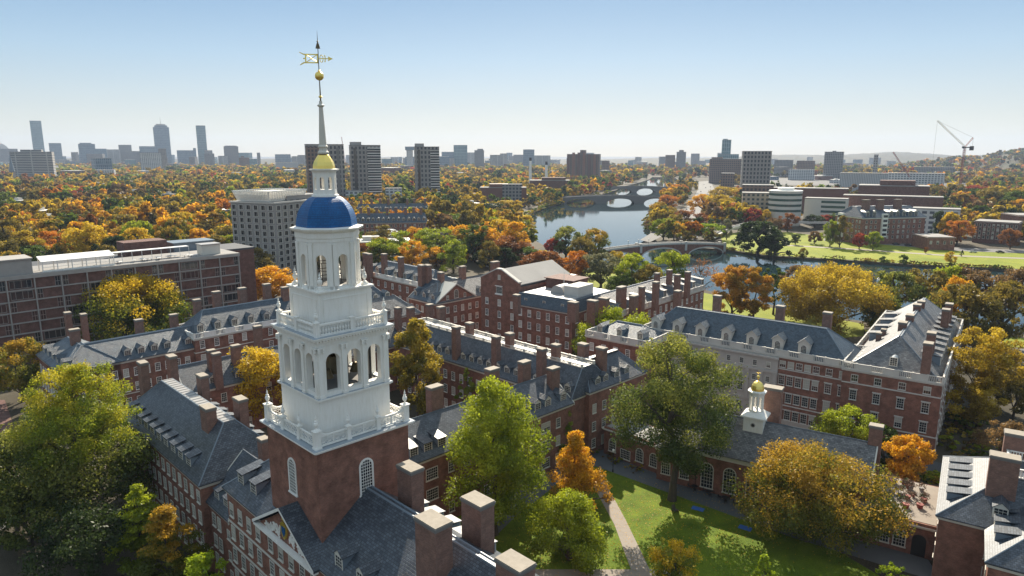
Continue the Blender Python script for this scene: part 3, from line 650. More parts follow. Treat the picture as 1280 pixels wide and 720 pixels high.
# W9 group right of the tower
O9 = un(452, 341.5, 16.5); P9 = un(521, 362, 16.5)
wing('flank_house', 'brick house with white balustrade and tall dormers right of the tower, near the river trees', O9, 136, (P9 - O9).length, 14, 16.5, 21, r=6.5, e0=5, e1=5, slate='slate_blue', bal=True,
     wins=[('f', 'w', 9, [13.4, 9.6, 6.0, 2.4])], dorms=[('f', 7, .9, 1.7, 1.9)], chims=[(457, 316, 25, 2, 1.5), (461.5, 317, 25, 2, 1.5), (480, 317, 25, 2, 1.5), (501, 321, 25, 1.8, 1.5)])
O9b = un(512, 372, 14.0); P9b = un(545, 380, 14.0)
wing('dormered_house', 'brick house with three dormers stepping down from the balustraded house', O9b, 136, (P9b - O9b).length, 15, 14, 19.5, r=7, g0=True, e1=7, slate='slate_blue',
     wins=[('f', 'w', 5, [10.4, 6.8, 3.2])], dorms=[('f', 3, .6, 1.5, 1.7)], chims=[(526.7, 331, 24.5, 2.2, 1.6), (534.7, 331, 24.5, 2.2, 1.6), (551, 340, 22.5, 2, 1.5)])
Lr = 34.0
rg = wing('pedimented_house', 'long brick house with a wide brick gable holding a round headed window', P9b, 46, Lr, 13, 14, 19.3, r=6.5, e0=6, e1=5, slate='slate_grey',
     wins=[('f', 'w', 11, [10.4, 6.8, 3.2])], dorms=[('f', [19.5, 22.5], .6, 1.4, 1.6)], chims=[(578, 332.5, 23.5, 2, 1.5), (618.7, 326.7, 24, 3, 1.6)])
k = MB(); k.slab([(.2, 14), (16.2, 14), (8.2, 19)], -.06, 6); k.build('gable_wall', M['brick'], rg)
k = MB()
for s_ in (-1, 1): k.add([(8.2 + s_ * 8.6, -.4, 13.9), (8.2, -.4, 19.2), (8.2, 6.5, 19.2), (8.2 + s_ * 8.6, 6.5, 13.9), (8.2 + s_ * 8.6, -.4, 14.3), (8.2, -.4, 19.6), (8.2, 6.5, 19.6), (8.2 + s_ * 8.6, 6.5, 14.3)], [(4, 5, 6, 7), (0, 1, 5, 4), (2, 3, 7, 6)])
k.build('gable_roof', M['cream'], rg)
window('arch2', rg, (8.2, -.08, 14.9)); window('sm', rg, (4.6, -.08, 14.8)); window('sm', rg, (11.8, -.08, 14.8))
# W11: gable block and mansard block
OG = un(601, 352, 21.5); PG = un(642, 361, 21.5); Lg = (PG - OG).length
gb = wing('gable_fronted_block', 'tall red brick block with a coped gable end and one big framed window', OG, 131, Lg, 30, 21.5, 22, flat=True, deckmat='metal_roof', corn=0, parapet=.0,
     wins=[('f', 'w', 3, [15.0, 11.4, 7.8, 4.2]), ('l', 'w', 7, [15.0, 11.4, 7.8, 4.2])])
k = MB(); gx = Lg * .5
k.slab([(0, 21.5), (Lg, 21.5), (Lg, 23.0), (gx + 1, 26.2), (gx - 1, 26.2), (0, 23.0)], 0, 1.0); k.build('gable_wall', M['brick'], gb); k = MB(); k.slab([(0, 21.5), (Lg, 21.5), (gx, 25.6)], 25, 26); k.build('rear_gable', M['brick'], gb)
k = MB()
for s_ in (-1, 1): k.add([(gx + s_ * gx, .6, 22.0), (gx, .6, 25.9), (gx, 26, 25.9), (gx + s_ * gx, 26, 22.0), (gx + s_ * gx, .6, 22.3), (gx, .6, 26.2), (gx, 26, 26.2), (gx + s_ * gx, 26, 22.3)], [(4, 5, 6, 7), (3, 2, 1, 0), (0, 3, 7, 4), (2, 3, 7, 6)])
k.build('pitched_roof', M['grey_roof'], gb)
k = MB()
for s_ in (-1, 1): k.add([(gx + s_ * (gx + .2), -.2, 22.8), (gx + s_ * 1, -.2, 26.1), (gx + s_ * 1, 1.2, 26.1), (gx + s_ * (gx + .2), 1.2, 22.8), (gx + s_ * (gx + .2), -.2, 23.15), (gx + s_, -.2, 26.45), (gx + s_, 1.2, 26.45), (gx + s_ * (gx + .2), 1.2, 23.15)], [(0, 1, 5, 4), (4, 5, 6, 7), (0, 3, 2, 1), (2, 3, 7, 6)])
k.cbox(gx, .5, 26.1, 2.3, 1.4, .35); k.build('coping', M['stone_pale'], gb)
window('wide', gb, (gx, -.01, 18.9), blind=0); window('sm', gb, (gx, -.01, 23.2))
k = MB(); k.box(gx - 1.4, gx + 1.4, -.5, -.12, 18.4, 18.8); k.box(gx - 1.4, gx + 1.4, -.5, -.12, 21.0, 21.2); k.build('bay_trim', M['white'], gb)
window('wide', gb, (-.01, 3, 18.6), R(-90), blind=0)
OM = un(645, 380, 17.0); PM = un(716, 392, 17.0); Lm = (PM - OM).length
mz = wing('mansard_block', 'five storey red brick block with a blue slate mansard storey and three dormers', OM, 129, Lm, 22, 17.0, 20.2, r=1.3, e0=.3, e1=.3, slate='slate_blue', trim='stone_pale',
     wins=[('f', 'w', 6, [14.0, 10.4, 6.8, 3.2]), ('r', 'w', 5, [14.0, 10.4, 6.8, 3.2])], dorms=[], corn=.35, chims=[(716.6, 377, 22, 2.6, 1.7), (646, 368, 22, 1.8, 1.4)])
for x in (3.4, Lm / 2, Lm - 3.6): window('sm', mz, (x, .35, 17.9))
k = MB(); k.box(1.5, Lm - 1.5, 1.6, 20.5, 20.35, 20.5); k.build('roof_deck', M['metal_roof'], mz)
k = MB(); k.box(Lm - 7, Lm - 2.2, 6, 14, 20.5, 23.2); k.build('brick_penthouse', M['stone_pale'], mz)
k = MB(); k.at(AZT((Lm - 9.5, 6, 20.5)) @ Matrix.Rotation(R(90), 4, 'X') @ AZT((0, 0, -8))); k.lathe([(2.4, 0), (2.4, 8)], 20); k.at(Matrix.Identity(4)); k.build('barrel_vault', M['metal_roof'], mz)
k = MB(); k.box(2, 12, 12, 20, 20.5, 23.4); k.box(1.6, 12.4, 11.6, 20.4, 23.4, 23.6); k.build('roof_plant', M['brick_dark'], mz)
k = MB(); k.tube((11.5, 8, 20.5), (11.5, 8, 27), .1, .05); k.build('flagpole', M['white'], mz)
# W12
O12 = un(733, 419, 15.5)
wing('balustraded_wing', 'brick wing with a carved white parapet joining the mansard block to the river house', O12, 129, 17, 13, 15.5, 18.6, r=6.4, e0=5, e1=5, slate='slate_blue', bal='stone_pale', wins=[('f', 'w', 5, [12, 8.4, 4.8, 1.6])],
     dorms=[('f', 3, .8, 1.5, 1.6)], chims=[(741, 375, 22, 2.6, 1.7), (755, 372, 22, 2.6, 1.7)])
O12b = un(768, 397, 16.0); P12 = un(880, 361, 16.0)
wing('chimneyed_river_house', 'grey slate roofed river house crowded with tall chimneys, behind the blue roofed building', O12b, math.degrees(math.atan2(P12.x - O12b.x, P12.y - O12b.y)), (P12 - O12b).length, 17, 16, 20.5, r=8.4, e0=5, e1=5, slate='slate_grey', bal='stone_pale',
     wins=[('f', 'w', 16, [13, 9.4, 5.8])], dorms=[('f', 9, .8, 1.8, 1.9, 2, 60, 'shed')],
     chims=[(777, 358, 23.5, 3, 1.7), (792.5, 369, 21.5, 2.6, 1.6), (802.5, 358, 23.5, 1.6, 1.3), (821.6, 341, 24, 1.6, 1.3), (820, 352, 24, 1.8, 1.4), (837, 337, 24, 1.8, 1.3), (847, 343, 24, 1.8, 1.4), (860, 339.4, 24, 1.8, 1.3), (847.5, 363, 22.5, 2, 1.5)])
# W13 stone-centred building
N13 = un(1178, 480, 15.8); O13 = un(802, 414, 15.8)
az13 = math.degrees(math.atan2(N13.x - O13.x, N13.y - O13.y))
L13 = (N13 - O13).length - 16.5
xr = lambda px, py, z: (un(px, py, z) - O13).dot(Vector((math.sin(R(az13)), math.cos(R(az13)))))
xs0, xs1 = xr(842, 421, 15.8), xr(970, 447, 15.8)
rL = xr(880, 386, 21.8)
w13 = wing('riverside_college_hall', 'long building with a pale stone centre and seven pedimented dormers on blue slate', O13, az13, L13, 15, 15.8, 21.6, r=7, e0=6, e1=L13 - xr(1037, 409, 21.6), slate='slate_blue', bal='stone_pale', trim='stone_pale',
     wins=[('f', 'ls', 4, [13.4], 1, xs0), ('f', 'l', 4, [9.3, 5.0, 1.2], 1, xs0), ('f', 'ls', 5, [13.3], xs1, L13 - 6), ('f', 'l', 5, [9.3, 5.2], xs1, L13 - 6), ('f', 'l', 5, [1.2], xs1, L13 - 6),
           ('f', 'ls', 2, [13.3], L13 - 5.6, L13 - .2), ('f', 'l', 2, [9.3, 5.2, 1.2], L13 - 5.6, L13 - .2)],
     dorms=[], chims=[(897, 369, 23.8, 1.9, 1.5), (976, 382, 23.8, 1.9, 1.5), (1035, 390, 23.8, 1.9, 1.5)], bands=(12.7, 4.3))
for (px, py) in ((831, 401), (858, 405), (885.5, 410), (916, 416), (948, 420.5), (981, 425), (1012, 431)):
    me = ped_dormer(M['slate_blue']); o = put(me[0], 'dormer', w13, (xr(px, py, 17.8), 1.3, 16.4)); put(me[1], 'window', o, (0, 0, .25)); put(me[2], 'pane', o, (0, 0, .25))
# stone centre
sc_ = MB(); sc_.box(xs0, xs1, -.5, -.0, 0, 15.3); sc_.box(xs0 - .1, xs1 + .1, -.85, -.5, 11.6, 12.1); sc_.box(xs0 - .1, xs1 + .1, -.7, -.5, 4.2, 4.7); sc_.box(xs0 - .2, xs1 + .2, -.95, -.5, 14.9, 15.32)
npil = 8
for i in range(npil + 1): x = xs0 + .5 + (xs1 - xs0 - 1) * i / npil; sc_.box(x - .38, x + .38, -.78, -.5, 4.7, 11.2); sc_.box(x - .48, x + .48, -.84, -.5, 11.2, 11.6)
sc_.build('stone_front', M['stone'], w13)
for i in range(npil):
    x = xs0 + .5 + (xs1 - xs0 - 1) * (i + .5) / npil
    kd = 'farch' if i in (3, 4) else 'l'
    window(kd, w13, (x, -.51, 6.2)); window('sm', w13, (x, -.51, 12.7)); window('l', w13, (x, -.51, 1.4))
    if kd != 'farch': window('sm', w13, (x, -.51, 9.3))
k = MB(); xm = (xs0 + xs1) / 2; k.box(xm - 2.2, xm + 2.2, -1.2, -.5, 6.0, 6.15); k.box(xm - 2.2, xm + 2.2, -1.2, -1.15, 6.9, 7.0)
for i in range(18): x = xm - 2.15 + i * .253; k.box(x - .02, x + .02, -1.19, -1.16, 6.1, 6.95)
k.build('balcony', M['black'], w13)
k = MB(); k.box(1, L13 - 1, -.25, -.0, 0, 1.0); k.build('plinth', M['stone'], w13)
# end wing running away to the river
az13c = 36.0
NW = N13
w13c = wing('river_end_wing', 'brick end wing with rows of chimneys running from its balustraded front towards the river', NW, az13c, 60, 18, 15.8, 22.0, r=8.8, e0=9, e1=2, slate='slate_grey', bal='stone_pale', trim='stone_pale',
     wins=[('f', 'l', 14, [9.3, 5.2, 1.2]), ('f', 'ls', 14, [13.3])], dorms=[('f', 9, .9, 2.2, 1.9, 8, 56, 'shed'), ('b', 4, .9, 2.0, 1.9, 8, 40, 'shed')],
     chims=[(1165, 415, 23.5, 2.2, 1.6), (1161, 428, 23.5, 2.2, 1.6), (1129, 402, 23.5, 2.2, 1.6), (1138, 393, 23.5, 2.2, 1.6), (1147, 380, 23.5, 2.2, 1.6), (1152, 376, 23.5, 2, 1.6), (1183, 386, 23.5, 2.2, 1.6), (1187, 379, 23.5, 2.2, 1.6), (1099, 415.5, 20.5, 1.2, 1.0, 14), (1105, 411, 20.5, 1.2, 1.0, 14)], bands=(12.7, 4.3), corn=.45)
for z, kd in ((13.3, 'ls'), (9.3, 'l'), (5.2, 'l'), (1.2, 'l')):
    for i in range(4): window(kd, w13c, (-.01, 18 - (2.4 + i * 4.4), z), R(-90))
me = dormer_mesh('round', 1.5, 1.9, 3.0, M['slate_grey']); o = put(me[0], 'dormer', w13c, (2.2, 9, 17.2), R(-90)); link('window', me[1], o); link('pane', me[2], o)

# far left modern block with grid facade
ZQ = 25.0
OQ = un(-30, 355, ZQ); PQ = un(298, 320, ZQ); LQ = (PQ - OQ).length; azQ = math.degrees(math.atan2(PQ.x - OQ.x, PQ.y - OQ.y))
rot = R(90 - azQ)
q = empty('grid_fronted_block', OQ, rot, 'long modern brick block with a pale concrete grid and a roof terrace', 'building')
k = MB(); k.box(0, LQ, .3, 17, 0, ZQ); k.build('wall', M['brick_dark'], q)
k = MB(); k.box(-.4, LQ + .4, -.3, 17.4, ZQ, ZQ + 1.1); k.build('parapet', M['concrete'], q)
k = MB(); k.box(.4, LQ - .2, .5, 16.6, ZQ + 1.1, ZQ + 1.15); k.build('roof', M['grey_roof'], q)
k = MB(); nb = 11; fl = 7
for i in range(nb + 1): x = LQ * i / nb; k.box(x - .16, x + .16, -.25, .3, 0, ZQ)
for j in range(1, fl + 1): z = ZQ - 3.2 * j; k.box(0, LQ, -.1, .3, z - .17, z + .17)
k.build('concrete_grid', M['concrete'], q)
gl = MB(); gl.box(-.6, .6, -.03, 0, 0, 2.6); gl_m = mm(gl, 'window', M['glass'])
gf = MB(); gf.box(-.68, -.6, -.06, 0, 0, 2.7); gf.box(.6, .68, -.06, 0, 0, 2.7); gf.box(-.04, .04, -.06, 0, 0, 2.6); gf.box(-.68, .68, -.06, 0, 1.2, 1.3); gf_m = mm(gf, 'frame', M['concrete'])
bg_ = MB(); bg_.box(-2.6, 2.6, -.05, 0, .3, 2.5); bg_m = mm(bg_, 'window', M['glass'])
bf = MB(); bf.box(-2.7, -2.6, -.1, 0, .2, 2.6); bf.box(2.6, 2.7, -.1, 0, .2, 2.6); bf.box(-2.6, 2.6, -.1, 0, 2.5, 2.6); bf.box(-2.6, 2.6, -.14, 0, .2, .3)
for x in (-1.5, .2, 1.5): bf.box(x - .04, x + .04, -.1, 0, .3, 2.5)
bf_m = mm(bf, 'frame', M['concrete'])
for j in range(fl):
    z = ZQ - 3.2 * (j + 1) + .3
    for i in range(nb):
        x = LQ * (i + .5) / nb; w_ = LQ / nb
        if (i * 3 + j * 5) % 7 in (1, 3): o = put(bg_m, 'window', q, (x, .29, z), 0, [('frame', bf_m)])
        else: put(gl_m, 'window', q, (x - w_ * .34 if (i + j) % 2 else x + w_ * .36, .29, z), 0, [('frame', gf_m)])
# roof things: west penthouse, canopy pavilion, hut, far wing
def loc(px, py, z): 
    p = un(px, py, z) - OQ; c, s = math.cos(-rot), math.sin(-rot); return (c * p.x - s * p.y, s * p.x + c * p.y)
zr_ = ZQ + 1.15
k = MB(); xa = loc(38, 340, zr_)[0]; k.box(.5, xa, 1.2, 11, zr_, zr_ + 4.2); k.box(.2, xa + .3, .9, 11.3, zr_ + 4.2, zr_ + 4.6); k.build('penthouse', M['concrete'], q)
x0, x1 = loc(40, 335, zr_)[0], loc(124, 325, zr_)[0]
pv = empty('roof_pavilion', (0, 0), 0, 'white canvas roofed pavilion on the roof terrace', 'canopy', z=0); pv.location = q.matrix_basis @ Vector((x0, 1.4, zr_ + .0)); 
Tq = Matrix.Translation((OQ.x, OQ.y, 0)) @ Matrix.Rotation(rot, 4, 'Z')
def place(o, x, y, z): o.location = Tq @ Vector((x, y, z)); o.rotation_euler = (0, 0, rot)
place(pv, x0 + .4, 1.2, zr_); Lp = x1 - x0
k = MB(); nbp = 5
k.add([(-.3, -.3, 3.0), (Lp, -.3, 3.0), (Lp, 5, 4.1), (-.3, 5, 4.1), (-.3, -.3, 3.15), (Lp, -.3, 3.15), (Lp, 5, 4.25), (-.3, 5, 4.25)], [(3, 2, 1, 0), (4, 5, 6, 7), (0, 1, 5, 4), (1, 2, 6, 5), (2, 3, 7, 6), (3, 0, 4, 7)]); k.build('canopy_roof', M['tent'], pv)
for i in range(nbp + 1):
    for y in (0, 4.6): k = MB(); x = (Lp - .3) * i / nbp; k.box(x - .12, x + .12, y - .12, y + .12, 0, 3.0 + y * .2); k.build('post', M['white'], pv)
k = MB(); k.box(0, Lp - .3, -.05, .05, 0, .5); k.box(0, Lp - .3, -.04, .04, 1.3, 1.4); k.build('railing', M['white'], pv)
x2 = loc(243, 320, zr_)[0]
pg = empty('roof_pergola', (0, 0), 0, 'long thin white pergola roof beside the canvas pavilion', 'canopy'); place(pg, x1 + .8, 5.5, zr_); Lp2 = x2 - x1 - 1.5
k = MB(); k.box(0, Lp2, 0, 2.6, 3.1, 3.3); k.build('pergola_roof', M['tent'], pg)
for i in range(9): k = MB(); x = Lp2 * i / 8; k.box(x - .06, x + .06, .1, .22, 0, 3.1); k.build('post', M['white'], pg)
for i in range(26):
    x = x1 + 1 + random.random() * (x2 - x1); y = 1.2 + random.random() * 4
    o = empty('terrace_table', (0, 0), 0, 'pale outdoor table on the planted roof terrace of the grid fronted block', 'table', 'tables on the roof terrace'); place(o, x, y, zr_)
    k = MB(); k.cbox(0, 0, .7, 1.1, 1.1, .06); k.build('table_top', M['tent'], o); k = MB(); k.tube((0, 0, 0), (0, 0, .7), .05); k.build('leg', M['black'], o)
k = MB(); hx, hy = loc(258, 313, zr_ + 1); k.cbox(hx, 5, zr_, 6.2, 4.5, 3.4); k.cbox(hx, 5, zr_ + 3.4, 6.8, 5.1, .3, 1); k.build('stair_hut', [M['cream'], M['metal_roof']], q)
OQ2 = shift(OQ, azQ - 90, 17.5)
q2 = empty('rear_block', OQ2, rot, 'dark roofed rear block with a brick plant room behind the roof terrace', 'building')
k = MB(); k.box(2, LQ + 14, 0, 17, 0, ZQ - .4); k.build('wall', M['brick_dark'], q2); k = MB(); k.box(1.6, LQ + 14.4, -.1, 17.4, ZQ - .4, ZQ + .3); k.build('parapet', M['dark_roof'], q2)
k = MB(); k.box(LQ - 30, LQ - 16, 4, 12, ZQ + .3, ZQ + 5.4); k.build('plant_room', M['brick_dark'], q2); k = MB(); k.box(LQ - 14, LQ, 3, 11, ZQ + .3, ZQ + 3.8); k.box(LQ - 14.5, LQ + .5, 2.5, 11.5, ZQ + 3.8, ZQ + 4.1); k.build('roof_house', M['copper'], q2)
# ================================================================== the bell tower
TK = 31.7 / 31.0
def tz(z): return 60 - (60 - z) * TK
Ct = Vector((-20.45 * TK, 75.4 * TK))
ang = R(44.5)
tw = empty('bell_tower', Ct, ang, 'tall white and red brick bell tower with a blue dome, gold lantern and weathervane', 'tower')
# local axes: +x = right-away (b), -y = towards right-front (-a) ; faces: -y (right face in view), -x (left face in view)
h0 = 5.85 * TK
zt = tz(29.1)
k = MB(); k.box(-h0, h0, -h0, h0, 4, zt); k.build('brick_shaft', M['brick'], tw)
def ring(b, h, z0, z1, mi=0): b.box(-h, h, -h, h, z0, z1, mi)
k = MB(); ring(k, h0 + .15, zt, zt + .18); ring(k, h0 + .42, zt + .18, zt + .34); ring(k, h0 + .62, zt + .34, zt + .5); k.build('lower_cornice', M['white'], tw)
k = MB(); ring(k, h0 + .6, zt + .5, zt + .515); k.build('lead_flat', M['lead'], tw)
za = zt + .5
sw = archwin(1.45, 4.1, M['white'], fw=.22, cols=5, bar=.055)
for ro, (x, y) in ((0, (0, -h0 - .01)), (R(-90), (-h0 - .01, 0)), (R(90), (h0 + .01, 0)), (R(180), (0, h0 + .01))):
    o = link('window', sw[1][0], tw); o.location = (x, y, tz(22.6)); o.rotation_euler = (0, 0, ro); link('frame', sw[0], o)
URN = [(.26, 0), (.26, .12), (.12, .2), (.1, .35), (.24, .5), (.3, .75), (.26, .95), (.12, 1.05), (.2, 1.12), (.2, 1.2), (.08, 1.3), (.12, 1.5), (.05, 1.75), (.01, 1.95)]
def urn(b, x, y, z, s=1.0): b.lathe([(r * s, z + q * s) for r, q in URN], 12, x, y)
# lower balustrade with fret panels
hb = h0 - .2
pb = MB(); fr = MB(); un_ = MB()
for q_ in range(4):
    T = rz(R(90) * q_)
    pb.at(T); fr.at(T); un_.at(T)
    for i in range(4):
        x = -hb + 2 * hb * i / 3
        big = .34 if i in (0, 3) else .22
        if i < 3: pb.box(x - big, x + big, -hb - big, -hb + big, za, za + (1.95 if i == 0 else 1.5)); pb.box(x - big - .1, x + big + .1, -hb - big - .1, -hb + big + .1, za + (1.95 if i == 0 else 1.5), za + (2.1 if i == 0 else 1.62)); pb.box(x - big - .06, x + big + .06, -hb - big - .06, -hb + big + .06, za, za + .22); urn(un_, x, -hb, za + (2.1 if i == 0 else 1.62), .92 if i == 0 else .8)
        if i < 3:
            xa, xb = x + (.34 if i == 0 else .22), x + 2 * hb / 3 - (.34 if i == 2 else .22)
            fr.box(xa, xb, -hb - .09, -hb + .09, za + .12, za + .3); fr.box(xa, xb, -hb - .09, -hb + .09, za + 1.2, za + 1.36)
            mid = (xa + xb) / 2; fr.box(mid - .07, mid + .07, -hb - .07, -hb + .07, za + .3, za + 1.2)
            for (p, r_) in ((xa, mid - .07), (mid + .07, xb)):      # chinoiserie fret
                w_ = r_ - p; z0_, z1_ = za + .3, za + 1.2; t = .03; d = .05
                def bar(x0, zz0, x1, zz1): fr.tube((x0, -hb, zz0), (x1, -hb, zz1), t, n=4)
                xm_, zm_ = (p + r_) / 2, (z0_ + z1_) / 2
                for (u0, v0, u1, v1) in ((0, 0, .5, .5), (1, 0, .5, .5), (0, 1, .5, .5), (1, 1, .5, .5), (.5, 0, 0, .5), (.5, 0, 1, .5), (.5, 1, 0, .5), (.5, 1, 1, .5), (.25, 0, .25, 1), (.75, 0, .75, 1), (0, .25, 1, .25), (0, .75, 1, .75)):
                    bar(p + w_ * u0, z0_ + .9 * v0, p + w_ * u1, z0_ + .9 * v1)
            # sweep up to the corner posts
            if i in (0, 2):
                sx_ = xa if i == 0 else xb; dr = 1 if i == 0 else -1
                for m_ in range(4): fr.box(min(sx_ + dr * m_ * .22, sx_ + dr * (m_ + 1) * .22), max(sx_ + dr * m_ * .22, sx_ + dr * (m_ + 1) * .22), -hb - .09, -hb + .09, za + 1.36, za + 1.36 + .42 * (1 - m_ / 4) ** 1.6)
I4 = Matrix.Identity(4)
pb.at(I4); fr.at(I4); un_.at(I4)
bl = fr.build('fret_balustrade', M['white'], tw); pb.build('posts', M['white'], bl); un_.build('urns', M['white'], bl)
# white drum box, first ledge
h1 = 4.43 * TK; zb1 = tz(34.1)
k = MB(); ring(k, h1, za, zb1); k.build('white_base', M['white'], tw)
k = MB(); ring(k, h1 + .16, zb1, zb1 + .15); ring(k, h1 + .32, zb1 + .15, zb1 + .36); k.build('ledge', M['white'], tw)
k = MB(); ring(k, h1 + .3, zb1 + .36, zb1 + .372); k.build('lead_flat', M['lead'], tw)
# belfry with three open arches a side
h2 = 4.36 * TK; z2 = zb1 + .36; z3 = tz(40.25)
bf_ = MB(); pil = MB(); aw = 1.72; hh = h2
T_arch = z3 - 1.1
for q_ in range(4):
    T = rz(R(90) * q_); bf_.at(T); pil.at(T)
    cxs = [-2.65, 0, 2.65]
    th = .75
    y0, y1 = -hh, -hh + th
    zs0 = z2 + .5; zsp = T_arch - aw / 2
    e = hh - (th if q_ % 2 else 0)
    bf_.box(-e, e, y0, y1, z2, zs0)
    edges = [-e] + [v for c in cxs for v in (c - aw / 2, c + aw / 2)] + [e]
    for i in range(0, 8, 2): bf_.box(edges[i], edges[i + 1], y0, y1, zs0, z3)
    for c in cxs:
        pts = archpts(aw, zsp, 12, c)
        for i in range(12):
            (xa, za_), (xb, zb_) = pts[i], pts[i + 1]
            bf_.add([(xa, y0, za_), (xb, y0, zb_), (xb, y0, z3), (xa, y0, z3), (xa, y1, za_), (xb, y1, zb_), (xb, y1, z3), (xa, y1, z3)], [(1, 0, 3, 2), (4, 5, 6, 7), (0, 1, 5, 4)])
    # pilasters with carved capitals
    for x in (-hh + .32, -1.31, 1.31, hh - .32):
        if x > 0 and x > 2 and False: continue
        pil.box(x - .28, x + .28, -hh - .2, -hh, z2 + .02, z3 - .45); pil.box(x - .34, x + .34, -hh - .27, -hh, z2, z2 + .3)
        pil.box(x - .33, x + .33, -hh - .26, -hh, z3 - .85, z3 - .78)
        for s_ in (-1, 1):
            for zz in (.66, .42): pil.at(T @ AZT((x + s_ * .27, -hh - .28, z3 - zz)) @ Matrix.Rotation(R(90), 4, 'X')); pil.lathe([(.15, -.1), (.15, .1)], 8)
        pil.at(T); pil.box(x - .45, x + .45, -hh - .36, -hh, z3 - .3, z3 - .18)
        for s_ in (-.15, 0, .15): pil.box(x + s_ - .05, x + s_ + .05, -hh - .3, -hh - .2, z3 - .7, z3 - .32)
bf_.at(I4); pil.at(I4)
bf_.build('belfry_wall', M['white'], tw); pil.build('pilasters', M['white'], tw)
k = MB(); ring(k, h2 - .75, z2 + .0, z2 + .3); k.build('belfry_floor', M['concrete_dark'], tw)
k = MB(); ring(k, h2 - .76, z3 - .5, z3 - .2); k.build('belfry_ceiling', M['black'], tw)
# bells
for i, (x, y, s_) in enumerate(((0, 0, 1.5), (-1.9, 1.4, .8), (1.9, 1.5, .8), (-1.8, -1.7, .7), (1.8, -1.6, .7))):
    k = MB(); k.lathe([(.95 * s_, 0), (.8 * s_, .25 * s_), (.6 * s_, .8 * s_), (.5 * s_, 1.25 * s_), (.3 * s_, 1.5 * s_), (.1 * s_, 1.55 * s_)], 18)
    o = k.build('bell', M['bronze'], tw); o.location = (x, y, z2 + 1.2)
k = MB()
for x in (-2, 0, 2): k.box(x - .12, x + .12, -3.4, 3.4, z3 - 1.6, z3 - 1.35)
for x, y in ((-3.0, -3.0), (3, 3), (-3, 3), (3, -3), (0, 2.9), (0, -2.9)): k.box(x - .1, x + .1, y - .1, y + .1, z2 + .3, z3 - .5)
k.build('bell_frame', M['black'], tw)
# entablature and cornice 2
h3 = 5.0 * TK; zc = tz(41.2)
k = MB(); ring(k, h2 + .12, z3, z3 + .3); ring(k, h2 + .3, z3 + .3, zc - .32); ring(k, h3 - .12, zc - .32, zc - .12); ring(k, h3, zc - .12, zc)
nd = 26
for q_ in range(4):
    k.at(rz(R(90) * q_))
    for i in range(nd): x = -h3 + .5 + (2 * h3 - 1) * i / (nd - 1); k.box(x - .08, x + .08, -h3 + .14, -h2 - .3, zc - .5, zc - .325)
k.at(I4); k.build('entablature', M['white'], tw)
k = MB(); ring(k, h3 - .02, zc, zc + .012); k.build('lead_flat', M['lead'], tw)
# upper balustrade, turned balusters
hb = 4.22 * TK; pb = MB(); un_ = MB(); tb = MB()
BAL = [(.07, 0), (.07, .06), (.04, .12), (.1, .3), (.1, .42), (.045, .62), (.04, .8), (.07, .86), (.07, .95)]
for q_ in range(4):
    T = rz(R(90) * q_); pb.at(T); un_.at(T); tb.at(T)
    for i in range(2):
        x = -hb + hb * i
        pb.box(x - .25, x + .25, -hb - .25, -hb + .25, zc, zc + 1.5); pb.box(x - .31, x + .31, -hb - .31, -hb + .31, zc + 1.5, zc + 1.62)
        if i == 0: urn(un_, x, -hb, zc + 1.62, .82)
        xa, xb = x + .25, x + hb - .25
        tb.box(xa, xb, -hb - .16, -hb + .16, zc, zc + .22); tb.box(xa, xb, -hb - .16, -hb + .16, zc + 1.17, zc + 1.36)
        n_ = 11
        for j in range(n_): tb.lathe([(r_ * 1.15, zc + .22 + q * 1.0) for r_, q in BAL], 8, xa + (xb - xa) * (j + .5) / n_, -hb, capb=False, capt=False)
pb.at(I4); un_.at(I4); tb.at(I4)
bl = tb.build('turned_balustrade', M['white'], tw); pb.build('posts', M['white'], bl); un_.build('urns', M['white'], bl)
# panelled box
h4 = 3.24 * TK; zd = tz(45.5)
k = MB(); ring(k, h4, zc, zd)
for q_ in range(4):
    k.at(rz(R(90) * q_))
    for (a, b, c, d) in ((-h4 + .5, h4 - .5, zc + 1.0, zc + 1.12), (-h4 + .5, h4 - .5, zd - .72, zd - .6), (-h4 + .5, -h4 + .62, zc + 1.12, zd - .72), (h4 - .62, h4 - .5, zc + 1.12, zd - .72)): k.box(a, b, -h4 - .06, -h4, c, d)
    k.box(-h4 - .05, -h4 + .25, -h4 - .05, -h4, zc, zd - .25)
k.at(I4); k.build('panelled_stage', M['white'], tw)
k = MB(); ring(k, h4 + .12, zd, zd + .12); ring(k, h4 + .27, zd + .12, zd + .3); k.build('ledge', M['white'], tw)
un_ = MB()
for sx_ in (-1, 1):
    for sy_ in (-1, 1): un_.cbox(sx_ * 2.82, sy_ * 2.82, zd + .3, .6, .6, .25); urn(un_, sx_ * 2.82, sy_ * 2.82, zd + .55, .95)
un_.build('urns', M['white'], tw)
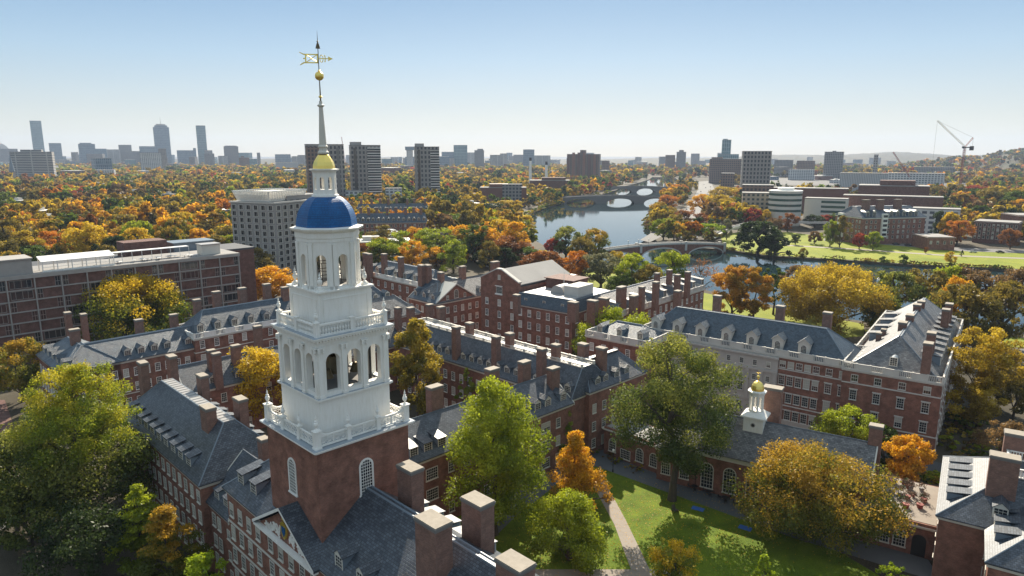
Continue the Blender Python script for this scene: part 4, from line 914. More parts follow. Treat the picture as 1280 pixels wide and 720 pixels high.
# octagonal drum: open arches
ze_ = zd + .3; zf = tz(50.9); Ra = 3.3 * TK; ap = Ra * math.cos(R(22.5)); side_ = 2 * Ra * math.sin(R(22.5))
dm = MB(); pl = MB()
for q_ in range(8):
    T = rz(R(45) * q_); dm.at(T); pl.at(T); hs = side_ / 2; aw = 1.15; th = .45; zs0 = ze_ + .3; zsp = tz(49.6) - aw / 2 - .1
    hi = hs - th * math.tan(R(22.5)) 
    def seg(xa, xb, za_, zb_):
        dm.add([(xa, -ap, za_), (xb, -ap, za_), (xb, -ap, zb_), (xa, -ap, zb_), (max(xa, -hi), -ap + th, za_), (min(xb, hi), -ap + th, za_), (min(xb, hi), -ap + th, zb_), (max(xa, -hi), -ap + th, zb_)],
               [(0, 1, 2, 3), (5, 4, 7, 6), (1, 5, 6, 2), (4, 0, 3, 7), (3, 2, 6, 7), (0, 4, 5, 1)])
    seg(-hs, hs, ze_, zs0); seg(-hs, -aw / 2, zs0, zf); seg(aw / 2, hs, zs0, zf)
    pts = archpts(aw, zsp, 12)
    for i in range(12):
        (xa, za_), (xb, zb_) = pts[i], pts[i + 1]
        dm.add([(xa, -ap, za_), (xb, -ap, zb_), (xb, -ap, zf), (xa, -ap, zf), (xa, -ap + th, za_), (xb, -ap + th, zb_), (xb, -ap + th, zf), (xa, -ap + th, zf)], [(1, 0, 3, 2), (4, 5, 6, 7), (0, 1, 5, 4)])
    for s_ in (-1, 1):
        xc = s_ * (hs - .2); pl.box(xc - .2, xc + .2, -ap - .18, -ap, ze_, zf - .3); pl.box(xc - .28, xc + .28, -ap - .18, -ap, ze_, ze_ + .35); pl.box(xc - .28, xc + .28, -ap - .2, -ap, zf - .3, zf - .1)
dm.at(I4); pl.at(I4); dm.build('octagonal_drum', M['white'], tw); pl.build('drum_pilasters', M['white'], tw)
k = MB(); k.lathe([(Ra - .5, ze_), (Ra - .5, ze_ + .12)], 8, rot=R(22.5)); k.build('drum_floor', M['concrete_dark'], tw)
k = MB()
for i in range(8): a = R(22.5 + i * 45); k.tube((1.3 * math.cos(a), 1.3 * math.sin(a), ze_ + .12), (1.3 * math.cos(a), 1.3 * math.sin(a), ze_ + 2.6), .04)
for z_ in (.9, 1.7, 2.6):
    for i in range(8): a, b_a = R(22.5 + i * 45), R(67.5 + i * 45); k.tube((1.3 * math.cos(a), 1.3 * math.sin(a), ze_ + z_), (1.3 * math.cos(b_a), 1.3 * math.sin(b_a), ze_ + z_), .04)
k.build('inner_railing', M['black'], tw)
zg = tz(52.3)
k = MB(); k.lathe([(Ra + .1, zf), (Ra + .1, zf + .35), (Ra + .2, zf + .4), (Ra + .2, zg - .45), (Ra + .42, zg - .38), (Ra + .65, zg - .18), (Ra + .72, zg), (Ra + .1, zg + .12)], 8, rot=R(22.5)); k.build('drum_cornice', M['white'], tw)
zh = tz(55.62); Rd = 3.3 * TK
prof = []
for i in range(13):
    t = i / 12; a = t * R(66); prof.append((Rd * (.0 + math.cos(a) ** .9) if i else Rd, zg + .1 + (zh - zg - .1) * math.sin(a) / math.sin(R(66))))
prof[-1] = (1.32 * TK, zh); 
k = MB(); k.lathe(prof, 8, rot=R(22.5)); k.build('blue_dome', M['blue'], tw)
# lantern
Rl = 1.25 * TK; zi = tz(58.2)
k = MB(); k.lathe([(Rl + .25, zh - .05), (Rl + .22, zh + .15), (Rl + .05, zh + .2), (Rl, zh + .75)], 8, rot=R(22.5)); 
ap2 = Rl * math.cos(R(22.5)); s2 = Rl * math.sin(R(22.5))
for q_ in range(8):
    k.at(rz(R(45) * q_)); aw = .5; z0_ = zh + .75; zsp = zi - .75
    for (a, b) in ((-s2, -aw / 2), (aw / 2, s2)): k.box(a, b, -ap2, -ap2 + .16, z0_, zi - .1)
    pts = archpts(aw, zsp, 8)
    for i in range(8): (xa, za_), (xb, zb_) = pts[i], pts[i + 1]; k.add([(xa, -ap2, za_), (xb, -ap2, zb_), (xb, -ap2, zi), (xa, -ap2, zi), (xa, -ap2 + .16, za_), (xb, -ap2 + .16, zb_), (xb, -ap2 + .16, zi), (xa, -ap2 + .16, zi)], [(1, 0, 3, 2), (4, 5, 6, 7), (0, 1, 5, 4)])
k.at(I4); ln_ = k.build('lantern', M['white'], tw)
k = MB(); k.lathe([(Rl + .02, zi - .1), (Rl + .08, zi + .1), (Rl + .34, zi + .2), (Rl + .4, zi + .33), (Rl, zi + .38)], 8, rot=R(22.5)); k.build('lantern_cornice', M['white'], ln_)
zj = zi + .36; zk = tz(60.1)
k = MB(); k.lathe([(1.22, zj), (1.2, zj + .35), (1.08, zj + .75), (.85, zj + 1.15), (.6, zj + 1.5), (.45, zk)], 8, rot=R(22.5)); k.build('gold_dome', M['gold'], tw)
zl, zm2 = tz(61.1), tz(64.97)
k = MB(); k.lathe([(.5, zk), (.6, zk + .1), (.6, zk + .25), (.46, zk + .4), (.44, zl - .35), (.54, zl - .25), (.54, zl - .15), (.41, zl), (.22, zm2), (.22, zm2 + .1), (.38, zm2 + .2), (.38, zm2 + .32), (.2, zm2 + .42), (.16, zm2 + .75)], 12); k.build('spire', M['cream'], tw)  # cream instead of white puts the spire's shade into its colour
k = MB(); k.tube((0, 0, zm2 + .7), (0, 0, tz(68)), .09, .05, n=8); k.tube((0, 0, tz(68)), (0, 0, tz(71.7)), .055, .04, n=8); k.tube((0, 0, tz(71.7)), (0, 0, tz(72.85)), .04, .008, n=6); k.build('finial_rod', M['bronze'], tw)
k = MB(); k.lathe([(.1, tz(66.0)), (.22, tz(66.12)), (.1, tz(66.25))], 10); zb_ = tz(68.26); r_ = .48
k.lathe([(r_ * math.sin(math.pi * i / 14) + .002, zb_ - r_ * math.cos(math.pi * i / 14)) for i in range(15)], 20); k.lathe([(.06, zb_ + r_), (.16, zb_ + r_ + .06), (.06, zb_ + r_ + .16)], 10); k.build('gilt_ball', M['gold'], tw)
k = MB(); zz = tz(71.05); k.lathe([(.26, zz), (.22, zz + .12), (.14, zz + .45), (.06, zz + .6)], 12); k.lathe([(.05, zz + .6), (.13, zz + .7), (.05, zz + .8)], 8); k.build('small_bell', M['bronze'], tw)
# weathervane: pierced banner and arrow, facing across the view
zv0, zv1 = tz(69.55), tz(70.5); zc_ = (zv0 + zv1) / 2; va = MB(); va.at(rz(-ang + R(4)))
def vb(x0, x1, z0_, z1_): va.box(x0, x1, -.03, .03, z0_, z1_)
vb(-1.55, 0, zv1 - .12, zv1); vb(-1.55, 0, zv0, zv0 + .12); vb(-.16, 0, zv0, zv1); vb(-1.42, -1.28, zv0, zv1); vb(-1.05, -.95, zv0, zv1) if False else None
for (xa, za_, xb, zb__) in ((-1.28, zv0 + .1, -.16, zv1 - .1), (-1.28, zv1 - .1, -.16, zv0 + .1)): va.tube((xa, 0, za_), (xb, 0, zb__), .055, n=4)
va.slab([(-1.55, zv1 - .12), (-1.5, zv1), (-2.0, zv1 + .2), (-2.05, zv1 + .16), (-1.75, zv1 - .02)], -.03, .03); va.slab([(-1.5, zv0), (-1.55, zv0 + .12), (-1.75, zv0 + .02), (-2.0, zv0 - .18), (-1.95, zv0 - .22)], -.03, .03)
vb(-1.62, -1.42, zc_ - .06, zc_ + .06); vb(0, 1.15, zc_ - .045, zc_ + .045)
for i in range(16):
    a, b2 = 2 * math.pi * i / 16, 2 * math.pi * (i + 1) / 16; va.tube((.33 + .17 * math.cos(a), 0, zc_ + .38 * math.sin(a)), (.33 + .17 * math.cos(b2), 0, zc_ + .38 * math.sin(b2)), .05, n=4)
for s_ in (-1, 1): va.slab([(.62, zc_ + s_ * .36), (.74, zc_ + s_ * .36), (.78, zc_), (.7, zc_)][::s_], -.03, .03)
va.slab([(1.0, zc_ + .26), (1.08, zc_), (1.0, zc_ - .26), (1.55, zc_)], -.03, .03); va.at(I4)
va.build('weathervane', M['gold'], tw)
# ================================================================== far buildings
FM = {}
def fm(key, wall, glass, bw=3.0, rh=3.4, ms=.65, **k):
    if key not in FM: FM[key] = facade('facade_' + key, wall, glass, bw, rh, ms, **k)
    return FM[key]
fm('glass', (.20, .27, .33), (.04, .09, .14), 5, 9, .6, wall2=(.08, .15, .20), rough=.25)
fm('teal', (.18, .30, .33), (.05, .13, .15), 6, 12, .6, wall2=(.07, .16, .19), rough=.2)
fm('pale', (.45, .43, .40), (.06, .07, .09), 28, 3.6, 1.0)
fm('beige', (.42, .35, .26), (.05, .07, .07), 4, 3.8, .95)
fm('brown', (.20, .13, .10), (.045, .045, .05), 4, 4.5, .9)
fm('brick', (.17, .075, .055), (.30, .28, .26), 4.2, 3.4, 1.9)
fm('grey', (.24, .23, .22), (.04, .05, .065), 4, 4, .8)
fm('concrete', (.27, .25, .23), (.035, .04, .05), 4.5, 5.5, 1.1)
fm('white', (.62, .61, .58), (.08, .09, .11), 5, 3.8, .9)
fm('ribbed', (.5, .5, .5), (.2, .21, .23), 2.2, 40, .8)
def fbox(parent, mat, x0, x1, y0, y1, z0, z1, name='wall'):
    k = MB(); k.box(x0, x1, y0, y1, z0, z1); return k.build(name, mat, parent)
def far(label, x0, x1, ytop, Y, mat, dr=.8, turn=0, name='tower_block', cat='building', group=None, roof=None, base=0, steps=()):
    Z0 = zat(ytop, 0, Y); c = depth(0, Y, Z0); wd = (x1 - x0) * c / F; X = ((x0 + x1) / 2 - 640) * c / F
    d = wd * dr if dr < 5 else dr
    az = math.atan2(X, Y)
    o = empty(name, (X + math.sin(az) * d / 2, Y + math.cos(az) * d / 2), -az + R(turn), label, cat, group)
    fbox(o, FM[mat] if mat in FM else M[mat], -wd / 2, wd / 2, -d / 2, d / 2, base, Z0)
    fbox(o, M[roof or 'grey_roof'], -wd / 2 - .2, wd / 2 + .2, -d / 2 - .2, d / 2 + .2, Z0, Z0 + .8, 'roof')
    for (a, b, y2) in steps:
        Z2 = zat(y2, 0, Y); fbox(o, FM[mat] if mat in FM else M[mat], wd * (a - .5), wd * (b - .5), -d * .35, d * .35, Z0 + .8, Z2, 'roof_house')
    return o, wd, d, Z0
far('slim blue glass skyscraper, the tallest tower at the far left of the skyline', 38, 50, 151, 4200, 'teal', .6, 0, steps=())
o, wd, d, Z0 = far('stepped old office tower with a pyramid top at the left edge of the skyline', -16, 18, 186, 4100, 'grey', .8)
k = MB(); k.lathe([(wd * .34, Z0), (wd * .26, Z0 + 14), (wd * .1, Z0 + 30), (1.5, Z0 + 34), (.5, Z0 + 60)], 4, rot=R(45)); k.build('spire', M['stone'], o)
far('glass skyline tower just right of the slim blue skyscraper', 62, 75, 179, 3900, 'glass')
far('broad grey skyline slab standing alone left of centre of the skyline', 99, 117, 180, 3600, 'glass', steps=((.1, .8, 178.5),))
far('short slanted glass block between the two groups of skyline offices', 119, 132, 186, 3500, 'glass')
far('square skyline office with dark bands right of the slanted glass block', 133, 149, 187, 3600, 'pale')
far('stepped skyline hotel block with a raised middle', 149, 174, 189, 3700, 'grey', steps=((.05, .62, 181),))
far('flat topped skyline office touching the crowned skyscraper on its left', 175, 193, 183, 3600, 'glass')
o, wd, d, Z0 = far('crowned skyscraper with a mast, the widest tall tower of the skyline', 192, 210, 159, 3800, 'glass', 1.0)
fbox(o, FM['glass'], -wd * .4, wd * .4, -d * .4, d * .4, Z0 + .8, Z0 + 10, 'crown'); fbox(o, M['concrete'], -wd * .3, wd * .3, -d * .3, d * .3, Z0 + 10, Z0 + 17, 'plant_room')
k = MB(); k.tube((0, 0, Z0 + 17), (0, 0, Z0 + 55), 1.5, .4); k.build('mast', M['concrete'], o)
far('slender rounded glass tower right of the crowned skyscraper', 245, 256, 157, 3700, 'teal', 1.0)
far('low wide skyline block left of the slender rounded tower', 222, 244, 188, 3600, 'glass', steps=((.85, 1.0, 185),))
far('low skyline block tucked against the right of the slender rounded tower', 256, 265, 188, 3600, 'grey')
far('square skyline tower with an antenna right of the slender rounded tower', 280, 297, 183, 3300, 'grey', steps=((.1, .9, 182),))
far('low wing at the foot of the antenna tower', 273, 284, 195, 3250, 'pale')
far('beige hospital slab with dark window bands at the left edge below the skyline', 18, 62, 190, 1500, 'pale', .5, -8, steps=((.25, .75, 187),))
far('white banded office block in front of the crowned skyscraper', 176, 200, 191, 2100, 'white', .6)
far('dark slab tower rising behind the white banded office', 198, 207, 186, 2200, 'grey')
far('low dark glass block right of the beige hospital slab', 117, 136, 198, 1900, 'glass', .7, 20)
far('small dark water-tower like block far behind the trees left of the white tower', 299, 311, 197, 2600, 'brown', steps=((.2, .5, 195),))
far('narrow distant tower on a low base left of the white tower', 321, 325, 191, 3300, 'grey')
far('white laboratory block beside the dark tower left of the spire', 345, 372, 203, 2200, 'ribbed', .5)
far('pale distant office peeping out left of the spire', 372, 382, 194, 3200, 'grey')
o, wd, d, Z0 = far('white funnel shaped tower peeping out left of the third concrete tower', 508, 516, 188, 2600, 'white'); fbox(o, FM['glass'], -wd * .7, wd * .7, -d * .7, d * .7, Z0 + 1, Z0 + 14, 'crown')
far('pale blue skyline office right of the third concrete tower', 552, 568, 190, 3000, 'glass', .6)
far('tall blue glass office right of the third concrete tower', 567, 584, 181.5, 3000, 'teal', .6)
far('stepped dark tower alone right of the blue glass offices', 593, 605, 188, 2700, 'grey', steps=((.3, .9, 186),))
far('small pale block on the skyline above the smokestacks, left one', 625, 634, 192, 3000, 'pale')
far('white topped glass block on the skyline above the smokestacks', 654, 668, 187, 2900, 'glass')
far('long low pale block on the skyline right of the smokestacks', 668, 688, 194.5, 3000, 'pale')
o, wd, d, Z0 = far('red brown apartment tower with pale stripes on the left river bank', 710, 750, 193, 1500, 'brown', .4, -10, name='apartment_tower', steps=((.4, .55, 187.5),))
for i in range(6): fbox(o, M['brick'] if i % 2 else M['brick_dark'], -wd / 2 + wd * i / 6, -wd / 2 + wd * (i + .5) / 6, -d / 2 - 1.5, -d / 2, 0, Z0 + (4 if i in (1, 2, 3) else 0), 'brick_pier')
far('dark block standing behind the red brown apartment tower', 752, 762, 201, 1900, 'brown')
far('left and lower of the twin towers beyond the bridges', 832, 844, 194, 2500, 'brown')
far('right and taller of the twin towers beyond the bridges', 846, 857.5, 190, 2500, 'grey', steps=((.25, .75, 187.5),))
far('slim pale green glass tower right of the river', 903, 914, 175, 2100, 'teal', steps=((.1, .6, 173.5),))
far('low wide green glass block at the foot of the slim green tower', 898, 923, 193, 2080, 'teal')
far('dark brown office complex in front of the slim green tower', 888, 927, 199, 1500, 'brown', .6, 0, steps=((.05, .4, 196.5),))
far('low dark block below the brown office complex beside the road', 902, 918, 217, 1150, 'brown')
far('tall grey brown apartment tower right of the road, nearest of the right bank', 929, 963, 189.5, 950, 'concrete', .55, 6, name='apartment_tower')
far('bluish distant block right of the grey brown tower', 969, 991, 200, 2100, 'grey')
far('half brown distant block beyond the rail yard', 997, 1018, 201, 1900, 'brown')
far('long white shed in front of the half brown block', 987, 1017, 212, 1700, 'white', .3)
far('dark square tower block standing alone at the far right plain', 1032, 1054, 190, 1700, 'grey', .6, steps=((.4, .6, 188.5),), name='apartment_tower')
far('white ribbed shed left of the small red crane', 1053, 1107, 217, 1000, 'ribbed', .3)
far('slim tall chimney like tower left of the small red crane', 1093, 1098, 193.5, 1600, 'concrete', 1)
far('wide white hall roof between the two cranes', 1114, 1176, 217, 1300, 'white', .3)
far('long low blue grey building above the wide white hall', 1145, 1190, 209, 1900, 'grey', .3)
far('dark brick block with flat roof left of the round beige building', 929, 966, 232, 720, 'brown', .5)
far('long low brick works between the round beige building and the rail yard', 966, 1056, 236, 740, 'brick', .25)
far('low brick block stepped behind the dormered riverside house', 1078, 1156, 233, 690, 'brick_dark', .5, steps=((.3, .8, 226),))
far('low brick block right of the dormered riverside house', 1060, 1170, 246, 600, 'brick_dark', .2)
far('white roofed low pavilion behind the dormered riverside house', 1145, 1196, 262, 520, 'white', .5)
# concrete towers right of the white tower (balconied)
def balcony_tower(label, x0, x1, yt, Y, split, right_h=None):
    o, wd, d, Z0 = far(label, x0, x1, yt, Y, 'concrete', .9, 4, name='concrete_tower', roof='concrete_dark')
    xs = -wd / 2 + wd * split
    nfl = int(Z0 / 3.1)
    for i in range(2, nfl):
        k = MB(); z = i * 3.1; k.box(xs, wd / 2, -d / 2 - 1.4, -d / 2 - .02, z, z + .15); k.box(xs, wd / 2, -d / 2 - 1.4, -d / 2 - 1.3, z + .15, z + 1.0)
        k.build('balcony', M['white'] if i % 3 else M['stone_pale'], o)
    fbox(o, M['black'], xs + .3, wd / 2 - .3, -d / 2 - .1, -d / 2, 6, Z0 - 3, 'window_band')
    fbox(o, M['glass'], -wd / 2 + wd * .1, -wd / 2 + wd * .2, -d / 2 - .06, -d / 2, 6, Z0 - 3, 'stair_window')
    fbox(o, M['concrete'], -wd / 2 + wd * .02, -wd / 2 + wd * .38, -d * .3, d * .3, Z0 + .8, Z0 + 4.5, 'plant_room')
    return o
o, wd, d, Z0 = far('dark concrete tower directly behind the spire of the white tower', 382, 428, 181, 800, 'concrete', .35, 6, name='concrete_tower', roof='concrete_dark')
fbox(o, FM['brown'], -wd / 2, -wd * .1, -d / 2 - .3, -d / 2, 0, Z0 - 2, 'window_front'); fbox(o, M['concrete_dark'], wd * .3, wd * .38, -d / 2 - .3, -d / 2, 0, Z0 - 3, 'stair_slot')
balcony_tower('balconied concrete tower just right of the spire, left of two', 437, 474, 182, 850, .55)
balcony_tower('balconied concrete tower standing apart, right of two', 518, 548, 184, 850, .62)
far('low balconied annex at the foot of the left balconied tower', 432, 452, 239, 800, 'white', .6)
far('white flat roofed house between the two balconied towers', 482, 502, 236, 820, 'white', .5)
# grey grid block with flared crown
Yh = 352; Zh = zat(253, 0, Yh)
a_, b__, c__ = un(290, 251, Zh), un(343, 255, Zh), un(410, 249, Zh)
def gridblock():
    az = math.atan2(c__.x - b__.x, c__.y - b__.y); L = (c__ - b__).length; W = (a_ - b__).length * .74
    o = empty('grey_apartment_block', b__, math.pi / 2 - az, 'pale grey ten storey block with deep square windows left of the blue dome', 'building')
    fbox(o, M['concrete'], 0, L, 0, W, 0, Zh)
    fbox(o, M['stone_pale'], -.6, L + .6, -.6, W + .6, Zh, Zh + .7, 'parapet'); fbox(o, M['grey_roof'], .5, L - .5, .5, W - .5, Zh + .7, Zh + .78, 'roof')
    wb = MB(); wb.box(-1.25, 1.25, -.03, 0, 0, 2.2); wm_ = mm(wb, 'window', M['glass']); fb = MB()
    for x in (-1.45, 1.25): fb.box(x, x + .2, -.5, 0, -.2, 2.4)
    fb.box(-1.25, 1.25, -.5, 0, -.2, 0); fb.box(-1.25, 1.25, -.5, 0, 2.2, 2.4); fb.box(-.04, .04, -.1, 0, 0, 2.2); f_ = mm(fb, 'frame', M['stone_pale'])
    for Ls, ro, fn in ((L, 0, lambda t: (t, 0)), (W, R(-90), lambda t: (0, W - t))):
        n = 6 if Ls == L else 7
        n = max(3, int(Ls / 4.4))
        for i in range(n):
            for j in range(1, 11):
                z = Zh - 3.25 * j
                if z < 2: continue
                if n * 10 * 2 > 200 and j > 9: continue
                x = Ls * (i + .5) / n; q_ = fn(x); put(wm_, 'window', o, (q_[0], q_[1], z), ro, [('frame', f_)])
    fbox(o, FM['concrete'], L * .3, L - .5, W * .1, W - 1, Zh + .7, Zh + 3.2, 'upper_storey')
    k = MB(); x0, x1, y0, y1 = L * .02, L * .62, W * .15, W * .85; z0, z1 = Zh + 1.2, Zh + 6.0
    n = 22
    for i in range(n + 1):
        t = i / n
        for (a, b, c, dd) in ((x0 + (x1 - x0) * t, y0, x0 - 1.5 + (x1 - x0 + 3) * t, y0 - 1.8), (x0 + (x1 - x0) * t, y1, x0 - 1.5 + (x1 - x0 + 3) * t, y1 + 1.8), (x0, y0 + (y1 - y0) * t, x0 - 1.8, y0 - 1.5 + (y1 - y0 + 3) * t), (x1, y0 + (y1 - y0) * t, x1 + 1.8, y0 - 1.5 + (y1 - y0 + 3) * t)):
            k.tube((a, b, z0), (c, dd, z1), .28, n=4)
    for z, e in ((z0, 0), (z0 + 3, .9), (z1, 1.8)):
        k.box(x0 - e, x1 + e, y0 - e - .1, y0 - e + .1, z - .2, z + .2); k.box(x0 - e, x1 + e, y1 + e - .1, y1 + e + .1, z - .2, z + .2); k.box(x0 - e - .1, x0 - e + .1, y0 - e, y1 + e, z - .2, z + .2); k.box(x1 + e - .1, x1 + e + .1, y0 - e, y1 + e, z - .2, z + .2)
    k.build('louvred_crown', M['white'], o); fbox(o, M['stone_pale'], x0 + 1, x1 - 1, y0 + 1, y1 - 1, Zh + .8, Zh + 5.5, 'plant_room')
gridblock()
# double roofed georgian block behind the dome
for lab, x0, x1, yb, Y in (('nearer row of the dormered blue roofed brick block right of the blue dome', 444, 533, 279, 440), ('farther row of the dormered blue roofed brick block right of the blue dome', 446, 536, 265, 500)):
    ze_ = 13.0; O_ = un(x0, yb, ze_); P_ = un(x1, yb - 1, ze_); L_ = (P_ - O_).length; az_ = math.degrees(math.atan2(P_.x - O_.x, P_.y - O_.y))
    nC = 8; rg_ = wing('dormered_brick_block', lab, O_, az_, L_, 13, ze_, 19, r=6, e0=1, e1=1, slate='slate_blue', wins=[('f', 'far', 15, [10, 6.6])], dorms=[('f', 14, .8, 2.0, 2.2)], corn=.4)
    for i in range(nC):
        b_, c_ = chimney_mesh(2.0, 1.4, 7.5); put(b_, 'chimney', rg_, (L_ * (i + .5) / nC + random.uniform(-1, 1), 5.5 if i % 2 else 7.5, 16), 0, [('cap', c_)])
# small gabled brick house in front of it
Og = un(468, 296, 9); wing('gabled_brick_house', 'small brick house with a white edged gable facing us right of the blue dome', Og, 96, 12, 20, 9, 12.5, r=6, e0=3, e1=3, slate='slate_blue', wins=[('f', 'far', 3, [5, 1.5])], corn=.3)
# smokestacks
for x, yt, lab in ((663, 197, 'left and taller white smokestack with a dark cap'), (683, 202, 'right white smokestack with a dark cap beside the power house')):
    Z_ = zat(yt, 0, 1100); c = depth(0, 1100, Z_); o = empty('smokestack', ((x - 640) * c / F, 1100), 0, lab, 'chimney', None)
    k = MB(); k.lathe([(2.6, 0), (1.9, Z_ - 5)], 16); k.build('shaft', M['white'], o); k = MB(); k.lathe([(1.95, Z_ - 5), (1.8, Z_)], 16); k.build('cap', M['black'], o)
far('long dark brick power house below the smokestacks', 662, 712, 226, 1000, 'brick_dark', .4, steps=((.3, .9, 222),))
far('brick and grey apartment row left of the smokestacks', 600, 658, 235, 820, 'brick', .3, steps=((.2, .6, 230),))
far('grey glass block at the right end of the apartment row', 628, 652, 231, 800, 'grey', .4)
# business school: beige complex
def bandwall(o, L, z0, n, dz, y=-.1):
    for i in range(n): fbox(o, M['green_glass'], L[0], L[1], y, 0, z0 + dz * i, z0 + dz * i + 1.7, 'window_band')
o, wd, d, Z0 = far('beige office wing with square windows left of the round building', 929, 971, 242, 620, 'beige', .5, 4)
o, wd, d, Z0 = far('beige office wing with green window bands right of the round building', 1009, 1058, 249, 600, 'cream', .4, -6)
for i in range(3): fbox(o, M['green_glass'], -wd * .1, wd * .46, -d / 2 - .12, -d / 2, Z0 - 3.4 - 4.2 * i, Z0 - 1.4 - 4.2 * i, 'window_band')
Z_ = zat(240, 0, 585); c = depth(0, 585, Z_); Xr = (991 - 640) * c / F
o = empty('round_office', (Xr, 600), 0, 'round beige office building with green glass bands and a white flat roof', 'building'); rr = 20 * c / F
k = MB(); k.lathe([(rr, 0), (rr, Z_)], 28); k.build('wall', M['cream'], o)
for i in range(4): k = MB(); z = Z_ - 3.6 - 4.6 * i; k.lathe([(rr + .12, z), (rr + .12, z + 2.0)], 28); k.build('window_band', M['green_glass'], o)
k = MB(); k.lathe([(rr + .4, Z_), (rr + .4, Z_ + .7)], 28); k.lathe([(rr * .5, Z_ + .7), (rr * .5, Z_ + 3)], 20); k.build('roof', M['white'], o)
# dormered riverside house on the far bank
Oa = un(1079, 273, 18); Pb = un(1157, 271.5, 18); La = (Pb - Oa).length; aza = math.degrees(math.atan2(Pb.x - Oa.x, Pb.y - Oa.y))
rh_ = wing('riverside_house', 'dark brick riverside house with white bay columns and gabled dormers on the far bank', Oa, aza, La, 29, 18, 25, r=12, e0=3, e1=3, slate='slate_blue', corn=.5, trim='white',
     wins=[('f', 'far', [3, 6.5, 10, 20, 24, 28, 32, 36, 40, 44.5], [14.5, 11, 7.5, 4]), ('l', 'far', [3, 7, 15, 19, 23, 26], [14.5, 11, 7.5, 4])], dorms=[('f', [4, 9, 22, 27, 32, 37, 41.5], .5, 2.6, 3.4)], chims=[])
for x0_, x1_ in ((-1, 0), (14, 18)):
    if x0_ < 0: continue
    k = MB(); k.box(x0_, x1_, -1.6, 0, 5, 21); k.build('bay_column', M['white'], rh_)
    for j in range(5): k = MB(); k.box(x0_ + .4, x1_ - .4, -1.66, -1.6, 6 + 3.1 * j, 7.7 + 3.1 * j); k.build('bay_window', M['glass'], rh_)
for x in (8, 19, 33): b_, c_ = chimney_mesh(5, 2.5, 9); put(b_, 'chimney', rh_, (x, 9, 21), 0, [('cap', c_)])
k = MB(); k.box(-1.8, 0, 19, 24, 3, 20); k.build('bay_column', M['white'], rh_)
for j in range(5): k = MB(); k.box(-1.86, -1.8, 19.3, 23.7, 4 + 3.2 * j, 5.7 + 3.2 * j); k.build('bay_window', M['glass'], rh_)
Od = un(1218, 277, 14.5); Pe = un(1274, 280, 14.5); Ld = (Pe - Od).length
wing('flat_brick_block', 'flat roofed dark brick block with white windows at the right of the far bank', Od, math.degrees(math.atan2(Pe.x - Od.x, Pe.y - Od.y)), Ld, 20, 14.5, 15, flat=True, parapet=.6, corn=.2, wall='brick_dark', wins=[('f', 'far', 10, [11.6, 8.8, 6, 3.2]), ('l', 'far', 4, [11.6, 8.8, 6, 3.2])])
wing('end_brick_block', 'plain brick block cut off by the right edge beside the flat roofed block', un(1274, 270, 17), 96, 24, 22, 17, 18, flat=True, parapet=.5, corn=.3, wall='brick', wins=[('f', 'far', 4, [12, 8, 4])])
wing('low_brick_pavilion', 'low brick building between the dormered house and the orange maple', un(1160, 297, 8), 94, 17, 20, 8, 9, flat=True, parapet=.4, corn=.2, wall='brick', wins=[('f', 'far', 4, [4])])
# curved footbridge ramp on the far bank
rp = MB(); pts = [un(880, 302, 0), un(902, 292, 0), un(925, 288, 0), un(960, 288, 0), un(1030, 288, 0)]
pts = [Vector((p.x, p.y, z)) for p, z in zip([un(888, 300), un(908, 293), un(935, 287), un(985, 286), un(1035, 286)], (1.0, 3.5, 5.0, 5.2, 5.0))]
for i in range(4):
    p, q_ = pts[i], pts[i + 1]; d_ = (q_ - p).normalized(); nn = Vector((-d_.y, d_.x, 0)) * 2.2; u_ = Vector((0, 0, .6))
    rp.add([p - nn - u_, q_ - nn - u_, q_ + nn - u_, p + nn - u_, p - nn, q_ - nn, q_ + nn, p + nn], [(3, 2, 1, 0), (4, 5, 6, 7), (0, 1, 5, 4), (1, 2, 6, 5), (2, 3, 7, 6), (3, 0, 4, 7)])
    for s_ in (-1, 1):
        a = p + nn * s_; b = q_ + nn * s_; e = nn.normalized() * .15 * s_; w_ = Vector((0, 0, 1.1))
        rp.add([a - e, b - e, b, a, a - e + w_, b - e + w_, b + w_, a + w_], [(4, 5, 6, 7), (0, 1, 5, 4), (3, 2, 6, 7), (0, 4, 7, 3), (1, 2, 6, 5)])
fb_ = empty('ramped_footbridge', (0, 0), 0, 'curving concrete footbridge ramp on the far bank right of the dark tree', 'footbridge'); rp.build('deck', M['stone_pale'], fb_)
for p in pts[1:]: k = MB(); k.tube((p.x, p.y, 0), (p.x, p.y, p.z - .5), .5, n=8); k.build('pier', M['concrete'], fb_)
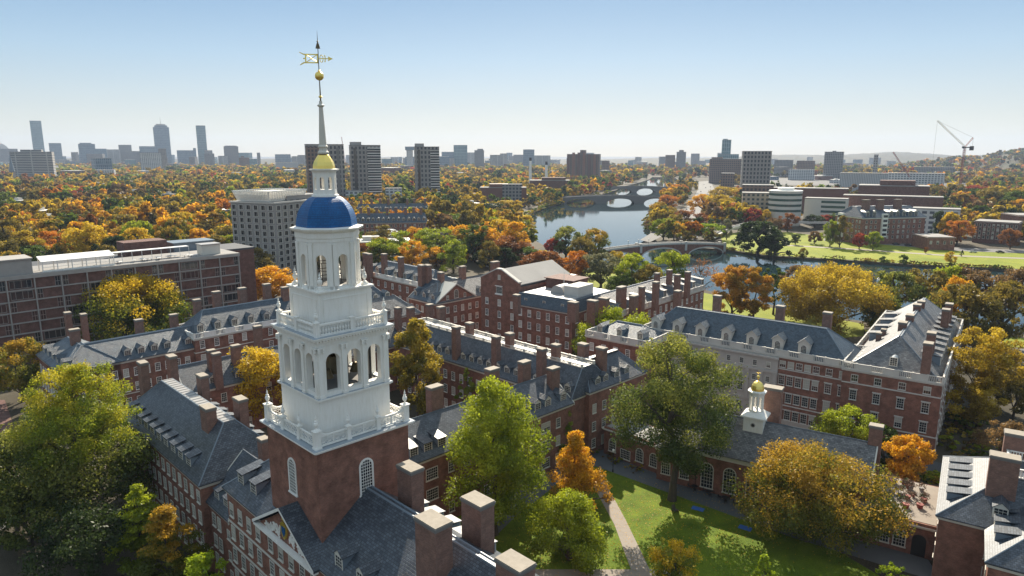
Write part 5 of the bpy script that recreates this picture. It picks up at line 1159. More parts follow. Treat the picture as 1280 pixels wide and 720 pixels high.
# ------------------------------------------------------------------ arch bridges
def arch_bridge(name, label, p, q_, width, zends, zmid, arches, wallm, trimm, waterz=-1.2, deckm='road_pale', fill=None):
    L = (q_ - p).length; rot = math.atan2(q_.y - p.y, q_.x - p.x)
    o = empty(name, p, rot, label, 'bridge'); NS = 120; k = MB(); tr = MB(); tr2 = MB()
    top = lambda x: zends + (zmid - zends) * (1 - (2 * x / L - 1) ** 2)
    def bot(x):
        for (a, b, h) in arches:
            if a < x < b: m_ = (a + b) / 2; t = (x - m_) / ((b - a) / 2); return waterz + h * math.sqrt(max(0, 1 - t * t))
        return -2.5
    xs = sorted(set([L * i / NS for i in range(NS + 1)] + [v for a in arches for v in (a[0] + .01, a[1] - .01)]))
    for i in range(len(xs) - 1):
        a, b = xs[i], xs[i + 1]; m1, m2 = bot(a + 1e-4), bot(b - 1e-4)
        k.add([(a, 0, m1), (b, 0, m2), (b, 0, top(b)), (a, 0, top(a)), (a, width, m1), (b, width, m2), (b, width, top(b)), (a, width, top(a))], [(0, 1, 2, 3), (5, 4, 7, 6), (0, 4, 5, 1)])
        tr.add([(a, -.15, top(a) - .1), (b, -.15, top(b) - .1), (b, -.15, top(b) + 1.0), (a, -.15, top(a) + 1.0), (a, .25, top(a) - .1), (b, .25, top(b) - .1), (b, .25, top(b) + 1.0), (a, .25, top(a) + 1.0)], [(0, 1, 2, 3), (5, 4, 7, 6), (3, 2, 6, 7), (0, 4, 5, 1)])
        tr2.add([(a, width - .25, top(a) - .1), (b, width - .25, top(b) - .1), (b, width - .25, top(b) + 1.0), (a, width - .25, top(a) + 1.0), (a, width + .15, top(a) - .1), (b, width + .15, top(b) - .1), (b, width + .15, top(b) + 1.0), (a, width + .15, top(a) + 1.0)], [(0, 1, 2, 3), (5, 4, 7, 6), (3, 2, 6, 7)])
    k.build('spandrel_wall', wallm, o)
    dk = MB()
    for i in range(NS): a, b = L * i / NS, L * (i + 1) / NS; dk.add([(a, .25, top(a) + .02), (b, .25, top(b) + .02), (b, width - .25, top(b) + .02), (a, width - .25, top(a) + .02)], [(0, 1, 2, 3)])
    dk.build('deck', M[deckm], o)
    for (a, b, h) in arches:
        m_ = (a + b) / 2; r1_, r2_ = MB(), MB()
        for i in range(24):
            t0, t1 = math.pi * i / 24, math.pi * (i + 1) / 24; ra = (b - a) / 2
            f_ = lambda t, e: (m_ - (ra + e) * math.cos(t), waterz + (h + e) * math.sin(t))
            (x0, z0), (x1, z1), (x2, z2), (x3, z3) = f_(t0, 0), f_(t1, 0), f_(t1, .8), f_(t0, .8)
            for y, rr_ in ((-.12, r1_), (width + .12, r2_)): rr_.add([(x0, y, z0), (x1, y, z1), (x2, y, z2), (x3, y, z3)], [(0, 1, 2, 3)])
        r1_.build('arch_ring', trimm, o); r2_.build('arch_ring', trimm, o)
    tr.build('parapet', trimm, o); tr2.build('parapet', trimm, o)
    return o, L, top
pA, qA = un(752, 313, 4.5), un(908, 305, 4.5)
fbr, Lb, topf = arch_bridge('footbridge', 'brick footbridge with pale parapets and three arches across the river', pA, qA, 5.5, 3.6, 6.0, [(1, (qA - pA).length * .24, 3.6), ((qA - pA).length * .31, (qA - pA).length * .62, 4.8), ((qA - pA).length * .69, (qA - pA).length * .97, 4.0)], M['brick'], M['stone_pale'], deckm='path')
for i, x in enumerate((Lb * .3, Lb * .66, Lb * .985)):
    for y in (0, 5.5): k = MB(); k.cbox(x, y, topf(x) - 4, 1.4, 1.0, 5.4); k.cbox(x, y, topf(x) + 1.4, 1.7, 1.3, .25); k.build('pylon', M['stone_pale'], fbr)
def lamp(xy, z, h, label, group=None, s=1.0):
    o = empty('street_lamp', xy, 0, label, 'street lamp', group, z=z); k = MB(); k.lathe([(.16 * s, 0), (.1 * s, .5), (.06 * s, .6), (.05 * s, h)], 8); k.build('post', M['black'], o)
    k = MB(); k.lathe([(.08 * s, h), (.2 * s, h + .1), (.26 * s, h + .5), (.1 * s, h + .62), (.03, h + .75)], 8); k.build('lantern', M['white'], o); return o
for i, t in enumerate((.06, .2, .28, .36, .62, .75, .9)):
    p = pA + (qA - pA) * t; lamp(p, topf(Lb * t), 4.0, 'dark lamp post on the pale parapet of the brick footbridge', 'lamp posts on the footbridge', 1.6)
arch_bridge('road_bridge', 'nearer of the two low stone road bridges, with three flat arches', un(690, 247.5, 6), un(836, 247.5, 6), 20, 4.8, 8.0, [((146 * 1.07) * t0, (146 * 1.07) * t1, 6.4) for t0, t1 in ((.12, .36), (.45, .68), (.76, .96))], M['concrete_dark'], M['concrete_dark'])  # dark concrete on both road bridges stands in for their shaded walls
arch_bridge('road_bridge', 'farther of the two low stone road bridges, close to the horizon water', un(752, 235, 6), un(846, 235, 6), 20, 4.6, 8.0, [((94 * 1.5) * t0, (94 * 1.5) * t1, 6.2) for t0, t1 in ((.1, .36), (.42, .64), (.7, .94))], M['concrete_dark'], M['concrete_dark'])
# ------------------------------------------------------------------ cranes
def lattice(b, p, q_, w_, n):
    p, q_ = Vector(p), Vector(q_); d_ = (q_ - p).normalized(); u_ = d_.orthogonal().normalized() * w_; v_ = d_.cross(u_)
    cs = [u_, v_, -u_, -v_]
    for c in cs: b.tube(p + c, q_ + c, w_ * .16, n=4)
    for i in range(n):
        a = p + (q_ - p) * (i / n); e = p + (q_ - p) * ((i + 1) / n)
        for j in range(4): b.tube(a + cs[j], e + cs[(j + 1) % 4], w_ * .09, n=4)
def crane(Y, xm, yb, yt, tip, back, label, matk, luff=True):
    Zt = zat(yt, 0, Y); c = depth(0, Y, Zt); X = (xm - 640) * c / F; o = empty('tower_crane', (X, Y), 0, label, 'crane')
    if yb: k = MB(); lattice(k, (0, 0, 0), (0, 0, Zt), 1.6, 22); k.build('mast', M['red_steel'], o)
    T2 = ((tip[0] - xm) * c / F, 0, zat(tip[1], 0, Y)); k = MB(); lattice(k, (0, 0, Zt + 1), T2, 1.1, 20); k.build('jib', M[matk], o)
    if back:
        B2 = ((back[0] - xm) * c / F, 0, zat(back[1], 0, Y)); k = MB(); lattice(k, (0, 0, Zt), B2, 1.0, 6); k.build('back_mast', M['red_steel'], o)
        k = MB(); k.box(-2, 11, -1.5, 1.5, Zt - 1, Zt + .5); k.box(8, 12, -1.8, 1.8, Zt - 4.5, Zt + 1.5); k.box(-3.5, -1, -1, 1, Zt - 1.5, Zt + 1.2); k.build('counterweight_deck', M['black'], o)
        k = MB(); k.tube(B2, T2, .12, n=4); k.tube(B2, (11, 0, Zt), .12, n=4); k.tube(T2, (T2[0], 0, zat(214, 0, Y)), .1, n=4); k.build('cable', M['black'], o)
crane(1000, 1206, 1, 184, (1168, 151), (1215, 172), 'big white and red luffing tower crane over the far right bank', 'white')
crane(1150, 1137, 0, 222, (1113, 190), None, 'small red crane jib leaning left, left of the big crane', 'red_steel')
crane(1900, 432, 0, 206, (428.5, 171), None, 'thin distant crane jib between the spire and the left balconied tower', 'red_steel')
# ------------------------------------------------------------------ city filler, houses among trees
def inriver(x, y):
    poly = near_bank + far_bank[::-1]; c = False; j = len(poly) - 1
    for i in range(len(poly)):
        a, b = poly[i], poly[j]
        if (a.y > y) != (b.y > y) and x < (b.x - a.x) * (y - a.y) / (b.y - a.y) + a.x: c = not c
        j = i
    return c
OCC = [(-85, 470, 34), (-60, 470, 34)]
def occ(x, y, r):
    for (a, b, c) in OCC:
        if (a - x) ** 2 + (b - y) ** 2 < (c + r) ** 2: return True
    return False
rs = random.Random(11)
for i in range(270):
    Y = rs.uniform(1500, 4200) if i < 150 else rs.uniform(2900, 4900); px = rs.uniform(-60, 1330) if i < 150 else rs.uniform(-60, 1100)
    if 770 < px < 900 and Y < 2600: continue
    X = (px - 640) * depth(0, Y, 10) / F
    if inriver(X, Y) or (px > 700 and rs.random() < .35): continue
    w_, d_, h_ = rs.uniform(18, 70), rs.uniform(18, 40), (rs.choice([8, 10, 12, 15, 18, 24, 34]) if i < 150 else rs.choice([34, 42, 50, 60, 74])) * rs.uniform(.8, 1.1)
    side_t = 'left of the river' if px < 760 else 'right of the river'
    mt = rs.choice(['pale', 'grey', 'brown', 'brick', 'white', 'grey', 'glass'] if i < 150 else ['glass', 'grey', 'pale', 'teal'])
    o = empty('city_block', (X, Y), R(rs.uniform(-25, 25)), 'small %s flat roofed city block among the crowded distant streets %s' % ({'pale': 'pale', 'grey': 'grey', 'brown': 'brown', 'brick': 'brick', 'white': 'white', 'glass': 'bluish', 'teal': 'blue green'}[mt], side_t), 'building', 'distant %s city blocks %s' % (mt, side_t))
    fbox(o, FM[mt], -w_ / 2, w_ / 2, -d_ / 2, d_ / 2, 0, h_); fbox(o, M[rs.choice(['metal_roof', 'grey_roof', 'grey_roof', 'white'])], -w_ / 2 - .3, w_ / 2 + .3, -d_ / 2 - .3, d_ / 2 + .3, h_, h_ + .6, 'roof')
def flat_house(px, py, w_, d_, h_, mt, turn, label, group=None, wall=None):
    p = un(px, py, h_); OCC.append((p.x, p.y, max(w_, d_) * .5))
    o = empty('flat_roofed_house', p, R(turn), label, 'house', group)
    fbox(o, FM.get(mt) or M[mt], -w_ / 2, w_ / 2, -d_ / 2, d_ / 2, 0, h_); fbox(o, M['white' if w_ > 20 else 'metal_roof'], -w_ / 2 - .4, w_ / 2 + .4, -d_ / 2 - .4, d_ / 2 + .4, h_, h_ + .5, 'roof')
    fbox(o, M['stone_pale'], -w_ * .2, w_ * .05, -d_ * .2, d_ * .2, h_ + .5, h_ + 3, 'roof_house')
    return o
for a in ((52, 263, 22, 12, 12, 'grey', -14, 'grey house with two square stair towers at the left edge among yellow trees'), (62, 272, 26, 14, 10, 'brick', -14, 'brick house with pale flat roof below the grey towered house'),
          (143, 231, 30, 14, 9, 'brown', 4, 'low pale roofed building in the middle of the left tree canopy'), (20, 222, 34, 18, 12, 'white', 0, 'white stepped block at the left edge below the church spire'),
          (53, 215, 60, 20, 14, 'brick', 3, 'dark red brick works at the foot of the beige hospital slab'), (195, 236, 24, 12, 9, 'pale', 8, 'small pale flat roof showing through the orange canopy left of centre'),
          (268, 262, 30, 20, 9, 'glass', -6, 'blue grey flat roofed building left of the grey ten storey block'), (300, 234, 44, 12, 9, 'white', 2, 'long white roofed shed left of the flared crown'),
          (160, 250, 22, 12, 9, 'brown', 12, 'small brown house under the rust coloured trees'), (215, 275, 26, 14, 8, 'pale', -10, 'pale low house below the yellow maples'),
          (577, 240, 20, 12, 8, 'white', 8, 'white gabled low house right of the right balconied tower'), (470, 301, 40, 16, 9, 'pale', 12, 'pale low flat roof right of the blue dome behind the trees')): flat_house(*a)
for i in range(38):
    px = rs.uniform(-20, 640); py = rs.uniform(207, 262); h_ = rs.uniform(8, 12)
    flat_house(px, py, rs.uniform(12, 26), rs.uniform(9, 15), h_, rs.choice(['pale', 'grey', 'brown', 'brick', 'white']), rs.uniform(-30, 30), 'small flat roofed house half sunk in the autumn canopy left of the river', 'houses among the left bank trees')
for i in range(34):
    px = rs.uniform(1000, 1290); py = rs.uniform(202, 226); h_ = rs.uniform(6, 11)
    flat_house(px, py, rs.uniform(18, 60), rs.uniform(12, 22), h_, rs.choice(['pale', 'grey', 'white', 'brick', 'white']), rs.uniform(-12, 12), 'low flat shed or house on the plain before the wooded hill right of the river', 'sheds on the right bank plain')
# church spire far left
c = depth(0, 1400, 40); o = empty('church_spire', ((14 - 640) * c / F, 1400), 0, 'thin dark church spire at the left edge in front of the beige slab', 'spire'); Z_ = zat(193, 0, 1400)
fbox(o, M['concrete_dark'], -4, 4, -4, 4, 0, Z_ - 34, 'spire_base'); k = MB(); k.lathe([(5, Z_ - 34), (.2, Z_)], 8); k.build('steeple', M['copper'], o)
# hills at the horizon
hm = grass_mat('wooded_hill', (0.035, 0.045, 0.03), (0.10, 0.07, 0.03), 0.012)
def hills():
    nx, ny = 160, 26; V = []; Fc = []
    for j in range(ny):
        for i in range(nx):
            px = -300 + 2200 * i / (nx - 1); Y = 4600 + 5200 * (j / (ny - 1)); X = (px - 640) * Y / F
            t = j / (ny - 1); prof = math.sin(math.pi * min(1, t * 1.2)) ** .8 if t < .83 else 0
            base = 28 + 50 * max(0, min(1, (px - 700) / 600)) + 45 * max(0, (px - 1000) / 300)
            h = base * (.75 + .25 * math.sin(px * .013 + 1) + .14 * math.sin(px * .041) + .08 * math.sin(px * .11 + j)) * prof
            V.append((X, Y, h * Y / 6000 + (rs.random() * 5 if 0 < t < .8 else 0) - 1))
    for j in range(ny - 1):
        for i in range(nx - 1): a = j * nx + i; Fc.append((a, a + 1, a + nx + 1, a + nx))
    b = MB().add(V, Fc); tag(b.build('hills', hm), kind='structure')
    V = []; Fc = []; nx, ny = 110, 30
    for j in range(ny):
        for i in range(nx):
            px = 1090 + 700 * i / (nx - 1); t = j / (ny - 1); Y = 1900 + 2400 * t; X = (px - 640) * Y / F
            e = min(1, max(0, (px - 1090) / 160)); h = (Y / 2800) * 64 * e ** 1.3 * math.sin(math.pi * min(1, t * 1.15)) ** 1.2 * (1 + .1 * math.sin(px * .05) + .06 * math.sin(px * .13 + t * 9)) if t < .87 else 0
            V.append((X, Y, h - 1 + (rs.random() * 3 if h > 3 else 0)))
    for j in range(ny - 1):
        for i in range(nx - 1): a = j * nx + i; Fc.append((a, a + 1, a + nx + 1, a + nx))
    b = MB().add(V, Fc); tag(b.build('hillside', hm), kind='structure'); return V, nx, ny
HV, hnx, hny = hills()
# ------------------------------------------------------------------ cars
def car_proto(paint):
    o = empty('parked_car', (0, 0), 0, '', 'car')
    b = MB(); prof = [(-2.2, .35), (2.2, .35), (2.25, .8), (1.35, .95), (-2.1, 1.0), (-2.25, .7)]
    b.slab(prof, -.88, .88); b.build('body', paint, o)
    g_ = MB(); g_.add([(-1.7, -.8, .98), (1.2, -.8, .94), (1.2, .8, .94), (-1.7, .8, .98), (-1.2, -.65, 1.42), (.5, -.65, 1.42), (.5, .65, 1.42), (-1.2, .65, 1.42)], [(0, 1, 5, 4), (1, 2, 6, 5), (2, 3, 7, 6), (3, 0, 4, 7)]); g_.build('windows', M['glass'], o)
    r_ = MB(); r_.box(-1.2, .5, -.65, .65, 1.42, 1.47); r_.build('roof', paint, o)
    for x in (-1.35, 1.35):
        for y in (-.8, .8): w_ = MB(); w_.at(AZT((x, y, .33)) @ Matrix.Rotation(R(90), 4, 'X')); w_.lathe([(.33, -.1), (.33, .1)], 12); w_.build('wheel', M['black'], o)
    return o
PAINT = {'white': plain('car_white', (.7, .7, .7), .25, var=.02), 'dark': plain('car_dark', (.03, .03, .035), .25), 'silver': plain('car_silver', (.35, .36, .38), .3), 'red': plain('car_red', (.3, .03, .02), .3)}
protos = {k_: car_proto(v_) for k_, v_ in PAINT.items()}; used = set()
def car(px, py, rot, col, label, group=None, name='car', z=.1):
    src = protos[col]; o = src if col not in used else copy_tree(src); used.add(col)
    p = un(px, py, z); o.location = (p.x, p.y, z); o.rotation_euler = (0, 0, rot); o.name = name; o['label'] = label; o['category'] = 'car'
    if group: o['group'] = group
    return o
car(1216, 315.6, R(-8), 'white', 'white car on the riverside road in front of the flat roofed brick block')
for i, (px, py) in enumerate(((852, 268), (858, 262), (870, 258), (866, 252), (873, 246), (879, 250), (876, 240), (882, 235), (884, 243), (890, 240), (861, 270), (868, 264), (878, 262), (886, 252), (880, 231), (888, 234))):
    cl = ('dark', 'silver', 'white', 'dark', 'silver', 'red')[i % 6]
    car(px, py, R(75), cl, 'tiny %s car on the pale expressway right of the river' % cl, 'cars on the expressway', z=.12)
for i, (px, py) in enumerate(((1065, 303), (1073, 303.6), (1090, 304.5), (1120, 306), (1135, 307.5), (1150, 308.4), (1162, 309.2), (1250, 316))):
    cl = ('dark', 'dark', 'silver', 'dark')[i % 4]; car(px, py, R(-6), cl, '%s car parked along the shaded riverside road below the brick houses' % cl, 'cars along the riverside road', z=.12)
for i, (px, py, cl) in enumerate(((652, 336, 'white'), (612, 334, 'silver'), (606, 329, 'white'), (560, 298, 'white'), (568, 296, 'dark'))):
    car(px, py, R(40 + i * 13), cl, '%s car glimpsed between the trees behind the brick courts' % cl, 'cars between the near bank trees', z=.1)
# ------------------------------------------------------------------ courtyard small things
pL = un(766, 590); lamp(pL, .05, 4.0, 'black lamp post on the courtyard path beside the arcade')
bk = plain('blue_blanket', (.04, .13, .42), .9)
for (px, py, ro, lab) in ((872, 636.5, 30, 'bright blue blanket spread on the lawn, left of two'), (931, 660.5, 35, 'bright blue blanket spread on the lawn near the orange brown tree')):
    b = MB(); p = un(px, py)
    n_ = 8
    V = [(x * .26 - 1.0, y * .16 - .6, .06 + .05 * random.random()) for y in range(n_ + 1) for x in range(n_ + 1)]
    b.add(V, [(j * 9 + i, j * 9 + i + 1, j * 9 + i + 10, j * 9 + i + 9) for j in range(8) for i in range(8)]); o = b.build('picnic_blanket', bk); o.location = (p.x, p.y, 0); o.rotation_euler = (0, 0, R(-ro)); tag(o, lab, 'blanket')
p = un(844, 640); ch = empty('lawn_chair', p, R(30), 'dark wooden garden chair standing on the lawn below the elm', 'chair')
k = MB(); k.box(-.35, .35, -.35, .35, .38, .44); k.build('seat', M['bark'], ch); k = MB(); k.at(AZT((0, .35, .4)) @ Matrix.Rotation(R(-18), 4, 'X')); k.box(-.35, .35, -.03, .03, 0, .75); k.build('backrest', M['bark'], ch)
for x in (-.32, .32):
    for y in (-.3, .3): k = MB(); k.box(x - .04, x + .04, y - .04, y + .04, 0, .6 if y < 0 else .4); k.build('leg', M['bark'], ch)
for i, (px, py) in enumerate(((868, 612), (887, 618), (906, 626), (925, 634), (944, 641))):
    p = un(px, py); o = empty('cafe_table', p, R(20), 'dark round cafe table with chairs on the paving under the tall arched windows', 'table', 'tables beside the hall'); k = MB(); k.lathe([(.6, .7), (.6, .74)], 16); k.build('table_top', M['black'], o); k = MB(); k.lathe([(.25, 0), (.05, .1), (.05, .7)], 10); k.build('leg', M['black'], o)
    for j in range(3):
        a = R(120 * j + 20); cx_, cy_ = p.x + 1.0 * math.cos(a), p.y + 1.0 * math.sin(a); c_ = empty('cafe_chair', (cx_, cy_), a + R(90), 'dark metal cafe chair at a round table under the arched windows', 'chair', 'chairs beside the hall')
        k = MB(); k.box(-.22, .22, -.22, .22, .42, .46); k.build('seat', M['black'], c_); k = MB(); k.box(-.22, .22, -.24, -.2, .46, .9); k.build('backrest', M['black'], c_)
        for x in (-.2, .2):
            for y in (-.2, .2): k = MB(); k.box(x - .02, x + .02, y - .02, y + .02, 0, .42); k.build('leg', M['black'], c_)
# terrace planting
tO = shift(OT, azT, -3); rT = R(90 - azT); TT = Matrix.Translation((tO.x, tO.y, 0)) @ Matrix.Rotation(rT, 4, 'Z')
def planter(x, y, s, colr, label, grp):
    o = empty('potted_plant', (0, 0), 0, label, 'plant', grp); o.location = TT @ Vector((x, y, 5.5)); k = MB(); k.lathe([(.28 * s, 0), (.38 * s, .5 * s)], 12); k.build('pot', M['red_steel'] if rs.random() < .5 else M['concrete'], o)
    b = MB()
    for _ in range(130):
        a, el, r_ = rs.uniform(0, 6.28), rs.uniform(-.2, 1.5), s * rs.uniform(.35, .75); c_ = Vector((r_ * math.cos(a) * math.cos(el), r_ * math.sin(a) * math.cos(el), .55 * s + r_ * math.sin(el))); u_ = Vector((rs.gauss(0, 1), rs.gauss(0, 1), rs.gauss(0, 1))).normalized() * .12; v_ = u_.orthogonal().normalized() * .07
        b.add([c_ - u_, c_ - v_, c_ + u_, c_ + v_], [(0, 1, 2, 3)])
    b.build('foliage', colr, o)
dryp = plain('dry_plants', (.16, .09, .045), .9, var=.4, scale=3); grnp = plain('green_plants', (.06, .09, .02), .9, var=.4, scale=3)
Lter = (PT - OT).length + 3.2
for i in range(38):
    x, y = rs.uniform(1, Lter - 1.2), rs.uniform(1.5, 13.5)
    cg = rs.random() < .35
    planter(x, y, rs.uniform(.7, 1.5), grnp if cg else dryp, '%s potted plant on the roof terrace between the hall and the corner house' % ('leafy green' if cg else 'dry brown'), 'pots on the roof terrace')
# ================================================================== trees
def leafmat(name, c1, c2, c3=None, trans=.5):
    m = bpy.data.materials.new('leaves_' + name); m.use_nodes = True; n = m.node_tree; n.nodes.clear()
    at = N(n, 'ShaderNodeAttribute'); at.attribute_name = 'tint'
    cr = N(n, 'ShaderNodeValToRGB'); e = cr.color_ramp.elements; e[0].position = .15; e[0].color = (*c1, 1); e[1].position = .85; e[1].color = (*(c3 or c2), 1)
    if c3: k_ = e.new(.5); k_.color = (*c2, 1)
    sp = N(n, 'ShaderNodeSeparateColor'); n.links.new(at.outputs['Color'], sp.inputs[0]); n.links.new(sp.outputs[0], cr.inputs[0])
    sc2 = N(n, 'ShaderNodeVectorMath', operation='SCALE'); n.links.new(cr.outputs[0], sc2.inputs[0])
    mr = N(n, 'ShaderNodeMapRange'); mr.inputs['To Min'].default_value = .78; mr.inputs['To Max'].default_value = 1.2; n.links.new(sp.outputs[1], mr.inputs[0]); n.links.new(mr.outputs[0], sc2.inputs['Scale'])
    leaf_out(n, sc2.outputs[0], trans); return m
def leaf_out(n, col, trans):
    df = N(n, 'ShaderNodeBsdfDiffuse'); tr = N(n, 'ShaderNodeBsdfTranslucent'); gl = N(n, 'ShaderNodeBsdfGlossy'); gl.inputs['Roughness'].default_value = .45; gl.inputs['Color'].default_value = (.9, .9, .9, 1)
    m1 = N(n, 'ShaderNodeMixShader'); m2 = N(n, 'ShaderNodeMixShader'); m1.inputs[0].default_value = trans; m2.inputs[0].default_value = .018
    n.links.new(col, df.inputs[0]); n.links.new(col, tr.inputs[0]); n.links.new(df.outputs[0], m1.inputs[1]); n.links.new(tr.outputs[0], m1.inputs[2]); n.links.new(m1.outputs[0], m2.inputs[1]); n.links.new(gl.outputs[0], m2.inputs[2])
    o = N(n, 'ShaderNodeOutputMaterial'); n.links.new(m2.outputs[0], o.inputs[0])
CS = {'yellow': ((.50, .33, .02), (.66, .46, .03)), 'gold': ((.46, .24, .02), (.78, .42, .02)), 'orange': ((.36, .14, .02), (.60, .23, .02)), 'rust': ((.17, .07, .025), (.33, .13, .03)),
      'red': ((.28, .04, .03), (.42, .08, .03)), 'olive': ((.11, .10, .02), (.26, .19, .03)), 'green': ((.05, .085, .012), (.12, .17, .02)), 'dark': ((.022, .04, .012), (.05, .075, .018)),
      'ygreen': ((.15, .20, .015), (.36, .40, .02)), 'brown': ((.14, .08, .035), (.26, .16, .06)), 'amber': ((.28, .19, .02), (.54, .38, .03)), 'lime': ((.20, .28, .015), (.34, .42, .02)),
      'greygreen': ((.10, .11, .05), (.22, .21, .10))}
CSN = {'yellow': 'yellow', 'gold': 'golden', 'orange': 'orange', 'rust': 'rust brown', 'red': 'red', 'olive': 'olive brown', 'green': 'green', 'dark': 'dark green', 'ygreen': 'yellow green', 'brown': 'brown', 'amber': 'amber', 'lime': 'bright green', 'greygreen': 'grey green'}
LM = {k_: leafmat(k_, *v_) for k_, v_ in CS.items()}
LM['greenyellow'] = leafmat('greenyellow', (.08, .13, .015), (.22, .24, .02), (.62, .42, .02))
LM['greengold'] = leafmat('greengold', (.09, .115, .015), (.19, .19, .022), (.46, .28, .03))
LM['elm'] = leafmat('elm', (.05, .08, .018), (.12, .15, .025), (.29, .29, .05))
LM['locust'] = leafmat('locust', (.14, .19, .015), (.28, .32, .02), (.52, .44, .03))
LM['olivegold'] = leafmat('olivegold', (.12, .12, .015), (.26, .21, .02), (.42, .30, .03))
def shape_r(kind, t):
    if kind == 'round': return np.sqrt(np.clip(1 - (2 * t - 1) ** 2, 0, 1)) ** .8
    if kind == 'wide': return np.sqrt(np.clip(1 - (1.6 * t - .6) ** 2, 0, 1))
    if kind == 'cone': return np.clip(1.02 - t, 0, 1) ** .75 * np.clip(t * 6 + .35, 0, 1)
    if kind == 'oval': return np.clip(1 - (2 * t - .82) ** 2 / 1.5, 0, 1) ** .5 * np.clip(1.1 - t * .25, 0, 1)
    if kind == 'vase': return np.sqrt(np.clip(1 - (1.35 * t - .45) ** 2 * 1.1, 0, 1)) * (.45 + .55 * np.clip(t * 1.6, 0, 1))
    if kind == 'column': return np.clip(1 - (2 * t - 1) ** 4, 0, 1) ** .5 * (.85 + .15 * t)
def crown_arrays(kind, R_, Hc, n, leaf, K, seed, z0=0., layered=False, tight=1.0, colbias=0.4, core=.25, sparse=False):
    g = np.random.default_rng(seed)
    t = g.random(K) ** (.85); rr = shape_r(kind, t)
    ang_ = g.random(K) * 2 * np.pi; rad = (.45 + .5 * np.sqrt(g.random(K))) * rr
    inn = g.random(K) < .22; rad = np.where(inn, rad * .4, rad)
    asym = 1 + .16 * np.sin(ang_ * 2 + seed) + .12 * np.sin(ang_ * 3 + seed * 2.3)
    C_ = np.stack([rad * np.cos(ang_) * R_ * asym, rad * np.sin(ang_) * R_ * asym, z0 + Hc * (.06 + .88 * t)], 1)
    cr_ = (.17 + .15 * g.random(K)) * min(R_, Hc * .6) * tight * (.55 + .45 * rr)
    cc_ = g.random(K)
    w_ = cr_ ** 2; w_ /= w_.sum(); idx = g.choice(K, n, p=w_)
    d = g.normal(size=(n, 3)); d /= np.linalg.norm(d, axis=1)[:, None]
    rad2 = (core + (1 - core) * g.random(n) ** .5) * (1 + .12 * g.normal(size=n))
    if layered: d[:, 2] *= .35
    else: d[:, 2] *= .8
    P_ = C_[idx] + d * (cr_[idx] * rad2)[:, None]
    nr = d + g.normal(size=(n, 3)) * .75 + np.array([0, 0, .25]); nr /= np.linalg.norm(nr, axis=1)[:, None]
    a = np.cross(nr, g.normal(size=(n, 3))); a /= np.linalg.norm(a, axis=1)[:, None]; b = np.cross(nr, a)
    s = leaf * (.6 + .8 * g.random(n))[:, None]
    V = np.stack([P_ - a * s, P_ - b * s * .6, P_ + a * s, P_ + b * s * .6], 1).reshape(-1, 3)
    hgt = np.clip((P_[:, 2] - z0) / Hc, 0, 1)
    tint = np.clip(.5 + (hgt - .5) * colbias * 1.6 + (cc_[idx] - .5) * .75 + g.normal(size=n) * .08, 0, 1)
    br = np.clip(g.random(n), 0, 1)
    return V, tint, br, C_
def quad_mesh(name, V, tint, br):
    nq = len(V) // 4; me = bpy.data.meshes.new(name); me.vertices.add(len(V)); me.vertices.foreach_set('co', V.astype(np.float32).ravel())
    me.loops.add(nq * 4); me.loops.foreach_set('vertex_index', np.arange(nq * 4, dtype=np.int32)); me.polygons.add(nq)
    me.polygons.foreach_set('loop_start', np.arange(0, nq * 4, 4, dtype=np.int32)); me.polygons.foreach_set('loop_total', np.full(nq, 4, dtype=np.int32))
    me.update(calc_edges=True)
    at = me.attributes.new('tint', 'FLOAT_COLOR', 'POINT'); c = np.zeros((nq, 4), np.float32); c[:, 0] = tint; c[:, 1] = br; c[:, 3] = 1
    at.data.foreach_set('color', np.repeat(c, 4, 0).ravel()); return me
def trunk_mb(R_, Hc, z0, C_, seed, girth=None, nl=9, bare=False):
    g = random.Random(seed); k = MB(); top = z0 + Hc * .62; gr = girth or max(.18, (z0 + Hc) * .022)
    pts = [Vector((0, 0, -.3))]; nseg = 6
    for i in range(1, nseg + 1): pts.append(Vector((g.uniform(-1, 1) * R_ * .03 * i, g.uniform(-1, 1) * R_ * .03 * i, top * i / nseg)))
    rad = [gr * (1.25 if i == 0 else 1) * (1 - .75 * i / nseg) for i in range(nseg + 1)]
    for i in range(nseg): k.tube(pts[i], pts[i + 1], rad[i], rad[i + 1], n=8)
    cs = list(C_); g.shuffle(cs)
    for c in cs[:nl]:
        c = Vector(c); zz = max(z0 * .8, min(top * .95, c.z - math.hypot(c.x, c.y) * .7)); i = min(nseg - 1, int(zz / top * nseg)); a = pts[i] + (pts[i + 1] - pts[i]) * (zz / top * nseg - i)
        m_ = a + (c - a) * .5 + Vector((g.uniform(-.1, .1), g.uniform(-.1, .1), .08)) * R_; r_ = max(.06, rad[i] * .62)
        k.tube(a, m_, r_, r_ * .6, n=5); k.tube(m_, c, r_ * .6, r_ * .2, n=5)
        for _ in range(2): e = c + Vector((g.gauss(0, 1), g.gauss(0, 1), g.gauss(.4, .6))) * R_ * .16; k.tube(m_ + (c - m_) * .6, e, r_ * .3, r_ * .08, n=4)
    return k
NT = [0]
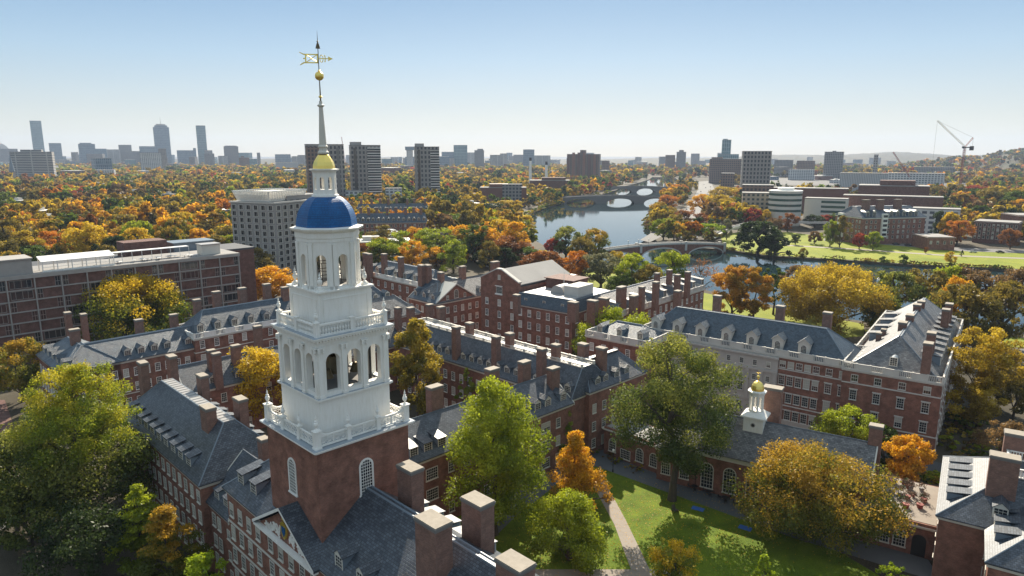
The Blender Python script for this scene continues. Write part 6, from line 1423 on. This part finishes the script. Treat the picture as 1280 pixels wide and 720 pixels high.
def near_tree(label, name, cx, yt, wpx, mat, kind='round', h=None, yb=None, n=16000, leaf=.2, K=70, z0f=.22, cat='tree', trans=None, **kw):
    if yb is not None: p = un(cx, yb, 0); Ht = zat(yt, p.x, p.y)
    else: Ht = h; p = un(cx, yt, h)
    c = depth(p.x, p.y, Ht * .6); R_ = wpx / 2 * c / F; z0 = Ht * z0f; NT[0] += 1; seed = 100 + NT[0]
    trunk = kw.pop('girth', None); nl = kw.pop('limbs', 10)
    V, ti, br, C_ = crown_arrays(kind, R_ * 1.0, Ht - z0, n, leaf, K, seed, z0, **kw)
    o = empty(name, p, random.uniform(-.3, .3), label, cat)
    trunk_mb(R_, Ht - z0, z0, C_, seed, trunk, nl).build('trunk', M['bark'], o)
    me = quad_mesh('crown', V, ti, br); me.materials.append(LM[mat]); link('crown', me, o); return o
# --- the big ones round the courts
near_tree('tall feathery yellow green tree rising highest in the left foreground', 'honey_locust', 114, 452, 122, 'locust', 'wide', yb=672, n=34000, leaf=.15, K=120, z0f=.46, tight=.8, girth=.45, limbs=18)
near_tree('wide dark green tree filling the lower left corner below the feathery one', 'broadleaf_tree', 84, 506, 170, 'elm', 'round', h=21, n=34000, leaf=.23, K=130, z0f=.1, colbias=.2)
near_tree('rounded dark tree cut by the left edge beside the sunlit path', 'broadleaf_tree', 4, 540, 100, 'elm', 'round', h=17, n=14000, leaf=.22, K=60, z0f=.1)
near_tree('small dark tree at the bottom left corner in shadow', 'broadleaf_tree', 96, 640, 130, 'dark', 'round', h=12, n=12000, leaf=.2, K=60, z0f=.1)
near_tree('layered green larch against the shaded side of the long brick house', 'larch', 170, 600, 84, 'ygreen', 'cone', h=15, n=14000, leaf=.17, K=90, z0f=.1, layered=True)
near_tree('layered larch with orange tips, lower of two beside the long brick house', 'larch', 203, 628, 104, 'greengold', 'cone', h=15, n=15000, leaf=.17, K=90, z0f=.08, layered=True, colbias=1.0)
near_tree('bright lime treetop at the bottom edge left of the pediment', 'young_tree', 246, 690, 84, 'lime', 'oval', h=13, n=6000, leaf=.17, K=40, z0f=.2)
near_tree('small shadowed tree beside the street at the left edge', 'broadleaf_tree', 28, 600, 90, 'elm', 'round', h=12, n=10000, leaf=.2, K=60, z0f=.1)
near_tree('golden tree in the inner court just left of the white tower', 'maple', 322, 437, 78, 'yellow', 'round', h=17.5, n=22000, leaf=.24, K=90, z0f=.12, core=.4, tight=1.3)
near_tree('big yellow green tree in front of the grid fronted block', 'maple', 158, 343, 150, 'greenyellow', 'wide', h=23, n=46000, leaf=.32, K=150, z0f=.1, colbias=.9, core=.4, tight=1.3)
near_tree('olive and rust tree at the left edge below the grid fronted block', 'broadleaf_tree', 18, 424, 74, 'greengold', 'round', h=16, n=12000, leaf=.26, K=60, z0f=.15)
near_tree('olive tree right of the belfry, in the court', 'oak', 524, 394, 68, 'olivegold', 'oval', yb=532, n=20000, leaf=.25, K=80, z0f=.12, colbias=.5)
near_tree('largest bright green tree in the middle foreground, egg shaped', 'linden', 618, 471, 126, 'ygreen', 'oval', yb=668, n=42000, leaf=.19, K=150, z0f=.07, core=.45, colbias=.3)
near_tree('slim green treetop peeping behind the big green tree', 'young_tree', 583, 458, 30, 'ygreen', 'cone', h=14, n=5000, leaf=.18, K=30)
near_tree('small green tree against the brick range, above the golden cone', 'young_tree', 706, 504, 46, 'ygreen', 'cone', h=12.5, n=9000, leaf=.18, K=50, z0f=.1, core=.4)
near_tree('golden cone shaped tree on the lawn', 'ginkgo', 718, 536, 84, 'gold', 'cone', yb=636, n=20000, leaf=.17, K=110, z0f=.04, core=.4)
near_tree('dark green tree below the golden cone at the bottom edge', 'broadleaf_tree', 712, 616, 98, 'ygreen', 'oval', h=11, n=20000, leaf=.16, K=90, z0f=.05, core=.3)
near_tree('yellow and green bush tree at the bottom edge below the path', 'young_tree', 846, 678, 72, 'greenyellow', 'round', h=8.5, n=9000, leaf=.14, K=60, z0f=.1)
near_tree('bright lime treetop at the bottom edge left of the orange brown tree', 'young_tree', 956, 692, 46, 'lime', 'cone', h=8, n=4500, leaf=.14, K=30, z0f=.1)
near_tree('huge old elm with a dark trunk on the lawn before the dining hall', 'elm', 840, 414, 158, 'elm', 'round', yb=625, n=48000, leaf=.18, K=100, z0f=.17, tight=.9, girth=.7, limbs=16, colbias=.5)
near_tree('light green tree behind the elm beside the mansard block', 'elm', 762, 384, 96, 'ygreen', 'wide', yb=478, n=18000, leaf=.25, K=70, z0f=.2, colbias=.6)
near_tree('large orange brown tree in front of the dining hall', 'maple', 1018, 562, 172, 'greengold', 'round', h=15.5, n=50000, leaf=.17, K=190, z0f=.05, colbias=.5, core=.4)
near_tree('small lime treetop at the bottom right below the arcade', 'young_tree', 1120, 705, 40, 'lime', 'round', h=7, n=4000, leaf=.13, K=30)
near_tree('dense green tree behind the dining hall roof', 'linden', 1063, 510, 74, 'ygreen', 'round', h=11.5, n=12000, leaf=.2, K=60, z0f=.1, core=.45)
near_tree('smaller green tree right of the dense one behind the dining hall', 'linden', 1108, 530, 40, 'green', 'round', h=9.5, n=6000, leaf=.19, K=40, z0f=.1)
near_tree('bright golden round tree beside the terrace right of the hall gable', 'maple', 1137, 544, 52, 'gold', 'round', h=10.5, n=12000, leaf=.19, K=70, z0f=.08, core=.5)
near_tree('tall thin leaved tree with a bare trunk right of the river end wing', 'sycamore', 1236, 408, 100, 'amber', 'vase', h=23, n=15000, leaf=.24, K=90, z0f=.25, tight=.7, girth=.5, limbs=18)
near_tree('yellow olive tree low in shade under the thin leaved one', 'broadleaf_tree', 1222, 480, 70, 'amber', 'round', h=11, n=8000, leaf=.22, K=50)
near_tree('purple brown leafless looking bush tree behind the corner house', 'bush_tree', 1262, 528, 66, 'brown', 'round', h=9.5, n=8000, leaf=.17, K=50, z0f=.1)
near_tree('dark green tree at the right edge beside the parkway', 'broadleaf_tree', 1276, 455, 60, 'olive', 'round', h=13, n=9000, leaf=.24, K=50, z0f=.1)
near_tree('widest golden yellow tree on the river bank behind the end wing', 'willow', 1050, 332, 138, 'amber', 'wide', h=22, n=38000, leaf=.34, K=140, z0f=.1, colbias=.5, core=.35, tight=1.25)
LM['rusty'] = leafmat('rusty', (.22, .13, .02), (.42, .26, .02), (.54, .27, .03))
near_tree('rust gold upright tree behind the blue roof, left of a pair', 'hornbeam', 918, 330, 52, 'rusty', 'column', h=22, n=15000, leaf=.3, K=50, z0f=.08, core=.4)
near_tree('rust gold upright tree behind the blue roof, right of a pair', 'hornbeam', 946, 332, 42, 'rusty', 'column', h=22, n=12000, leaf=.3, K=50, z0f=.08, core=.4)
near_tree('slim open green tree right of the rust gold pair', 'birch', 971, 332, 32, 'green', 'column', h=19, n=4500, leaf=.3, K=34, z0f=.2, tight=.7)
near_tree('nearly bare reddish tree by the water left of the rust gold pair', 'bare_tree', 879, 322, 50, 'rust', 'vase', h=20, n=900, leaf=.26, K=60, z0f=.3, tight=.8, girth=.35, limbs=34)
# --- shared middle distance trees
PROT = {}
def proto(kind, i, lod):
    key = (kind, i, lod)
    if key not in PROT:
        n, leaf, K = {'m': (5200, .052, 46), 'f': (900, .115, 22)}[lod]; asp = {'round': 1.9, 'wide': 1.4, 'cone': 2.6, 'oval': 2.3, 'column': 3.0, 'vase': 2.0}[kind]; z0 = .28
        V, ti, br, C_ = crown_arrays(kind, 1.0, asp, n, leaf, K, hash_(kind) * 10 + i, z0, core=.4)
        t_ = trunk_mb(1.0, asp, z0, C_, i, .07, 8 if lod == 'm' else 3)
        PROT[key] = (quad_mesh('crown', V, ti, br), mm(t_, 'trunk', M['bark']), asp + z0)
        PROT[key][0].materials.append(LM['green'])
    return PROT[key]
def hash_(s): return sum(ord(ch) * (i + 3) for i, ch in enumerate(s)) % 997
def mid_tree(label, X, Y, R_, Ht, mat, kind='round', lod='m', group=None, name='tree', cat='tree', i=None):
    i = rs.randrange(3) if i is None else i; me, tm, asp = proto(kind, i, lod)
    o = empty(name, (X, Y), rs.uniform(0, 6.28), label, cat, group); o.scale = (R_, R_, Ht / asp)
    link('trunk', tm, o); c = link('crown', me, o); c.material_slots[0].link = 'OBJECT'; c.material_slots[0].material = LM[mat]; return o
def mt(label, cx, yt, wpx, mat, kind='round', h=15, **k):
    p = un(cx, yt, h); c = depth(p.x, p.y, h * .6); OCC.append((p.x, p.y, wpx / 2 * c / F * .75)); return mid_tree(label, p.x, p.y, wpx / 2 * c / F, h, mat, kind, **k)
def bt(label, cx, yt, wpx, mat, yb, kind='round', **k):
    p = un(cx, yb, 0); h = zat(yt, p.x, p.y); c = depth(p.x, p.y, h * .6); OCC.append((p.x, p.y, wpx / 2 * c / F * .75)); return mid_tree(label, p.x, p.y, wpx / 2 * c / F, h, mat, kind, **k)
mt('orange brown tree left of the dome behind the balustraded house', 336, 333, 66, 'gold', 'round', 15)
mt('olive dark tree between the grid fronted block and the grey block', 308, 310, 58, 'olive', 'round', 17)
mt('dark tree at the foot of the grey ten storey block', 352, 305, 46, 'dark', 'round', 14)
for a in (('broad olive tree with yellow flecks, just right of the balustraded tower stage', 478, 280, 44, 'olive', 'oval', 18), ('tall yellow green tree behind the flank house', 502, 288, 46, 'ygreen', 'oval', 18), ('golden top tree in front of the dormered brick block', 520, 283, 30, 'gold', 'round', 15),
          ('tall green willow like tree behind the pedimented house, left', 545, 283, 52, 'ygreen', 'column', 20), ('green willow like tree behind the pedimented house, right', 566, 298, 40, 'ygreen', 'oval', 18), ('rust and green tree above the gable fronted block', 591, 284, 52, 'greengold', 'round', 18),
          ('brown autumn tree left of the gable fronted chimneys', 612, 300, 30, 'olive', 'oval', 17), ('wide rust brown tree behind the gable fronted block', 636, 295, 52, 'rust', 'round', 17), ('round bright green tree in the middle of the near bank canopy', 582, 266, 50, 'green', 'round', 15),
          ('dark round evergreen beside the river bend', 615, 253, 42, 'dark', 'round', 16), ('yellow willow at the river bend', 648, 268, 44, 'yellow', 'vase', 15), ('olive yellow tree behind the dark round evergreen', 634, 250, 42, 'amber', 'round', 15), ('brown oak above the pale clearing', 556, 259, 30, 'olive', 'vase', 15),
          ('long low rust orange tree behind the mansard block', 680, 313, 64, 'rust', 'wide', 14), ('orange tree with a dark trunk behind the mansard block', 720, 313, 42, 'orange', 'vase', 16), ('grey green tree right of the orange one behind the mansard block', 752, 316, 50, 'greygreen', 'round', 16),
          ('small red tree by the water', 694, 297, 26, 'red', 'wide', 12), ('dark green oak before the water, left', 708, 283, 40, 'elm', 'round', 19), ('rust topped oak before the water, right', 745, 286, 40, 'greengold', 'round', 19), ('olive tree between the two oaks before the water', 729, 296, 34, 'olive', 'round', 16),
          ('yellow green tree beside the left end of the footbridge', 775, 313, 30, 'amber', 'round', 15), ('green tree before the left arch of the footbridge', 791, 317, 46, 'ygreen', 'round', 18), ('olive tree below the left arch of the footbridge', 812, 330, 40, 'olive', 'round', 15), ('bright pale green tree left of the bare reddish tree', 843, 313, 44, 'ygreen', 'round', 18),
          ('green tree beside the chimneyed river house', 777, 342, 34, 'green', 'round', 11), ('pale bushy tree left of the mansard flagpole', 661, 308, 34, 'green', 'round', 12),
          ('pale brown oak at the near bank right of the slim green tree', 1003, 331, 50, 'brown', 'round', 17), ('dark green tree right of the widest golden tree', 1122, 338, 58, 'elm', 'round', 20), ('green oak on the near bank right of centre', 1158, 336, 56, 'olive', 'round', 20), ('yellow green oak above the river end wing', 1193, 332, 52, 'ygreen', 'round', 19),
          ('brown grey oak at the right on the near bank', 1228, 335, 60, 'brown', 'round', 19), ('broad olive tree right of the river end wing', 1214, 354, 76, 'olive', 'round', 22), ('golden leaf cluster tree on the near bank at the right', 1200, 346, 34, 'gold', 'round', 20), ('wide dark tree at the right edge of the near bank', 1262, 352, 66, 'olive', 'round', 21),
          ('brown oak cut off by the right edge', 1276, 335, 50, 'brown', 'round', 19), ('small dark oak below the golden one at the right', 1180, 362, 40, 'elm', 'round', 17), ('green tree left of the river end wing chimneys', 1098, 356, 44, 'elm', 'round', 17)):
    mt(a[0], a[1], a[2], a[3], a[4], a[5], a[6])
# far bank, from the footbridge to the right edge
for a in (('dark spreading cedar on the far bank right of the footbridge', 948, 276, 62, 'dark', 318, 'wide'), ('dark low tree at the water right of the cedar', 968, 292, 40, 'dark', 322, 'wide'), ('slim pale evergreen beside the bridge pylon', 908, 273, 15, 'greygreen', 300, 'oval'), ('lime green tree on the far bank left of the pale evergreen', 885, 279, 34, 'lime', 301, 'round'),
          ('yellow green tree beside the lime one on the far bank', 868, 278, 22, 'ygreen', 300, 'round'), ('golden yellow tree on the far bank near the bridge, left', 846, 276, 24, 'gold', 300, 'round'), ('dull gold tree on the far bank behind the bridge', 857, 282, 18, 'amber', 301, 'round'), ('green tree hanging over the water on the far bank', 829, 272, 28, 'ygreen', 300, 'round'),
          ('rust tree above the golden pair on the far bank', 853, 262, 30, 'rust', 286, 'round'), ('brown red tree beside the expressway', 875, 266, 20, 'rust', 286, 'round'), ('large orange olive tree at the river corner', 825, 252, 36, 'greengold', 284, 'round'), ('orange tree on the bank below the road bridges', 835, 243, 26, 'orange', 262, 'round'), ('bright orange tree by the river road', 846, 230, 24, 'orange', 247, 'round'),
          ('golden olive tree right of the expressway, left of two', 880, 242, 34, 'gold', 272, 'round'), ('golden olive tree right of the expressway, right of two', 898, 243, 40, 'amber', 274, 'round'), ('olive yellow tree behind the golden pair', 905, 233, 34, 'amber', 256, 'round'), ('orange gold tree left of the beige offices', 924, 234, 18, 'gold', 250, 'round'),
          ('wide orange tree below the beige offices', 912, 253, 36, 'orange', 277, 'wide'), ('brown orange tree below the beige offices, right', 938, 256, 38, 'amber', 280, 'wide'), ('flame yellow tree right of the brown orange one', 957, 261, 14, 'yellow', 282, 'oval'), ('purple brown tree right of the flame yellow tree', 966, 272, 20, 'brown', 291, 'round'),
          ('green tree before the beige wing', 966, 260, 14, 'ygreen', 276, 'round'), ('bare rusty tree before the round office', 984, 266, 26, 'rust', 290, 'vase'), ('dark green tree right of the round office', 1018, 268, 26, 'dark', 285, 'round'), ('small dark tree behind the footbridge ramp', 1027, 257, 16, 'dark', 278, 'round'), ('red tipped tree above the footbridge ramp', 1032, 268, 18, 'red', 284, 'round'),
          ('green tree beside the red tipped one', 1040, 266, 16, 'green', 284, 'round'), ('yellow green tree on the river lawn, left of a pair', 1037, 274, 22, 'ygreen', 308, 'oval'), ('dark green tree on the river lawn, right of a pair', 1049, 268, 22, 'olive', 309, 'oval'), ('small purple tree on the lawn left of the pair', 1018, 289, 18, 'brown', 305, 'wide'), ('round dark bush on the lawn below the ramp', 994, 293, 12, 'dark', 306, 'round'),
          ('small red tree on the river lawn below the brick house', 1074, 291, 21, 'red', 312, 'wide'), ('small green tree on the river lawn below the brick house', 1091, 289, 20, 'ygreen', 313, 'wide'), ('glowing orange maple on the far bank, roundest and brightest', 1196, 275, 31, 'orange', 307, 'round'), ('yellow tree behind the orange maple', 1188, 264, 30, 'yellow', 303, 'wide'),
          ('dark green tree left of the yellow tree behind the maple', 1172, 263, 20, 'dark', 301, 'round'), ('yellow willow bush at the water edge of the lawn', 1187, 314, 14, 'yellow', 332, 'oval'), ('green bush at the water edge of the lawn, right of centre', 1129, 318, 11, 'green', 333, 'round'), ('green bush at the water edge of the lawn, left', 1103, 320, 8, 'green', 331, 'round'),
          ('golden tree before the end brick block', 1272, 279, 16, 'gold', 298, 'round'), ('dark brown tree before the flat roofed brick block', 1262, 285, 24, 'rust', 312, 'round'), ('tiny dark conifer on the lawn by the road', 1202, 312, 5, 'dark', 321, 'cone'), ('tiny rust tree on the lawn by the road', 1157, 308.5, 5, 'rust', 317, 'round'), ('olive bush at the water below the ramp', 1003, 310, 12, 'olive', 325, 'round'),
          ('large olive tree behind the white roofed pavilion', 1164, 231, 26, 'olive', 252, 'round'), ('dark conifer behind the white roofed pavilion', 1184, 236, 12, 'dark', 262, 'cone'), ('crimson tree on the wooded slope at the right', 1218, 231, 32, 'red', 250, 'wide'), ('rust brown tree below the crimson one', 1201, 240, 30, 'rust', 268, 'round'), ('wide olive tree right of the rust brown one', 1237, 234, 44, 'olive', 270, 'round'),
          ('dark tree at the right behind the brick blocks', 1264, 238, 34, 'green', 272, 'round'), ('orange gold tree at the right edge behind the end block', 1276, 248, 24, 'gold', 274, 'round')):
    bt(a[0], a[1], a[2], a[3], a[4], a[5], a[6])
# --- canopy: separate trees nearby, one mass farther off
FOOT = []
bpy.context.view_layer.update()
for o in [o for o in COL.objects if o.parent is None and o.get('category') in ('building', 'house', 'tower', 'chimney')]:
    for c in o.children:
        if c.type == 'MESH' and c.name.split('.')[0] in ('wall', 'brick_shaft', 'shaft'):
            bb = [Vector(v) for v in c.bound_box]; FOOT.append((o.matrix_world.inverted(), min(v.x for v in bb), max(v.x for v in bb), min(v.y for v in bb), max(v.y for v in bb), math.hypot(o.location.x, o.location.y) , o.get('category')))
def blocked(x, y, r):
    for Mi, x0, x1, y0, y1, D_, ct in FOOT:
        if abs(math.hypot(x, y) - D_) > 130: continue
        q_ = Mi @ Vector((x, y, 0)); m_ = r * .8
        if x0 - m_ < q_.x < x1 + m_ and y0 - m_ < q_.y < y1 + m_: return True
        if ct == 'house':
            q_ = Mi @ Vector((x * 1.03, y + 11, 0))
            if x0 < q_.x < x1 and y0 - 6 < q_.y < y1 and rs.random() < .8: return True
    return False
def pxof(x, y): return 640 + F * x / depth(x, y, 0)
def pyof(x, y, z=0): d = z - H; return 360 - F * (y * math.sin(PITCH) + d * math.cos(PITCH)) / (y * math.cos(PITCH) - d * math.sin(PITCH))
def poly_in(pts, x, y):
    c = False; j = len(pts) - 1
    for i in range(len(pts)):
        a, b = pts[i], pts[j]
        if (a[1] > y) != (b[1] > y) and x < (b[0] - a[0]) * (y - a[1]) / (b[1] - a[1]) + a[0]: c = not c
        j = i
    return c
KEEP = [[(648, 262), (690, 262), (725, 330), (655, 330)], [(835, 280), (880, 285), (915, 262), (905, 238), (893, 222), (868, 222), (868, 238), (858, 252)], [(800, 262), (868, 262), (900, 320), (1400, 345), (1400, 305), (1180, 305), (1030, 280), (900, 285), (860, 300)],
        [(925, 222), (1060, 222), (1215, 232), (1215, 245), (925, 245)], [(440, 344), (650, 340), (700, 330), (1400, 420), (1400, 760), (-400, 760), (-400, 380), (200, 345), (300, 330)]]
cand = []
y = 230.0
while y < 3400:
    sp = 13.8 + max(0, y - 350) * .004; x = -0.95 * y
    while x < 0.85 * y:
        X = x + rs.uniform(-.45, .45) * sp; Y = y + rs.uniform(-.45, .45) * sp; x += sp
        px, py = pxof(X, Y), pyof(X, Y)
        if px < -70 or px > 1340 or inriver(X, Y): continue
        if any(poly_in(k_, px, py) for k_ in KEEP): continue
        r_ = rs.choice([5, 6, 7, 8.5, 10.5]) * rs.uniform(.85, 1.1)
        if px > 770:
            if Y < 430: continue
            pr0 = .85 if (px > 1150 or py > 245) else .42
            if rs.random() > pr0: continue
        elif py < 206 and rs.random() < .55: continue
        if inriver(X + r_ * .6, Y - 2) or inriver(X - r_ * .6, Y) or blocked(X, Y, r_) or occ(X, Y, r_ * .4): continue
        cand.append((X, Y, r_, px, py))
    y += sp * .92
# wooded slopes
for _ in range(2600):
    i, j = rs.randrange(hnx - 1), rs.randrange(hny - 6); v = HV[j * hnx + i]
    if v[2] > 1: cand.append((v[0] + rs.uniform(-6, 6), v[1] + rs.uniform(-20, 20), rs.uniform(6, 10), -1, v[2]))
W1c = ['gold', 'amber', 'olive', 'orange', 'rust', 'green', 'yellow', 'ygreen', 'brown', 'red', 'dark', 'greengold']; W1w = [16, 22, 22, 5, 3, 13, 12, 12, 5, 1, 8, 15]; WFw = [9, 20, 26, 3, 3, 20, 6, 10, 9, 1, 14, 14]
W2w = [6, 12, 22, 5, 8, 14, 3, 8, 12, 2, 14, 8]
def zone(px, py):
    a = 'the left edge' if px < 130 else 'the skyline tower group' if px < 250 else 'the grey ten storey block' if px < 385 else 'the balconied concrete towers' if px < 560 else 'the smokestacks' if px < 700 else 'the river bridges' if px < 800 else 'the expressway' if px < 930 else 'the beige offices' if px < 1060 else 'the right hand crane'
    b = 'far' if py < 225 else 'middle' if py < 262 else 'near'
    return b, a
cand.sort(key=lambda c: c[1]); ind = [c for c in cand if c[3] > 0][:185]; inds = set(id(c) for c in ind); rest = [c for c in cand if id(c) not in inds]
CSN['greengold'] = 'green and gold'
for (X, Y, r_, px, py) in ind:
    cl = rs.choices(W1c, W1w)[0] if px < 900 else rs.choices(W1c, W2w)[0]; b_, a_ = zone(px, py)
    kd = rs.choice(['round', 'round', 'oval', 'wide']); mid_tree('%s tree in the %s canopy band below %s' % (CSN[cl], b_, a_), X, Y, r_, r_ * rs.uniform(1.7, 2.4), cl, kd, 'm' if Y < 420 else 'f', 'autumn canopy trees, %s, %s band below %s' % (CSN[cl], b_, a_))
print('candidates', len(cand), 'individual', len(ind))
def mass(name, lst, label, weights):
    Vs, Cs = [], []
    pal = {k_: np.array(v_) for k_, v_ in {**CS, 'greengold': ((.14, .13, .02), (.42, .25, .03))}.items()}
    base = {}
    for lod, (n, leaf, K) in {0: (620, .13, 18), 1: (300, .19, 14), 2: (110, .3, 9), 3: (40, .5, 7)}.items():
        base[lod] = [crown_arrays('round', 1.0, 1.55, n, leaf, K, 500 + lod * 10 + s, .35, core=.5) for s in range(5)]
    for (X, Y, r_, px, py) in lst:
        lod = 0 if Y < 620 else 1 if Y < 950 else 2 if Y < 1700 else 3
        V, ti, br, _ = base[lod][rs.randrange(5)]; a = rs.uniform(0, 6.28); ca, sa = math.cos(a), math.sin(a); s_ = r_ * rs.uniform(.9, 1.15)
        zb_ = py if px < 0 else 0
        P_ = np.stack([(V[:, 0] * ca - V[:, 1] * sa) * s_ + X, (V[:, 0] * sa + V[:, 1] * ca) * s_ + Y, V[:, 2] * s_ * rs.uniform(.85, 1.15) + zb_], 1)
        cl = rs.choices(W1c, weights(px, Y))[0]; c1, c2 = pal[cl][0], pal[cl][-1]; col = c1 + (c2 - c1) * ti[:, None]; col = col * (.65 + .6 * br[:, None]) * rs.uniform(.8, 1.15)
        Vs.append(P_); Cs.append(col)
    V = np.concatenate(Vs); Cc = np.concatenate(Cs); nq = len(V) // 4
    me = quad_mesh(name, V, np.zeros(nq), np.zeros(nq)); at = me.attributes.new('leafcol', 'FLOAT_COLOR', 'POINT')
    at.data.foreach_set('color', np.repeat(np.concatenate([Cc, np.ones((nq, 1))], 1).astype(np.float32), 4, 0).ravel())
    m = bpy.data.materials.get('leaves_mass')
    if not m:
        m = bpy.data.materials.new('leaves_mass'); m.use_nodes = True; n = m.node_tree; n.nodes.clear(); a_ = N(n, 'ShaderNodeAttribute'); a_.attribute_name = 'leafcol'; leaf_out(n, a_.outputs['Color'], .5)
    me.materials.append(m); o = link(name, me); tag(o, label, 'woods', None, 'stuff'); print(name, nq); return o
mass('distant_woods', [c for c in rest if c[0] < 0.12 * c[1] + 60 and c[3] > 0], 'dense mass of autumn treetops left of the river running to the skyline', lambda px, Y: W1w if Y < 650 else WFw)
mass('distant_woods', [c for c in rest if not (c[0] < 0.12 * c[1] + 60) and c[3] > 0], 'scattered autumn treetops right of the river between offices and sheds', lambda px, Y: W2w)
mass('hillside_woods', [c for c in rest if c[3] < 0], 'wooded hillside below the horizon at the far right', lambda px, Y: [4, 8, 20, 4, 8, 22, 1, 4, 12, 1, 26, 6])
# bank scrub along the far water's edge
def scrub(name, line, label, n, sc_=1.0):
    Vs, Cs = [], []
    for _ in range(n):
        i = rs.randrange(len(line) - 1); t = rs.random(); p = line[i] + (line[i + 1] - line[i]) * t; r_ = rs.uniform(.8, 2.2) * sc_
        V, ti, br, _q = SB[rs.randrange(4)]; V = V * np.array([r_ * 1.3, r_ * 1.1, r_ * .9]) + np.array([p.x + rs.uniform(-1, 1), p.y + rs.uniform(0, 2.5), -.3]); cl = rs.choice(['olive', 'green', 'amber', 'brown', 'green', 'ygreen']); c1, c2 = np.array(CS[cl][0]), np.array(CS[cl][1]); Vs.append(V); Cs.append((c1 + (c2 - c1) * ti[:, None]) * (.6 + .6 * br[:, None]))
    V = np.concatenate(Vs); Cc = np.concatenate(Cs); nq = len(V) // 4; me = quad_mesh(name, V, np.zeros(nq), np.zeros(nq)); at = me.attributes.new('leafcol', 'FLOAT_COLOR', 'POINT'); at.data.foreach_set('color', np.repeat(np.concatenate([Cc, np.ones((nq, 1))], 1).astype(np.float32), 4, 0).ravel()); me.materials.append(bpy.data.materials['leaves_mass']); tag(link(name, me), label, 'scrub', None, 'stuff')
SB = [crown_arrays('round', 1, 1.2, 130, .16, 8, 900 + s, 0, core=.4) for s in range(4)]
scrub('bank_scrub', [un(*p) for p in ((905, 311.5), (960, 319.5), (1040, 324), (1140, 330.5), (1240, 335.5), (1300, 338), (1400, 341))], 'strip of low scrub along the water edge of the far lawn', 230)
scrub('bank_scrub', [un(*p) for p in ((813, 290), (811, 275), (816, 262), (836, 244), (845, 238))], 'low scrub under the trees on the far bank above the footbridge', 60, 2.2)
scrub('bank_scrub', [un(*p) for p in ((664, 298), (657, 284), (659, 270), (680, 260), (710, 252), (735, 247), (765, 240))], 'low scrub along the left bank up to the road bridges', 110, 2.4)
scrub('garden_shrubs', [un(*p) for p in ((740, 570), (800, 592), (860, 603))], 'dark low shrubs along the foot of the arcade and hall', 26, .7)
scrub('hedge', [un(*p) for p in ((1185, 560), (1210, 520), (1235, 560), (1200, 580))], 'dark hedge and ivy in the shade below the river end wing', 60, 1.1)
scrub('hedge', [un(*p) for p in ((1150, 600), (1185, 606), (1215, 590))], 'low green hedge behind the roof terrace', 60, .8)
# fallen leaves on the lawn
Vl = []
g_ = np.random.default_rng(5)
for cx_, cy_, n_, s_ in ((un(760, 640).x, un(760, 640).y, 500, 9), (un(870, 650).x, un(870, 650).y, 1400, 11), (un(720, 690).x, un(720, 690).y, 500, 6)):
    P_ = np.stack([cx_ + g_.normal(size=n_) * s_, cy_ + g_.normal(size=n_) * s_ * .7, np.full(n_, .07)], 1); a = g_.random(n_) * 6.28; u_ = np.stack([np.cos(a), np.sin(a), g_.normal(size=n_) * .2], 1) * .09; v_ = np.stack([-np.sin(a), np.cos(a), g_.normal(size=n_) * .2], 1) * .07; Vl.append(np.stack([P_ - u_, P_ - v_, P_ + u_, P_ + v_], 1).reshape(-1, 3))
Vl = np.concatenate(Vl); me = quad_mesh('fallen_leaves', Vl, g_.random(len(Vl) // 4), g_.random(len(Vl) // 4)); me.materials.append(LM['gold']); tag(link('fallen_leaves', me), 'fallen yellow leaves scattered over the courtyard lawn', 'leaves', None, 'stuff')
# ------------------------------------------------------------------ haze
HZ = bpy.data.materials.new('haze_air'); HZ.use_nodes = True; n = HZ.node_tree; n.nodes.clear()
pv_ = N(n, 'ShaderNodeVolumePrincipled'); pv_.inputs['Color'].default_value = (.60, .72, .94, 1); pv_.inputs['Density'].default_value = .00006; pv_.inputs['Anisotropy'].default_value = .2
oo = N(n, 'ShaderNodeOutputMaterial'); n.links.new(pv_.outputs[0], oo.inputs['Volume'])
hz = MB().box(-14000, 14000, -1200, 14000, -5, 420).build('haze', HZ); tag(hz, 'thin blue autumn haze over the whole town', 'haze', None, 'stuff')
